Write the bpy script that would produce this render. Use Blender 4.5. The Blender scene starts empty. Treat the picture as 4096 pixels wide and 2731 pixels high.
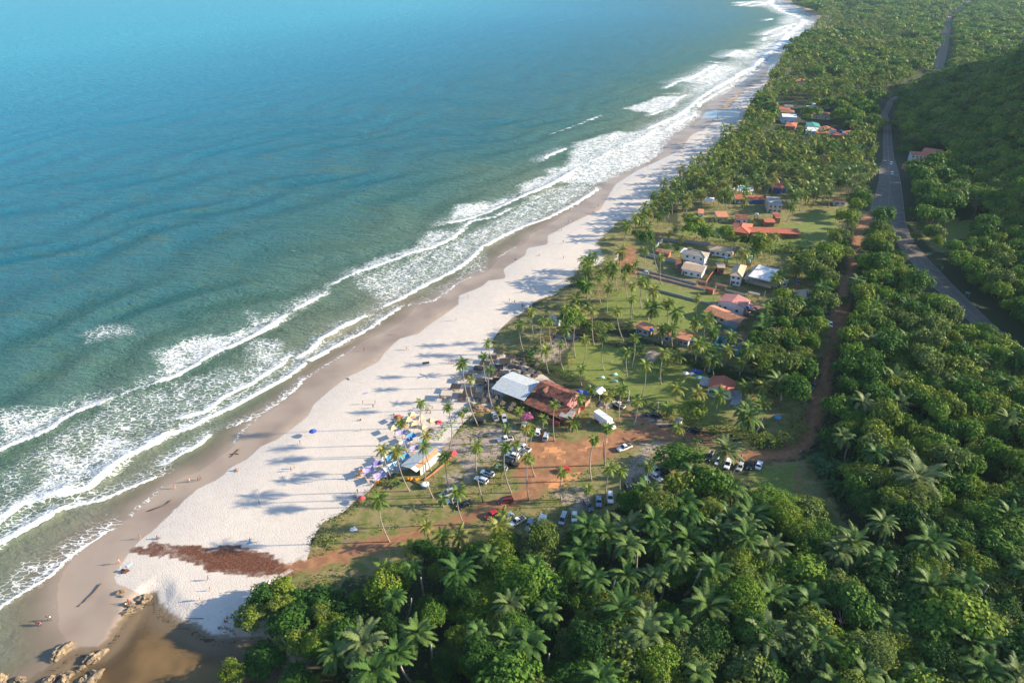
import bpy, bmesh, math, random
import numpy as np
from mathutils import Vector, Matrix, Euler, noise as mnoise
R = math.radians
random.seed(7); rng = np.random.default_rng(11)
SC = bpy.context.scene
COL = SC.collection
# ------------------------------------------------------------ camera
F_PX, CX, CY, CAMH, PITCH = 2728.0, 2048.0, 1365.5, 140.0, R(30.2)
cam_d = bpy.data.cameras.new('camera'); cam = bpy.data.objects.new('camera', cam_d); COL.objects.link(cam)
cam.location = (0, 0, CAMH); cam.rotation_euler = (R(90) - PITCH, 0, 0)
cam_d.sensor_fit = 'HORIZONTAL'; cam_d.angle_x = 2 * math.atan(2048 / F_PX)
cam_d.clip_start = 1; cam_d.clip_end = 60000
SC.camera = cam
# ------------------------------------------------------------ sky, sun, exposure
SUN_EL, SUN_AZ = 20.0, 87.0          # azimuth measured from +Y towards +X
W = bpy.data.worlds.new("World"); SC.world = W; W.use_nodes = True
wn = W.node_tree.nodes; wl = W.node_tree.links
for n in list(wn): wn.remove(n)
sky = wn.new('ShaderNodeTexSky'); sky.sky_type = 'NISHITA'; sky.sun_disc = False
sky.sun_elevation = R(SUN_EL); sky.sun_rotation = R(SUN_AZ); sky.altitude = 100; sky.dust_density = .6; sky.ozone_density = 3.0
bg = wn.new('ShaderNodeBackground'); bg.inputs[1].default_value = 0.115
wo = wn.new('ShaderNodeOutputWorld')
wl.new(sky.outputs[0], bg.inputs[0]); wl.new(bg.outputs[0], wo.inputs[0])
sd_ = bpy.data.lights.new('sun', 'SUN'); sun = bpy.data.objects.new('sun', sd_); COL.objects.link(sun)
sd_.energy = 5.0; sd_.angle = R(0.9); sd_.color = (1.0, 0.84, 0.60)
sv = Vector((math.cos(R(SUN_EL)) * math.sin(R(SUN_AZ)), math.cos(R(SUN_EL)) * math.cos(R(SUN_AZ)), math.sin(R(SUN_EL))))
sun.rotation_euler = (-sv).to_track_quat('-Z', 'Y').to_euler(); sun.location = (300, 0, 200)
SC.view_settings.view_transform = 'Standard'; SC.view_settings.look = 'None'
SC.view_settings.exposure = 1.42; SC.view_settings.gamma = 1.0
SC.cycles.max_bounces = 5; SC.cycles.diffuse_bounces = 2; SC.cycles.glossy_bounces = 2
SC.cycles.transmission_bounces = 3; SC.cycles.transparent_max_bounces = 6; SC.cycles.volume_bounces = 0
SC.cycles.caustics_reflective = False; SC.cycles.caustics_refractive = False

# ------------------------------------------------------------ surveying: a pixel of the photograph -> a point of the ground
CROPS = {'A': (1400, 1800, 2.936), 'B': (1700, 1350, 3.92), 'C': (1400, 1600, 3.92), 'D': (1850, 1600, 3.92),
         'E': (1800, 1850, 3.92), 'F': (2250, 1550, 3.92), 'G': (2300, 1750, 2.94), 'H': (2500, 1300, 3.92),
         'I': (2550, 900, 2.936), 'J': (2600, 600, 2.936), 'K': (2900, 300, 2.351), 'L': (2900, 0, 1.9666),
         'M': (0, 2000, 2.138), 'N': (0, 1300, 1.679), 'O': (1000, 700, 1.679), 'P': (2200, 0, 2.138),
         'Q': (3000, 800, 2.146), 'R': (2896, 1400, 1.96), 'T': (2896, 1931, 1.96), 'U': (900, 2031, 1.96),
         'V': (1900, 1050, 2.936), 'W': (2000, 2031, 2.138), 'X': (2150, 1400, 2.8), 'Z': (0, 0, 0.57422), 'S': (0, 0, 1.0)}
def S(c, x, y):
    ox, oy, s = CROPS[c]; return (ox + x / s, oy + y / s)
cT, sT = math.cos(PITCH), math.sin(PITCH)
def at(px, py, z=0.0):
    xc = (px - CX) / F_PX; yc = (CY - py) / F_PX
    dy = cT + yc * sT; dz = -sT + yc * cT
    if dz > -0.012: dz = -0.012
    t = (z - CAMH) / dz
    return (xc * t, dy * t)
def proj(x, y, z):
    x, y, z = np.asarray(x, float), np.asarray(y, float), np.asarray(z, float)
    zz = z - CAMH; d = y * cT - zz * sT
    return CX + F_PX * x / d, CY - F_PX * (y * sT + zz * cT) / d
def wp(c, pts, z=0.0):
    return np.array([at(*S(c, x, y), z) for x, y in pts])
def mixed(lst, z=0.0):
    out = []
    for c, pts in lst: out += [at(*S(c, x, y), z) for x, y in pts]
    return np.array(out)
def seg_d2(x, y, a, b):
    dx, dy = b[0] - a[0], b[1] - a[1]; L = dx * dx + dy * dy + 1e-9
    t = np.clip(((x - a[0]) * dx + (y - a[1]) * dy) / L, 0, 1)
    return (x - a[0] - t * dx) ** 2 + (y - a[1] - t * dy) ** 2
def line_dist(x, y, pl):
    d = np.full(x.shape, 1e12)
    for a, b in zip(pl[:-1], pl[1:]): d = np.minimum(d, seg_d2(x, y, a, b))
    return np.sqrt(d)
def line_signed(x, y, pl):
    """signed distance, positive on the right of the walking direction"""
    d = np.full(x.shape, 1e12); s = np.ones(x.shape)
    for a, b in zip(pl[:-1], pl[1:]):
        q = seg_d2(x, y, a, b); cr = (b[0] - a[0]) * (y - a[1]) - (b[1] - a[1]) * (x - a[0])
        m = q < d; d = np.where(m, q, d); s = np.where(m, np.where(cr < 0, 1.0, -1.0), s)
    return np.sqrt(d) * s
def inside(x, y, poly):
    c = np.zeros(x.shape, bool); n = len(poly)
    for i in range(n):
        x1, y1 = poly[i]; x2, y2 = poly[(i + 1) % n]
        if y1 == y2: continue
        c ^= ((y1 > y) != (y2 > y)) & (x < (x2 - x1) * (y - y1) / (y2 - y1) + x1)
    return c
def poly_sd(x, y, poly, lim=12.0):
    """signed distance to a polygon, positive inside, clamped"""
    out = np.full(x.shape, -lim); poly = np.asarray(poly)
    m = (x > poly[:, 0].min() - lim) & (x < poly[:, 0].max() + lim) & (y > poly[:, 1].min() - lim) & (y < poly[:, 1].max() + lim)
    if not m.any(): return out
    xs, ys = x[m], y[m]
    d = line_dist(xs, ys, np.vstack([poly, poly[:1]]))
    out[m] = np.clip(np.where(inside(xs, ys, poly), d, -d), -lim, lim)
    return out
def multi_sd(x, y, polys, lim=12.0):
    o = np.full(x.shape, -lim)
    for p in polys: o = np.maximum(o, poly_sd(x, y, p, lim))
    return o
def sm(a, b, x):
    t = np.clip((x - a) / (b - a), 0, 1); return t * t * (3 - 2 * t)
def strip(pairs):
    """left / right edge points -> closed polygon"""
    l = [p[0] for p in pairs]; r = [p[1] for p in pairs]
    return np.array(l + r[::-1])

# ------------------------------------------------------------ mesh and object helpers
class MB:
    def __init__(s): s.v = []; s.f = []
    def add(s, vs, fs):
        o = len(s.v); s.v += [tuple(v) for v in vs]; s.f += [tuple(i + o for i in f) for f in fs]; return s
    def box(s, x0, x1, y0, y1, z0, z1, M=None):
        vs = [(x0, y0, z0), (x1, y0, z0), (x1, y1, z0), (x0, y1, z0), (x0, y0, z1), (x1, y0, z1), (x1, y1, z1), (x0, y1, z1)]
        if M is not None: vs = [M @ Vector(v) for v in vs]
        return s.add(vs, [(0, 3, 2, 1), (4, 5, 6, 7), (0, 1, 5, 4), (1, 2, 6, 5), (2, 3, 7, 6), (3, 0, 4, 7)])
    def tube(s, pts, rad, n=8, cap=True):
        pts = [Vector(p) for p in pts]
        if not hasattr(rad, '__len__'): rad = [rad] * len(pts)
        rings = []
        for i, p in enumerate(pts):
            t = (pts[min(i + 1, len(pts) - 1)] - pts[max(i - 1, 0)])
            if t.length < 1e-6: t = Vector((0, 0, 1))
            t.normalize()
            a = t.cross(Vector((0, 1, 0)) if abs(t.y) < .9 else Vector((1, 0, 0))).normalized(); b = t.cross(a)
            rings.append([p + (a * math.cos(2 * math.pi * k / n) + b * math.sin(2 * math.pi * k / n)) * rad[i] for k in range(n)])
        vs = [v for r in rings for v in r]; fs = []
        for i in range(len(pts) - 1):
            for k in range(n):
                k2 = (k + 1) % n; fs.append((i * n + k, i * n + k2, (i + 1) * n + k2, (i + 1) * n + k))
        if cap: fs.append(tuple(range(n))[::-1]); fs.append(tuple((len(pts) - 1) * n + k for k in range(n)))
        return s.add(vs, fs)
    def prism(s, prof, axis_len, axis='x', off=0):
        """profile of (a, z) points extruded along x (or y)"""
        n = len(prof); vs = []
        for e in (off - axis_len / 2, off + axis_len / 2):
            for a, z in prof: vs.append((e, a, z) if axis == 'x' else (a, e, z))
        fs = [tuple(range(n)), tuple(range(n, 2 * n))[::-1]] + [(i, i + n, (i + 1) % n + n, (i + 1) % n) for i in range(n)]
        return s.add(vs, fs)
    def build(s, name, mat, parent=None, smooth=False, link=True):
        me = bpy.data.meshes.new(name); me.from_pydata(s.v, [], s.f); me.update()
        if mat is not None: me.materials.append(mat)
        if smooth: me.shade_smooth()
        o = bpy.data.objects.new(name, me)
        if link: COL.objects.link(o)
        if parent is not None: o.parent = parent
        return o
def np_mesh(name, V, Fq, mats, parent=None, smooth=False, fmat=None, link=True, attrs=None):
    """fast mesh from an (n,3) array and an (m,3|4) face array"""
    me = bpy.data.meshes.new(name); V = np.ascontiguousarray(V, dtype=np.float32); Fq = np.ascontiguousarray(Fq, dtype=np.int32)
    me.vertices.add(len(V)); me.vertices.foreach_set('co', V.ravel())
    k = Fq.shape[1]; me.loops.add(Fq.size); me.loops.foreach_set('vertex_index', Fq.ravel())
    me.polygons.add(len(Fq)); me.polygons.foreach_set('loop_start', np.arange(0, Fq.size, k, dtype=np.int32))
    for m in (mats if isinstance(mats, list) else [mats]): me.materials.append(m)
    if fmat is not None: me.polygons.foreach_set('material_index', np.ascontiguousarray(fmat, dtype=np.int32))
    me.update(calc_edges=True)
    if smooth: me.shade_smooth()
    for an, av in (attrs or {}).items():
        a = me.attributes.new(an, 'FLOAT', 'POINT'); a.data.foreach_set('value', np.ascontiguousarray(av, dtype=np.float32))
    o = bpy.data.objects.new(name, me)
    if link: COL.objects.link(o)
    if parent is not None: o.parent = parent
    return o
def tag(o, label=None, cat=None, group=None, kind=None):
    if label: o['label'] = label
    if cat: o['category'] = cat
    if group: o['group'] = group
    if kind: o['kind'] = kind
    return o
def thing(name, label, cat, loc=(0, 0, 0), rz=0.0, group=None):
    o = bpy.data.objects.new(name, None); COL.objects.link(o); o.empty_display_size = .5
    o.location = loc; o.rotation_euler = (0, 0, rz); return tag(o, label, cat, group)
def kids(o): return [c for c in KIDS.get(o.name, [])]
KIDS = {}
def snapshot(root):
    """remember the parts of a proto so that copies are fast"""
    def walk(o):
        KIDS[o.name] = list(o.children)
        for c in o.children: walk(c)
    bpy.context.view_layer.update(); walk(root)
def dup(root, loc=None, rz=None, scale=None, label=None, group=None, mats=None):
    def cp(o, par):
        c = o.copy(); COL.objects.link(c)
        if par is not None: c.parent = par
        if mats and o.name in mats and c.type == 'MESH':
            c.material_slots[0].link = 'OBJECT'; c.material_slots[0].material = mats[o.name]
        for k in KIDS.get(o.name, []): cp(k, c)
        return c
    r = cp(root, None)
    if loc is not None: r.location = loc
    if rz is not None: r.rotation_euler = (0, 0, rz)
    if scale is not None: r.scale = (scale,) * 3 if not hasattr(scale, '__len__') else scale
    if label: r['label'] = label
    if group: r['group'] = group
    return r
def bury(root):
    """delete a proto and its parts once the copies are made"""
    def rec(o):
        for k in KIDS.get(o.name, []): rec(k)
        bpy.data.objects.remove(o)
    rec(root)

# ------------------------------------------------------------ material helpers
class NT:
    def __init__(s, name):
        s.m = bpy.data.materials.new(name); s.m.use_nodes = True; s.t = s.m.node_tree
        for n in list(s.t.nodes): s.t.nodes.remove(n)
        s.out = s.t.nodes.new('ShaderNodeOutputMaterial')
    def n(s, typ, **kw):
        nd = s.t.nodes.new('ShaderNode' + typ)
        for k, v in kw.items():
            if k.startswith('i_'): nd.inputs[k[2:].replace('_', ' ')].default_value = v
            else: setattr(nd, k, v)
        return nd
    def l(s, a, b): s.t.links.new(a, b)
    def val(s, x, sock):
        if hasattr(x, 'is_output') or isinstance(x, bpy.types.NodeSocket): s.l(x, sock)
        else: sock.default_value = x
    def math(s, op, a, b=0.0, clamp=False):
        nd = s.n('Math', operation=op, use_clamp=clamp); s.val(a, nd.inputs[0]); s.val(b, nd.inputs[1]); return nd.outputs[0]
    def mix(s, fac, a, b):
        nd = s.n('Mix', data_type='RGBA'); s.val(fac, nd.inputs[0]); s.val(a, nd.inputs[6]); s.val(b, nd.inputs[7]); return nd.outputs[2]
    def rng(s, x, a, b, c=0.0, d=1.0, smooth=True):
        nd = s.n('MapRange', interpolation_type='SMOOTHSTEP' if smooth else 'LINEAR')
        s.val(x, nd.inputs[0]); nd.inputs[1].default_value = a; nd.inputs[2].default_value = b; nd.inputs[3].default_value = c; nd.inputs[4].default_value = d
        return nd.outputs[0]
    def noise(s, vec, scale, detail=3.0, rough=.55, dist=0.0):
        nd = s.n('TexNoise'); nd.inputs['Scale'].default_value = scale; nd.inputs['Detail'].default_value = detail
        nd.inputs['Roughness'].default_value = rough; nd.inputs['Distortion'].default_value = dist
        if vec is not None: s.l(vec, nd.inputs['Vector'])
        return nd.outputs[0]
    def attr(s, name, typ='GEOMETRY'):
        nd = s.n('Attribute', attribute_name=name, attribute_type=typ); return nd.outputs['Fac']
    def bsdf(s, col, rough=.6, **kw):
        b = s.n('BsdfPrincipled'); s.val(col, b.inputs['Base Color']); s.val(rough, b.inputs['Roughness'])
        for k, v in kw.items(): s.val(v, b.inputs[k.replace('_', ' ')])
        s.b = b; s.l(b.outputs[0], s.out.inputs[0]); return b
    def bump(s, h, strength=.4, dist=.1, nrm=None):
        nd = s.n('Bump'); nd.inputs['Strength'].default_value = strength; nd.inputs['Distance'].default_value = dist; s.l(h, nd.inputs['Height'])
        if nrm is not None: s.l(nrm, nd.inputs['Normal'])
        return nd.outputs[0]
def c4(c): return (c[0], c[1], c[2], 1.0)
_MC = {}
def plain(name, col, rough=.6, vary=.18, scale=1.5, metallic=0.0, bump=0.0, coat=0.0):
    if name in _MC: return _MC[name]
    t = NT(name); tc = t.n('TexCoord'); ns = t.noise(tc.outputs['Object'], scale, 4)
    f = t.rng(ns, .3, .7, 1 - vary, 1 + vary, False)
    vm = t.n('VectorMath', operation='SCALE'); vm.inputs[0].default_value = col; t.l(f, vm.inputs['Scale'])
    b = t.bsdf(vm.outputs[0], rough, Metallic=metallic, Coat_Weight=coat)
    if bump: t.l(t.bump(ns, bump, .05), b.inputs['Normal'])
    _MC[name] = t.m; return t.m
# ============================================================ LAND, SEA, ROADS
SEA_Z = -1.2
SHORE = mixed([('M', [(-300, 1900), (200, 1600), (440, 1420), (600, 1290), (560, 1200), (490, 1090), (500, 980), (480, 850), (490, 720), (540, 600), (620, 500), (760, 370), (900, 290), (1010, 225), (1130, 130), (1180, 70), (1290, 0)]),
               ('N', [(1060, 1120), (1150, 1060), (1220, 1020), (1340, 980), (1450, 900), (1560, 820), (1620, 740), (1700, 650), (1850, 550), (1990, 440), (2060, 360), (2200, 270), (2350, 180)]),
               ('O', [(760, 1110), (880, 1060), (1010, 985), (1080, 920), (1110, 880), (1240, 845), (1330, 785), (1400, 725), (1500, 685), (1600, 645), (1650, 575), (1720, 525), (1850, 455), (1880, 400), (1990, 340), (2200, 210), (2350, 100)]),
               ('P', [(480, 1560), (600, 1500), (850, 1400), (960, 1320), (1010, 1210), (1110, 1130), (1210, 1090), (1290, 1010), (1340, 930), (1420, 850), (1560, 760), (1700, 660), (1860, 550), (1960, 460), (2060, 390), (2150, 310), (2230, 230), (2255, 190), (2230, 130), (2100, 88), (1980, 55), (1940, 25), (1935, 0), (1990, -40), (2300, -110)])], SEA_Z)
SHORE = np.vstack([[(-260, -60)], SHORE, [(4200, 9000), (9000, 30000)]])
DRY = mixed([('M', [(1300, 830), (1150, 770), (990, 700), (965, 650), (1040, 520), (1120, 400), (1210, 310), (1300, 250), (1400, 150), (1480, 60), (1560, 0)]),
             ('N', [(1000, 1390), (1100, 1290), (1180, 1210), (1330, 1080), (1440, 1030), (1500, 990), (1530, 950), (1650, 890), (1750, 800), (1860, 760), (2000, 660), (2070, 600), (2100, 530), (2200, 440), (2280, 380), (2350, 330)]),
             ('O', [(700, 1330), (860, 1250), (900, 1190), (1000, 1090), (1130, 1060), (1200, 1000), (1280, 950), (1400, 860), (1400, 800), (1560, 740), (1600, 700), (1720, 690), (1700, 620), (1850, 530), (1860, 480), (2000, 460), (2000, 400), (2150, 320), (2350, 230)]),
             ('P', [(560, 1568), (760, 1440), (980, 1340), (1130, 1270), (1200, 1160), (1400, 1050), (1500, 960), (1600, 850), (1640, 790), (1760, 720), (1840, 650), (1880, 560), (2010, 470), (2100, 390), (2170, 310), (2240, 250), (2268, 195), (2245, 140), (2110, 92), (1990, 62), (1945, 30), (1945, 0)]),
             ('Z', [(1790, -8), (1800, 0), (1845, 22), (1874, 38), (1874, 60), (1835, 90), (1805, 130), (1770, 170), (1745, 220), (1705, 270), (1685, 300), (1640, 330), (1600, 370), (1560, 410), (1520, 430), (1500, 460), (1480, 490), (1430, 520), (1412, 545), (1440, 590), (1330, 620), (1340, 645), (1300, 655), (1280, 675), (1230, 690), (1205, 715), (1175, 730), (1150, 755), (1128, 785), (1135, 800), (1180, 825), (1240, 855), (1290, 890), (1230, 960), (1140, 960), (1115, 940), (1085, 950), (1060, 975), (1035, 1010), (1010, 1030), (985, 1090), (960, 1100), (905, 1085), (870, 1100), (845, 1130), (815, 1150), (790, 1175), (740, 1200), (715, 1240), (705, 1290), (660, 1318), (605, 1345), (590, 1380), (545, 1410), (530, 1450), (520, 1480), (470, 1465)]),
             ('M', [(2000, 1215), (1900, 1205), (1760, 1185), (1700, 1140), (1620, 1095), (1500, 1065), (1380, 1005), (1310, 920)])])
RIVER = mixed([('M', [(1290, 840), (1310, 930), (1390, 1010), (1500, 1075), (1620, 1105), (1690, 1155), (1760, 1200), (1900, 1222), (2100, 1240), (2300, 1250), (2400, 1400), (2200, 2300), (-900, 2300), (200, 1620), (640, 1330), (870, 1300), (960, 1220), (1080, 1050), (1180, 930)])], SEA_Z)
HWY = [((1990, -60), (2080, -60)), ((1735, 175), (1775, 175)), ((1720, 235), (1770, 235)), ((1685, 390), (1748, 390)), ((1650, 520), (1720, 520)), ((1640, 570), (1700, 580))]
HWY_FAR = [(at(*S('L', a[0] - 6, a[1])), at(*S('L', b[0] + 6, b[1]))) for a, b in HWY]
HWY_NEAR = [(at(*S('K', *a)), at(*S('K', *b))) for a, b in [((1640, 170), (1676, 185)), ((1520, 260), (1580, 270)), ((1465, 370), (1528, 380)), ((1487, 500), (1562, 505)), ((1480, 650), (1574, 650)), ((1482, 780), (1592, 790)), ((1450, 870), (1625, 880)), ((1440, 1000), (1655, 1000)), ((1400, 1150), (1675, 1150)), ((1350, 1280), (1690, 1280)), ((1420, 1400), (1700, 1380))]]
HWY_NEAR += [(at(*S('Q', *a)), at(*S('Q', *b))) for a, b in [((1225, 260), (1368, 280)), ((1262, 380), (1425, 385)), ((1345, 500), (1525, 500)), ((1545, 730), (1745, 730)), ((1880, 1050), (2072, 1055)), ((2040, 1180), (2235, 1190)), ((2330, 1420), (2560, 1430))]]
HWY_PTS = HWY_NEAR[::-1] + HWY_FAR[::-1]
HWY_C = np.array([((a[0] + b[0]) / 2, (a[1] + b[1]) / 2) for a, b in HWY_PTS])
HWY_C = np.vstack([[(HWY_C[0] * 2 - HWY_C[1])], HWY_C, [(1800, 3600), (4000, 9000)]])
HWY_POLY = strip(HWY_PTS)

def vnoise(x, y, s, k=0):
    """cheap smooth value noise in numpy"""
    x = x / s + 17.3 * k; y = y / s - 9.1 * k
    xi = np.floor(x).astype(np.int64); yi = np.floor(y).astype(np.int64); fx = x - xi; fy = y - yi
    fx = fx * fx * (3 - 2 * fx); fy = fy * fy * (3 - 2 * fy)
    def h(a, b):
        n = (a * 374761393 + b * 668265263 + k * 1442695041) & 0x7fffffff
        n = ((n ^ (n >> 13)) * 1274126177) & 0x7fffffff
        return ((n ^ (n >> 16)) & 0xffff) / 65535.0
    return (h(xi, yi) * (1 - fx) + h(xi + 1, yi) * fx) * (1 - fy) + (h(xi, yi + 1) * (1 - fx) + h(xi + 1, yi + 1) * fx) * fy
def shore_sd(x, y): return line_signed(np.asarray(x, float), np.asarray(y, float), SHORE)
def land_z(x, y, sd=None, rv=None):
    x = np.asarray(x, float); y = np.asarray(y, float)
    if sd is None: sd = shore_sd(x, y)
    if rv is None: rv = poly_sd(x, y, RIVER, 15)
    z = np.where(sd > 0, SEA_Z + 1.2 * sm(0, 26, sd) ** .8, SEA_Z + np.maximum(.05 * sd, -6))
    z = z + .12 * (vnoise(x, y, 9, 3) - .5) * sm(8, 25, sd)
    z = np.minimum(z, np.where(rv > -6, SEA_Z - .12 * rv + np.where(rv < 0, -.1 * rv, 0), 99))
    dh = line_signed(x, y, HWY_C)                       # positive right of the highway (walking away)
    g = 97 * np.exp(-(((x - 690) / 235) ** 2 + ((y - 640) / 250) ** 2)) - 7
    hill = np.maximum(0, g) * sm(45, 110, dh)
    h2 = 33 * sm(42, 140, dh) * (1 - sm(480, 800, y)) + 9 * sm(400, 1500, dh)
    nz = (vnoise(x, y, 60, 5) - .5) * 9 * sm(20, 90, dh) * (1 - sm(900, 1500, y))
    return z + np.maximum(hill, 0) + np.maximum(h2 + nz, 0)
def gz(x, y): return float(land_z(np.array([x]), np.array([y]))[0])

LAWN = [mixed([('V', [(1440, 480), (1560, 440), (1640, 300), (1760, 330), (1990, 310), (2349, 400), (2700, 520), (2600, 700), (2349, 760), (1850, 690), (1640, 640), (1500, 560)])]),
        mixed([('I', [(120, 640), (620, 790), (960, 820), (860, 930), (640, 880), (110, 740)])]),
        mixed([('I', [(0, 740), (640, 900), (860, 960), (760, 1060), (900, 1180), (700, 1250), (0, 1130)])]),
        mixed([('V', [(1500, 850), (1700, 900), (1760, 960), (1420, 860), (1390, 830)])]),
        mixed([('J', [(1830, 720), (2200, 720), (2170, 1150), (1480, 1190), (1000, 1080), (700, 1030), (480, 990), (300, 1000), (420, 870), (930, 860), (1790, 880)])]),
        mixed([('J', [(1040, 330), (1250, 350), (1240, 420), (1040, 410)])]),
        mixed([('I', [(290, 200), (560, 240), (500, 330), (230, 260)]), ]),
        mixed([('I', [(850, 380), (1250, 330), (1300, 440), (900, 450)])]),
        mixed([('V', [(1180, 920), (1720, 1000), (2349, 1150), (2700, 1300), (2900, 1568), (2000, 1700), (1500, 1500), (1260, 1330), (1060, 1250), (1150, 1000)])]),
        mixed([('H', [(0, 600), (300, 560), (900, 600), (1250, 860), (1300, 1200), (1700, 1300), (1300, 1568), (900, 1400), (500, 1300), (0, 1100)])]),
        mixed([('R', [(200, 930), (560, 900), (640, 1120), (420, 1130), (240, 1100)])]),
        mixed([('Q', [(1700, 200), (2000, 180), (1960, 330), (1700, 330), (1620, 260)])])]
GRASS = [mixed([('V', [(150, 1010), (250, 850), (320, 770), (450, 730), (590, 620), (620, 560), (740, 500), (800, 420), (880, 400), (950, 440), (1050, 400), (860, 350), (950, 310), (1080, 280), (1250, 300), (1060, 210), (1120, 160), (1200, 60), (1330, 40), (1450, 70), (1600, 130), (1800, 250), (1700, 330), (1500, 560), (1200, 780), (1000, 760), (860, 900), (640, 1080), (560, 1110), (380, 1060)])]),
         mixed([('V', [(1430, 20), (1560, 60), (1760, 40), (1800, -60), (1560, -60)])]),
         mixed([('Z', [(1410, 545), (1440, 510), (1500, 500), (1560, 520), (1480, 560)])]),
         mixed([('Z', [(1160, 900), (1290, 890), (1450, 960), (1560, 1000), (1680, 1040), (1620, 1110), (1520, 1130), (1420, 1180), (1290, 1230), (1100, 1220), (960, 1290), (760, 1350), (640, 1340), (700, 1290), (715, 1240), (740, 1200), (790, 1175), (845, 1130), (905, 1085), (1010, 1030), (1085, 950), (1115, 940)])]),
         mixed([('Z', [(1720, 1075), (1870, 1045), (1890, 1110), (1960, 1220), (1960, 1290), (1920, 1290), (1830, 1150), (1730, 1130)])]),
         mixed([('Z', [(2080, 510), (2200, 500), (2210, 580), (2150, 580)])]),
         mixed([('I', [(-200, -100), (300, 100), (1290, 300), (2100, 320), (2300, 1500), (1600, 1800), (900, 1600), (0, 1300), (-300, 700), (-500, 200)])]),
         mixed([('J', [(300, 600), (900, 400), (2300, 500), (2349, 720), (2000, 1200), (400, 1100)])]),
         mixed([('H', [(-100, 900), (1800, 900), (2352, 1100), (2600, 1500), (1500, 1700), (0, 1300)])]),
         mixed([('R', [(300, 340), (560, 370), (660, 440), (560, 700), (330, 720), (280, 500)])])]
DIRT = [mixed([('F', [(2352, 780), (2200, 735), (1950, 685), (1700, 640), (1500, 600), (1380, 540), (1200, 440), (1000, 420), (850, 480), (1080, 470), (1260, 570), (1200, 640), (1000, 680), (870, 650), (700, 700), (560, 760), (330, 800), (200, 860), (-100, 800), (-300, 700)]), ('D', [(1050, 640), (1000, 850), (850, 1000), (800, 1200), (1000, 1300), (900, 1350), (1070, 1500), (1300, 1400), (1750, 1130), (1900, 1000)]), ('F', [(250, 1320), (500, 1220), (600, 1140), (700, 1080), (950, 1010), (1060, 920), (1200, 850), (1400, 820), (1800, 790), (2100, 800), (2352, 870)])]),
        strip([(at(*S('F', 2300, 760)), at(*S('F', 2300, 860))), (at(*S('R', 0, 800)), at(*S('R', 0, 850))), (at(*S('R', 200, 800)), at(*S('R', 250, 880))), (at(*S('R', 430, 780)), at(*S('R', 560, 850))), (at(*S('R', 560, 700)), at(*S('R', 680, 760))), (at(*S('R', 640, 560)), at(*S('R', 740, 600))), (at(*S('R', 680, 400)), at(*S('R', 800, 450))), (at(*S('R', 720, 260)), at(*S('R', 830, 300))), (at(*S('R', 760, 150)), at(*S('R', 840, 150))), (at(*S('R', 780, 0)), at(*S('R', 855, 0))), (at(*S('Q', 620, 1400)), at(*S('Q', 715, 1400))), (at(*S('Q', 680, 1200)), at(*S('Q', 775, 1200))), (at(*S('Q', 680, 1010)), at(*S('Q', 840, 1020))), (at(*S('Q', 720, 900)), at(*S('Q', 835, 930))), (at(*S('Q', 760, 720)), at(*S('Q', 860, 720))), (at(*S('Q', 830, 600)), at(*S('Q', 900, 600))), (at(*S('Q', 860, 400)), at(*S('Q', 935, 400))), (at(*S('Q', 915, 230)), at(*S('Q', 1010, 230))), (at(*S('Q', 990, 120)), at(*S('Q', 1210, 120))), (at(*S('Q', 1020, 90)), at(*S('Q', 1220, 100)))]),
        strip([(at(*S('E', 1320, 330)), at(*S('E', 1450, 470))), (at(*S('E', 940, 520)), at(*S('E', 1150, 640))), (at(*S('E', 560, 660)), at(*S('E', 760, 780))), (at(*S('E', 230, 790)), at(*S('E', 360, 900))), (at(*S('A', 1150, 830)), at(*S('A', 1250, 880))), (at(*S('A', 900, 890)), at(*S('A', 950, 960))), (at(*S('A', 400, 990)), at(*S('A', 560, 1120))), (at(*S('U', 900, 300)), at(*S('U', 1000, 400))), (at(*S('U', 620, 390)), at(*S('U', 700, 490))), (at(*S('U', 380, 430)), at(*S('U', 330, 540)))]),
        mixed([('I', [(-60, 240), (-10, 330), (0, 400), (0, 520), (310, 600), (700, 680), (1000, 790), (1000, 830), (760, 760), (150, 620), (-150, 560), (-260, 430), (-200, 300)])]),
        mixed([('I', [(270, 70), (300, 90), (160, 260), (90, 260)])]),
        mixed([('R', [(560, 960), (600, 960), (625, 1130), (590, 1140)])])]
LITTER = [mixed([('D', [(60, 470), (300, 420), (700, 370), (900, 450), (1060, 640), (1000, 700), (800, 720), (560, 900), (260, 1000), (150, 1180), (-60, 1340), (-260, 1290), (-260, 1180), (0, 1080), (-60, 860), (-420, 760), (-420, 640), (-100, 560)])]),
          mixed([('V', [(1010, 800), (1180, 840), (1200, 900), (1050, 980), (920, 1180), (720, 1150), (700, 1100), (850, 920)])]),
          mixed([('F', [(1250, 850), (1650, 830), (1600, 1050), (1500, 1150), (1380, 1300), (1000, 1450), (950, 1300), (1200, 1050)])]),
          mixed([('E', [(1700, 450), (2100, 400), (2150, 560), (2080, 740), (1900, 720), (1720, 560)])]),
          mixed([('F', [(1120, 450), (1350, 450), (1650, 560), (1500, 620), (1200, 560)])])]
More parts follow.
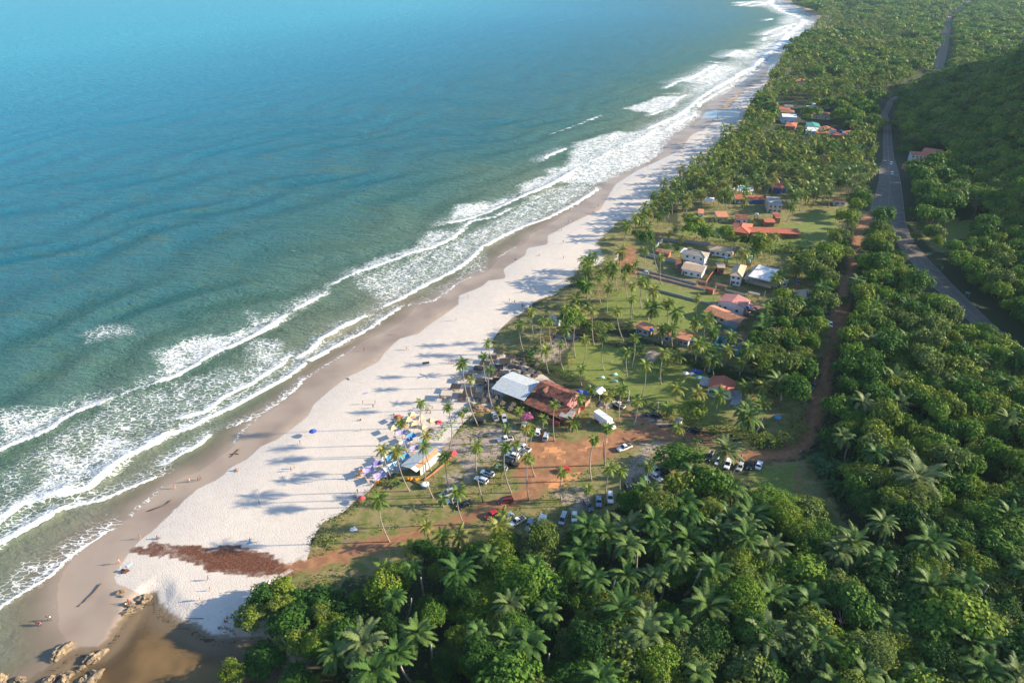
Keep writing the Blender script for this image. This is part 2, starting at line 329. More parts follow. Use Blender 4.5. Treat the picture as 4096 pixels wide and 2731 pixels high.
PUDDLE = [wp('D', [(1300, 745), (1420, 725), (1560, 760), (1610, 815), (1480, 850), (1350, 825)]), wp('D', [(1480, 860), (1530, 855), (1530, 905), (1500, 910)]),
          wp('D', [(1540, 925), (1600, 930), (1595, 980), (1560, 980)]), wp('D', [(1830, 760), (1920, 765), (1890, 795), (1835, 785)]),
          wp('D', [(1910, 640), (2030, 620), (2060, 700), (2000, 725), (1915, 680)]), wp('D', [(2140, 690), (2250, 610), (2270, 640), (2200, 700), (2130, 715)]),
          wp('D', [(1330, 1300), (1480, 1230), (1700, 1160), (1830, 1130), (1770, 1200), (1750, 1270), (1600, 1330), (1480, 1395), (1360, 1380)]), wp('D', [(1260, 845), (1300, 850), (1295, 885), (1265, 880)]), wp('Q', [(730, 930), (755, 930), (750, 950), (728, 950)])]
MULCH = [wp('M', [(1130, 405), (1250, 420), (1420, 440), (1380, 465), (1200, 425)]), wp('M', [(1280, 370), (1480, 400), (1700, 410), (1760, 440), (1700, 500), (1500, 450), (1340, 410)]),
         wp('M', [(1770, 435), (1900, 400), (2050, 415), (2300, 480), (2360, 530), (2420, 600), (2200, 630), (1800, 590), (1720, 530), (1470, 470), (1600, 470)])]
LAGOON = [wp('S', [(2800, 470), (2830, 440), (2950, 440), (2960, 468), (2900, 475)])]

def build_land():
    ys = [45.0]
    while ys[-1] < 26000:
        ys.append(ys[-1] * (1.0062 if ys[-1] < 900 else 1.012 if ys[-1] < 3500 else 1.06))
    ys = np.array(ys); ts = np.concatenate([np.arange(-1.15, .98, .0068), np.arange(.98, 2.2, .03)])
    Tg, Yg = np.meshgrid(ts, ys); X = Tg * (Yg + 25); Y = Yg
    x, y = X.ravel(), Y.ravel()
    sd = shore_sd(x, y); rv = poly_sd(x, y, RIVER, 15)
    z = land_z(x, y, sd, rv)
    a = {'sd': np.clip(sd, -60, 60), 'rv': rv, 'dry': poly_sd(x, y, DRY), 'lawn': multi_sd(x, y, LAWN, 6), 'grass': multi_sd(x, y, GRASS, 6),
         'dirt': multi_sd(x, y, DIRT, 6), 'litter': multi_sd(x, y, LITTER, 6), 'puddle': multi_sd(x, y, PUDDLE, 4), 'mulch': multi_sd(x, y, MULCH, 4), 'lagoon': multi_sd(x, y, LAGOON, 6)}
    z = z - .06 * sm(-.5, 1, a['puddle'])
    nr, nc = X.shape; idx = np.arange(nr * nc).reshape(nr, nc)
    q = np.stack([idx[:-1, :-1], idx[:-1, 1:], idx[1:, 1:], idx[1:, :-1]], -1).reshape(-1, 4)
    keep = (sd[q] > -90).any(1); q = q[keep]
    used = np.unique(q); re = np.full(nr * nc, -1); re[used] = np.arange(len(used)); q = re[q]
    # ---- material
    t = NT('land'); g = t.n('NewGeometry').outputs['Position']
    n1 = t.noise(g, .35, 4, .6); n2 = t.noise(g, 1.6, 4, .65); n3 = t.noise(g, 6.0, 3, .6); n0 = t.noise(g, .06, 3, .5)
    nn = t.math('ADD', t.math('MULTIPLY', t.math('SUBTRACT', n1, .5), 5.0), t.math('MULTIPLY', t.math('SUBTRACT', n2, .5), 3.0))
    def mask(name, w=.6, amp=1.0, off=0.0):
        v = t.math('ADD', t.attr(name), t.math('MULTIPLY', nn, amp)); return t.rng(t.math('ADD', v, off), -w, w)
    def two(a_, b_, ns, lo=.35, hi=.65): return t.mix(t.rng(ns, lo, hi), c4(a_), c4(b_))
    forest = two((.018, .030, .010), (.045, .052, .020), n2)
    grass = t.mix(t.rng(n3, .42, .70), two((.13, .150, .036), (.27, .21, .10), n1, .36, .62), c4((.075, .095, .025)))
    lawn = t.mix(t.rng(n2, .35, .75), two((.13, .18, .035), (.20, .22, .05), n1), c4((.085, .115, .025)))
    dpatch = t.rng(t.noise(g, .22, 4, .65), .34, .50)
    dirt = t.mix(t.rng(n3, .45, .8), two((.32, .155, .075), (.20, .090, .045), n1, .35, .62), c4((.34, .20, .12)))
    wv = t.n('TexWave', wave_type='BANDS'); wv.inputs['Scale'].default_value = .9; wv.inputs['Distortion'].default_value = 14; wv.inputs['Detail'].default_value = 3; wv.inputs['Detail Scale'].default_value = 2.2; t.l(g, wv.inputs['Vector'])
    litter = t.mix(t.rng(wv.outputs[0], .25, .8), two((.17, .125, .09), (.27, .205, .16), n2), c4((.40, .33, .28)))
    drys = t.mix(t.rng(n3, .3, .7), two((.53, .475, .425), (.46, .41, .365), n1), c4((.56, .51, .46)))
    drys = t.mix(t.rng(t.math('MULTIPLY', t.rng(n0, .56, .66), t.rng(n2, .55, .72)), 0, 1), drys, c4((.30, .26, .19)))
    damp = two((.44, .345, .265), (.36, .28, .22), n1)
    wet = two((.26, .195, .15), (.34, .265, .205), n0)
    puddle = c4((.56, .26, .11)); mulch = t.mix(t.rng(n2, .4, .7), two((.055, .018, .010), (.12, .042, .022), n3, .4, .6), c4((.17, .075, .045)))
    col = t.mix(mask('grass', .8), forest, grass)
    col = t.mix(mask('lawn', .8, .5), col, lawn)
    lit = t.math('MULTIPLY', mask('litter', 1.4), t.rng(n1, .34, .5)); col = t.mix(lit, col, litter)
    dm = t.math('MULTIPLY', mask('dirt', .9, .75), t.math('MAXIMUM', dpatch, t.rng(t.attr('dirt'), 5.9, 5.2))); col = t.mix(dm, col, dirt)
    # beach: everything seaward of the dry sand is damp or wet sand
    sda = t.attr('sd'); dry = mask('dry', .25, .22)
    seaw = t.rng(t.math('ADD', sda, t.math('MULTIPLY', nn, .6)), 44, 38)
    nearriv = t.rng(t.attr('rv'), -9, -3)
    col = t.mix(t.math('MULTIPLY', t.math('MAXIMUM', seaw, nearriv), t.rng(t.attr('grass'), .5, -1.5)), col, damp)
    col = t.mix(t.rng(t.attr('dry'), -1.2, .6), col, drys) if False else col
    wetm = t.rng(t.math('ADD', sda, t.math('MULTIPLY', nn, .9)), 15, 9)
    col = t.mix(wetm, col, wet)
    col = t.mix(dry, col, drys)
    wrack = t.math('MULTIPLY', t.math('MULTIPLY', t.rng(t.attr('dry'), -.5, .8), t.rng(t.attr('dry'), 6, 2.5)), t.rng(t.noise(g, 2.6, 4, .7), .60, .68)); col = t.mix(t.math('MULTIPLY', wrack, t.rng(sda, 70, 50)), col, c4((.20, .15, .10)))
    wetbank = t.rng(t.attr('rv'), -2.2, -.6); col = t.mix(wetbank, col, c4((.17, .125, .08)))
    lag = t.rng(t.attr('lagoon'), -.6, .4); col = t.mix(lag, col, c4((.25, .27, .27)))
    grd = mask('grass', .5, 1.0, -.6); col = t.mix(t.math('MULTIPLY', grd, t.rng(dm, .3, 0)), col, t.mix(lit, grass, litter))
    lw2 = mask('lawn', .8, .5); col = t.mix(t.math('MULTIPLY', lw2, t.rng(dm, .3, 0)), col, t.mix(lit, lawn, litter))
    col = t.mix(t.math('MULTIPLY', mask('dirt', .9, .75, -.4), t.math('MAXIMUM', dpatch, t.rng(t.attr('dirt'), 5.9, 4.5))), col, dirt)
    mm = t.math('MULTIPLY', mask('mulch', .5, .32, .35), t.rng(n3, .2, .34)); col = t.mix(mm, col, mulch)
    pm = t.rng(t.math('ADD', t.attr('puddle'), t.math('MULTIPLY', nn, .18)), -.12, .12); col = t.mix(pm, col, puddle)
    rough = t.math('SUBTRACT', .95, t.math('MULTIPLY', wetm, .55)); rough = t.mix(t.math('MAXIMUM', pm, lag), rough, (.12,) * 3 + (1,)) if False else t.math('SUBTRACT', rough, t.math('MULTIPLY', t.math('MAXIMUM', pm, lag), .6), True)
    b = t.bsdf(col, rough, **{'Specular_IOR_Level': .35})
    fp = t.n('TexVoronoi'); fp.inputs['Scale'].default_value = 2.1; t.l(g, fp.inputs['Vector'])
    hh = t.math('ADD', t.math('MULTIPLY', t.rng(fp.outputs['Distance'], .1, .6), dry), t.math('MULTIPLY', n3, .7))
    t.l(t.bump(hh, .32, .11), b.inputs['Normal'])
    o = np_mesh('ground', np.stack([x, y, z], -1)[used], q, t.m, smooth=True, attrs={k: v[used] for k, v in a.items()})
    tag(o, 'pale sandy beach, red dirt tracks, lawns and forest floor of the coast', 'ground', kind='structure')
build_land()

# ------------------------------------------------------------ sea
CREST = []   # (polyline, half width, trailing foam width)
def crest(c, pts, w=.9, tr=4.0): CREST.append((wp(c, pts, SEA_Z), w, tr))
crest('N', [(-60, 880), (0, 850), (110, 800), (200, 770), (330, 715), (450, 625), (560, 570), (690, 530)], 1.3, 7)
crest('N', [(690, 530), (760, 500), (900, 440), (1090, 385)], .45, 1.5)
crest('N', [(1090, 385), (1200, 345), (1340, 260), (1420, 205), (1560, 150), (1700, 80), (1870, 0)], 1.25, 7)
crest('O', [(108, 1040), (240, 955)], 1.2, 6)
crest('O', [(320, 905), (400, 865), (480, 825)], 1.1, 6)
crest('O', [(240, 950), (320, 905)], .4, 1.5)
crest('O', [(560, 740), (610, 715), (655, 692)], .8, 3)
crest('O', [(480, 825), (560, 740), (720, 665)], .25, .8)
crest('O', [(720, 665), (830, 630), (1000, 570), (1070, 540), (1230, 495), (1370, 430), (1440, 372)], 1.3, 6)
crest('O', [(1340, 332), (1480, 300), (1600, 255), (1750, 190), (1875, 135)], 1.3, 7)
crest('O', [(1890, 130), (2000, 90), (2160, 0)], 1.3, 7)
crest('O', [(1440, 350), (1500, 310), (1640, 290), (1750, 235)], .8, 3)
crest('N', [(-40, 1370), (0, 1345), (60, 1290), (150, 1220), (250, 1190), (370, 1150), (440, 1125)], 1.5, 7)
crest('N', [(430, 1160), (600, 1110), (690, 1040), (735, 1005)], 1.5, 7)
crest('N', [(740, 985), (800, 940), (870, 890), (1000, 830), (1070, 800), (1105, 760)], 1.5, 7)
crest('N', [(-30, 1500), (0, 1480), (150, 1400), (280, 1330), (358, 1285)], 1.5, 6)
crest('N', [(395, 1255), (550, 1210), (700, 1180), (850, 1110), (1050, 1030)], .7, 4)
crest('N', [(1155, 915), (1250, 860), (1330, 820), (1400, 765)], .8, 4)
crest('N', [(1000, 800), (1150, 745), (1280, 700), (1400, 635), (1600, 545), (1800, 430), (1950, 350), (2058, 268)], 1.0, 5)
crest('N', [(1220, 635), (1400, 590), (1500, 500), (1700, 400), (1895, 275)], 1.1, 6)
crest('N', [(1900, 247), (1955, 215)], .9, 4)
crest('N', [(1570, 682), (1700, 630), (1850, 545), (2000, 420), (2040, 370)], .5, 2.5)
crest('N', [(2020, 222), (2080, 190), (2145, 130)], 1.2, 3)
crest('N', [(2080, 250), (2200, 190), (2350, 100)], .9, 5)
crest('N', [(2170, 105), (2250, 60), (2340, 0)], 1.0, 4)
crest('O', [(395, 1257), (600, 1150), (830, 1025), (870, 990), (1000, 905)], .8, 4)
crest('O', [(490, 1112), (630, 1030), (770, 960)], 1.1, 4)
crest('O', [(910, 890), (1000, 850), (1150, 765), (1300, 690), (1400, 640), (1500, 560), (1570, 490)], 1.1, 4)
crest('O', [(1590, 482), (1700, 420), (1850, 350), (2000, 300), (2200, 195), (2350, 95)], 1.2, 5)
crest('O', [(1010, 885), (1130, 868), (1250, 842), (1330, 785), (1400, 725)], .4, 1.2)
crest('M', [(-60, 970), (0, 925), (250, 770), (450, 650), (560, 530), (700, 420), (900, 290)], .6, 5)
crest('P', [(-40, 1365), (0, 1340), (70, 1315), (135, 1285)], 1.6, 7)
crest('P', [(-100, 1640), (70, 1560), (160, 1500), (250, 1440)], 1.4, 6)
crest('P', [(360, 1388), (450, 1350), (530, 1300)], 1.3, 4)
crest('P', [(470, 1200), (580, 1140)], 1.2, 4)
crest('P', [(645, 1250), (720, 1225), (800, 1190), (890, 1128)], 1.5, 5)
crest('P', [(860, 1105), (960, 1060), (1100, 1000), (1200, 930), (1260, 880), (1290, 850), (1380, 790), (1450, 750)], 2.2, 9)
crest('P', [(1010, 1110), (1100, 1050), (1250, 990), (1280, 900), (1330, 870), (1480, 780), (1570, 740)], 1.5, 6)
crest('P', [(1035, 930), (1060, 890), (1110, 850), (1168, 820)], 2.0, 7)
crest('P', [(870, 990), (970, 955)], 1.8, 4)
crest('P', [(1005, 755), (1090, 715)], 2.4, 5)
crest('P', [(1100, 710), (1180, 690), (1300, 630), (1420, 560)], 2.5, 14)
crest('P', [(1260, 700), (1380, 640), (1450, 590)], 2.0, 10)
crest('P', [(1430, 765), (1560, 690), (1640, 650), (1740, 600), (1790, 550), (1880, 460), (1960, 400), (2040, 350)], 3.5, 14)
crest('P', [(1600, 650), (1760, 580), (1830, 500), (1900, 440)], 3.0, 12)
crest('P', [(0, 1150), (150, 1100), (330, 1035)], .5, 1)
crest('P', [(330, 1035), (455, 990)], .8, 2)
crest('P', [(1390, 535), (1480, 543)], 2.5, 6)
crest('P', [(1530, 485), (1620, 440), (1660, 490)], 4, 18)
crest('P', [(1710, 460), (1720, 430), (1800, 430)], 3, 12)
crest('P', [(1835, 350), (1860, 325)], 4, 8)
crest('P', [(1840, 300), (1900, 270), (2040, 222)], 4, 16)
crest('P', [(1900, 320), (2000, 290), (2090, 205)], 4, 14)
crest('P', [(1960, 410), (2060, 300), (2150, 230), (2190, 180), (2120, 140), (2010, 110), (1930, 60), (1900, 0)], 7, 22)
crest('P', [(1870, 178), (1900, 168)], 5, 10)
crest('P', [(1625, 28), (1660, 22)], 9, 20)
crest('P', [(1650, 50), (1760, 18), (1830, 40)], 9, 24)
crest('P', [(1740, 55), (1850, 40), (1910, 5)], 8, 30)
PATCH = [('N', [(570, 620), (700, 540), (1100, 400), (1400, 300), (1600, 280), (1750, 250), (1890, 170), (1890, 290), (1500, 520), (1250, 640), (1000, 720), (700, 770), (600, 820), (300, 900), (200, 1000), (-30, 1300), (-30, 1000), (300, 780)], .42),
         ('N', [(1040, 190), (1240, 90), (1500, 60), (1700, 0), (1870, -10), (1430, 200), (1090, 385), (1090, 300)], .82),
         ('N', [(-30, 570), (150, 560), (400, 560), (430, 620), (330, 700), (0, 850)], .72),
         ('N', [(-30, 1340), (440, 1125), (735, 1010), (1105, 760), (900, 770), (700, 720), (600, 700), (590, 830), (300, 880), (230, 1000), (200, 1100), (-30, 1230)], .78),
         ('N', [(1220, 640), (1500, 540), (1900, 290), (2060, 260), (1800, 430), (1400, 635), (1150, 745)], .6),
         ('N', [(-30, 1350), (120, 1270), (250, 1240), (350, 1285), (-30, 1490)], .68),
         ('N', [(400, 1240), (700, 1150), (900, 1040), (1040, 1030), (850, 1110), (550, 1210)], .36),
         ('N', [(1600, 130), (1890, 110), (1900, 180), (1750, 240), (1600, 200)], .4),
         ('N', [(560, 60), (650, 0), (880, -20), (930, 40), (800, 90), (600, 115)], .45),
         ('M', [(0, 900), (0, 640), (200, 480), (450, 500), (600, 430), (680, 400), (560, 530), (450, 650), (250, 770)], .42),
         ('M', [(0, 200), (250, 60), (370, 120), (200, 260), (0, 390)], .7),
         ('O', [(720, 670), (800, 570), (1100, 480), (1200, 380), (1440, 370), (1230, 495), (1000, 570)], .7),
         ('O', [(720, 680), (1000, 590), (1440, 400), (1750, 250), (1870, 140), (2350, -20), (2350, 90), (2000, 290), (1590, 480), (1300, 680), (910, 880), (850, 830), (720, 740)], .5),
         ('O', [(1340, 320), (1370, 200), (1560, 190), (1870, 125), (1600, 255)], .82), ('O', [(1800, 70), (2000, 0), (2160, -10), (1890, 130), (1820, 110)], .82),
         ('O', [(1010, 880), (1330, 700), (1570, 500), (1640, 560), (1600, 640), (1400, 725), (1250, 842), (1140, 866)], .38),
         ('O', [(500, 1130), (800, 1010), (860, 1000), (600, 1150), (400, 1250)], .6), ('O', [(300, 880), (420, 850), (480, 820), (330, 905)], .7),
         ('O', [(-30, 930), (150, 950), (200, 965), (0, 1100)], .6), ('O', [(-30, 1110), (200, 1110), (230, 1200), (270, 1230), (0, 1400)], .6),
         ('P', [(180, 1290), (200, 1220), (480, 1150), (580, 1130), (880, 1110), (1000, 1010), (1250, 920), (1300, 850), (1450, 760), (1700, 620), (1800, 580), (1900, 440), (2040, 360), (2180, 200), (2260, 200), (2170, 300), (2050, 400), (1860, 580), (1560, 760), (1280, 920), (1290, 1010), (1000, 1210), (950, 1330), (860, 1390), (600, 1500), (480, 1570), (-30, 1570), (-30, 1450), (130, 1420)], .74),
         ('P', [(830, 870), (900, 830), (1170, 818), (1040, 930), (900, 980), (630, 930)], .85), ('P', [(1040, 680), (1240, 640), (1400, 555), (1620, 580), (1500, 690), (1300, 725)], .82),
         ('P', [(1240, 600), (1400, 560), (1620, 560), (1600, 620), (1300, 660)], .5), ('P', [(1520, 470), (1620, 438), (1720, 460), (1660, 492), (1530, 490)], .85),
         ('P', [(1830, 290), (2040, 215), (2060, 240), (1960, 310)], .75), ('P', [(1640, 50), (1750, 5), (1900, -5), (1850, 60), (1700, 60)], .45),
         ('P', [(940, 800), (1170, 795), (1180, 810), (1000, 815)], .5), ('P', [(-30, 1290), (60, 1290), (70, 1310), (-30, 1340)], .6)]
def build_sea():
    ys = [45.0]
    while ys[-1] < 26000:
        ys.append(ys[-1] * (1.0052 if ys[-1] < 700 else 1.008 if ys[-1] < 2600 else 1.05))
    ys = np.array(ys); ts = np.arange(-1.2, .78, .0052)
    Tg, Yg = np.meshgrid(ts, ys); X = Tg * (Yg + 25); Y = Yg; nr, nc = X.shape
    x, y = X.ravel(), Y.ravel(); sd = shore_sd(x, y); rv = poly_sd(x, y, RIVER, 15)
    idx = np.arange(nr * nc).reshape(nr, nc); q = np.stack([idx[:-1, :-1], idx[:-1, 1:], idx[1:, 1:], idx[1:, :-1]], -1).reshape(-1, 4)
    keep = ((sd[q] < 3) | (rv[q] > -3)).any(1); q = q[keep]; used = np.unique(q); re = np.full(nr * nc, -1); re[used] = np.arange(len(used)); q = re[q]
    x, y, sd, rv = x[used], y[used], sd[used], rv[used]
    off = np.maximum(-sd, 0)
    wob = vnoise(x, y, 60, 1) * 40 + vnoise(x, y, 150, 2) * 60
    amp = .32 * sm(6, 60, off) * (1 - sm(900, 3000, off))
    z = SEA_Z + amp * np.sin((off + wob) * 2 * np.pi / 34) * (.4 + vnoise(x, y, 45, 4)) + amp * .5 * np.sin((off * .8 + .35 * x + wob * .6) * 2 * np.pi / 13)
    line = np.zeros(len(x)); dens = np.zeros(len(x)); band = off < 330
    xb, yb, ob = x[band], y[band], sd[band]; L = line[band]; D = dens[band]; Z = z[band]
    for pl, w, tr in CREST:
        m = (xb > pl[:, 0].min() - 40) & (xb < pl[:, 0].max() + 40) & (yb > pl[:, 1].min() - 40) & (yb < pl[:, 1].max() + 40)
        if not m.any(): continue
        d = line_signed(xb[m], yb[m], pl)      # lists run away from the camera: right = landward
        en = np.minimum(np.hypot(xb[m] - pl[0, 0], yb[m] - pl[0, 1]), np.hypot(xb[m] - pl[-1, 0], yb[m] - pl[-1, 1]))
        inner = line_dist(xb[m], yb[m], pl)
        ln = np.where(d > 0, 1 - sm(w * .2, w * .7, d), 1 - sm(w * .6, w * 1.9, -d)) * (inner < 30) * min(1.0, .35 + w * .75)
        L[m] = np.maximum(L[m], ln)
        D[m] = np.maximum(D[m], np.where(d > 0, 0, .8 * np.exp(-np.maximum(-d - w, 0) / tr)) * (inner < 30))
        Z[m] = Z[m] + np.where(d > 0, np.exp(-(d / (w * 1.0)) ** 2), np.exp(-(d / (w * 3)) ** 2)) * min(.9, .55 * w) * (inner < 12)
    for c, pts, dn in PATCH:
        s_ = poly_sd(xb, yb, wp(c, pts, SEA_Z), 6); D = np.maximum(D, dn * sm(-3.5, 4, s_ + 3 * (vnoise(xb, yb, 7, 6) - .5)))
    far = sm(520, 900, yb)
    D = np.maximum(D, far * .75 * (1 - sm(35, 75, -ob + 30 * (vnoise(xb, yb, 50, 8) - .5))) * (.55 + .6 * vnoise(xb, yb, 28, 9)))
    D = np.maximum(D, .50 * (1 - sm(.2, 1.6, np.abs(-ob - .6))) * (rv[band] < -2) * sm(.3, .6, vnoise(xb, yb, 22, 14)) * (yb > 112))    # thin foam at the water's edge
    line[band] = L; dens[band] = np.clip(D, 0, 1); z[band] = Z
    z = np.where(off < 1, SEA_Z + .0, z)
    t = NT('sea_water'); g = t.n('NewGeometry').outputs['Position']
    mp = t.n('Mapping'); mp.inputs['Rotation'].default_value = (0, 0, R(-60)); mp.inputs['Scale'].default_value = (.62, 1.25, 1); t.l(g, mp.inputs['Vector']); gv = mp.outputs[0]
    o_ = t.attr('off'); nb = t.noise(g, .012, 3, .55); nm = t.noise(gv, .05, 4, .6, 1.0)
    oo = t.math('ADD', o_, t.math('MULTIPLY', t.math('SUBTRACT', nb, .5), 90.0))
    cr = t.n('ValToRGB'); el = cr.color_ramp.elements
    stops = [(0.0, (.185, .175, .125)), (.025, (.110, .145, .100)), (.06, (.060, .125, .095)), (.11, (.026, .108, .110)), (.17, (.010, .108, .148)), (.30, (.005, .125, .195)), (.55, (.008, .175, .285)), (1.0, (.025, .270, .390))]
    el[0].position, el[0].color = stops[0][0], c4(stops[0][1]); el[1].position, el[1].color = stops[-1][0], c4(stops[-1][1])
    for p_, c_ in stops[1:-1]:
        e = el.new(p_); e.color = c4(c_)
    t.l(t.rng(oo, 0, 1000, 0, 1, False), cr.inputs[0])
    # long green / dark swell bands over the sand bars
    bands = t.math('MULTIPLY', t.rng(nm, .50, .72), t.rng(o_, 40, 90)); bands = t.math('MULTIPLY', bands, t.rng(o_, 420, 200))
    col = t.mix(t.math('MULTIPLY', bands, .38), cr.outputs[0], c4((.070, .125, .060)))
    rvm = t.rng(t.attr('rv'), -5, 1); rn = t.noise(g, .06, 3, .5)
    river = t.mix(t.rng(rn, .40, .62), c4((.19, .125, .06)), c4((.09, .062, .034)))
    col = t.mix(rvm, col, river)
    # foam lace
    v = t.n('TexVoronoi', feature='DISTANCE_TO_EDGE'); v.inputs['Scale'].default_value = .62
    wn_ = t.n('TexNoise'); wn_.inputs['Scale'].default_value = .5; wn_.inputs['Detail'].default_value = 3; t.l(gv, wn_.inputs['Vector'])
    add = t.n('VectorMath', operation='MULTIPLY_ADD'); t.l(wn_.outputs['Color'], add.inputs[0]); add.inputs[1].default_value = (2.4, 2.4, 0); t.l(gv, add.inputs[2]); t.l(add.outputs[0], v.inputs['Vector'])
    v2 = t.n('TexVoronoi', feature='DISTANCE_TO_EDGE'); v2.inputs['Scale'].default_value = 1.45; t.l(add.outputs[0], v2.inputs['Vector'])
    dn_ = t.attr('dens'); nf = t.noise(g, .22, 4, .65)
    dd = t.math('MULTIPLY', dn_, t.rng(nf, .25, .7, .35, 1.35, False))
    lace = t.math('SUBTRACT', t.math('MULTIPLY', dd, .19), v.outputs['Distance']); lace = t.rng(lace, -.02, .07)
    lace2 = t.rng(t.math('SUBTRACT', t.math('MULTIPLY', dd, .25), t.math('ADD', v2.outputs['Distance'], .08)), -.02, .07)
    full = t.rng(t.math('ADD', dn_, t.math('MULTIPLY', t.math('SUBTRACT', t.noise(gv, 1.0, 5, .75), .5), 1.9)), .90, 1.25)
    lace = t.math('MULTIPLY', t.math('MAXIMUM', lace, lace2), t.rng(dn_, .04, .3)); foam = t.math('MAXIMUM', lace, full)
    ln_ = t.rng(t.math('ADD', t.attr('line'), t.math('MULTIPLY', t.math('SUBTRACT', t.noise(g, 1.1, 4, .7), .5), .55)), .40, .62)
    foam = t.math('MULTIPLY', t.math('MAXIMUM', foam, ln_), t.rng(t.noise(g, 3.0, 3, .6), .2, .55, .72, 1.0, False))
    milk = t.math('MULTIPLY', dn_, .22); col = t.mix(milk, col, c4((.20, .27, .24)))
    col = t.mix(foam, col, c4((.74, .76, .77)))
    rough = t.math('ADD', t.math('MULTIPLY', foam, .6), t.rng(o_, 0, 600, .16, .30, False))
    db = t.n('BsdfDiffuse'); t.l(col, db.inputs[0]); gl = t.n('BsdfGlossy'); t.l(rough, gl.inputs['Roughness']); fr = t.n('Fresnel'); fr.inputs[0].default_value = 1.33; b = t.n('MixShader')
    t.l(t.math('MULTIPLY', fr.outputs[0], t.math('SUBTRACT', .50, t.math('MULTIPLY', foam, .45))), b.inputs[0]); t.l(db.outputs[0], b.inputs[1]); t.l(gl.outputs[0], b.inputs[2])
    w1 = t.noise(gv, .55, 5, .62, .6); w2 = t.noise(gv, .16, 3, .5, .4); w3 = t.noise(gv, 2.2, 3, .6)
    hs = t.math('ADD', t.math('ADD', t.math('MULTIPLY', w1, .85), t.math('MULTIPLY', w2, 1.3)), t.math('MULTIPLY', w3, .12))
    bs = t.n('Bump'); bs.inputs['Distance'].default_value = 1.9; t.l(hs, bs.inputs['Height'])
    t.l(t.math('MULTIPLY', t.rng(o_, 0, 40, .12, .95, False), t.rng(t.attr('rv'), -6, 0, 1.0, .05)), bs.inputs['Strength']); [t.l(bs.outputs[0], q_.inputs['Normal']) for q_ in (db, gl, fr)]
    tr_ = t.n('BsdfTransparent'); mx = t.n('MixShader'); alpha = t.math('MAXIMUM', t.rng(o_, -.5, 13, .12, 1.0), t.rng(t.attr('rv'), 0, 7, 0, .93))
    alpha = t.math('MAXIMUM', alpha, foam)
    t.l(alpha, mx.inputs[0]); t.l(tr_.outputs[0], mx.inputs[1]); t.l(b.outputs[0], mx.inputs[2]); t.l(mx.outputs[0], t.out.inputs[0])
    o = np_mesh('sea', np.stack([x, y, z], -1), q, t.m, smooth=True, attrs={'off': off, 'rv': rv, 'line': line, 'dens': dens})
    tag(o, 'blue green sea with rows of white breaking waves along the beach and a brown river mouth', 'sea', kind='structure')
build_sea()

# ------------------------------------------------------------ highway
def lay(name, pairs, mat, dz, label, cat='road', kind='structure', sub=6):
    P_ = []
    for (a, b), (c, d) in zip(pairs[:-1], pairs[1:]):
        for k in range(sub):
            f = k / sub; P_.append(((a[0] + (c[0] - a[0]) * f, a[1] + (c[1] - a[1]) * f), (b[0] + (d[0] - b[0]) * f, b[1] + (d[1] - b[1]) * f)))
    P_.append(pairs[-1]); V = []; nseg = 4
    for l, r in P_:
        for k in range(nseg + 1):
            f = k / nseg; V.append((l[0] + (r[0] - l[0]) * f, l[1] + (r[1] - l[1]) * f))
    V = np.array(V); z = land_z(V[:, 0], V[:, 1]) + dz
    n = nseg + 1; Fq = [(i * n + k, i * n + k + 1, (i + 1) * n + k + 1, (i + 1) * n + k) for i in range(len(P_) - 1) for k in range(nseg)]
    o = np_mesh(name, np.column_stack([V, z]), np.array(Fq), mat, smooth=True); tag(o, label, cat, kind=kind); return o
t = NT('asphalt'); g = t.n('NewGeometry').outputs['Position']
t.bsdf(t.mix(t.rng(t.noise(g, .25, 5, .65), .4, .75), t.mix(t.rng(t.noise(g, 2.5, 3), .3, .7), c4((.080, .072, .068)), c4((.115, .10, .090))), c4((.19, .14, .10))), .85)
ASPH = t.m
def widen(pairs, w):
    out = []
    for a, b in pairs:
        dx, dy = b[0] - a[0], b[1] - a[1]; L = math.hypot(dx, dy); dx, dy = dx / L * w, dy / L * w
        out.append(((a[0] - dx, a[1] - dy), (b[0] + dx, b[1] + dy)))
    return out
lay('highway', widen(HWY_PTS, -.2), ASPH, .16, 'dark two lane asphalt highway running along the forest')
# painted lines follow the middle of the road and its edges
yel = plain('yellow_road_paint', (.26, .20, .09), .8); whi = plain('white_road_paint', (.26, .26, .26), .8)
def lane_line(pairs, f, w, dash=None, mat=whi, lab=''):
    mb = MB(); pts = [(a[0] + (b[0] - a[0]) * f, a[1] + (b[1] - a[1]) * f) for a, b in pairs]
    acc = 0.0
    for p, q in zip(pts[:-1], pts[1:]):
        L = math.hypot(q[0] - p[0], q[1] - p[1]); ux, uy = (q[0] - p[0]) / L, (q[1] - p[1]) / L; s_ = 0.0
        step = dash[0] + dash[1] if dash else 6.0; ln = dash[0] if dash else 6.0
        while s_ < L:
            e = min(s_ + ln, L); quad = []
            for (m_, k) in ((s_, -1), (s_, 1), (e, 1), (e, -1)):
                X_, Y_ = p[0] + ux * m_ - uy * w * k, p[1] + uy * m_ + ux * w * k
                quad.append((X_, Y_, gz(X_, Y_) + .19))
            mb.add(quad, [(0, 1, 2, 3)]); s_ += step
    return mb
a_ = lane_line(HWY_NEAR[::-1][:17], .52, .12); 
o = a_.build('centre_line', yel); tag(o, 'yellow painted line along the middle of the highway', 'road marking', kind='structure')
mb = lane_line(HWY_NEAR[::-1][:17], .97, .10)
d = lane_line(HWY_NEAR[::-1][:11], .25, .10, (3, 6)); mb.add(d.v, d.f)
o = mb.build('lane_line', whi); tag(o, 'white painted lane lines along the highway', 'road marking', kind='structure')
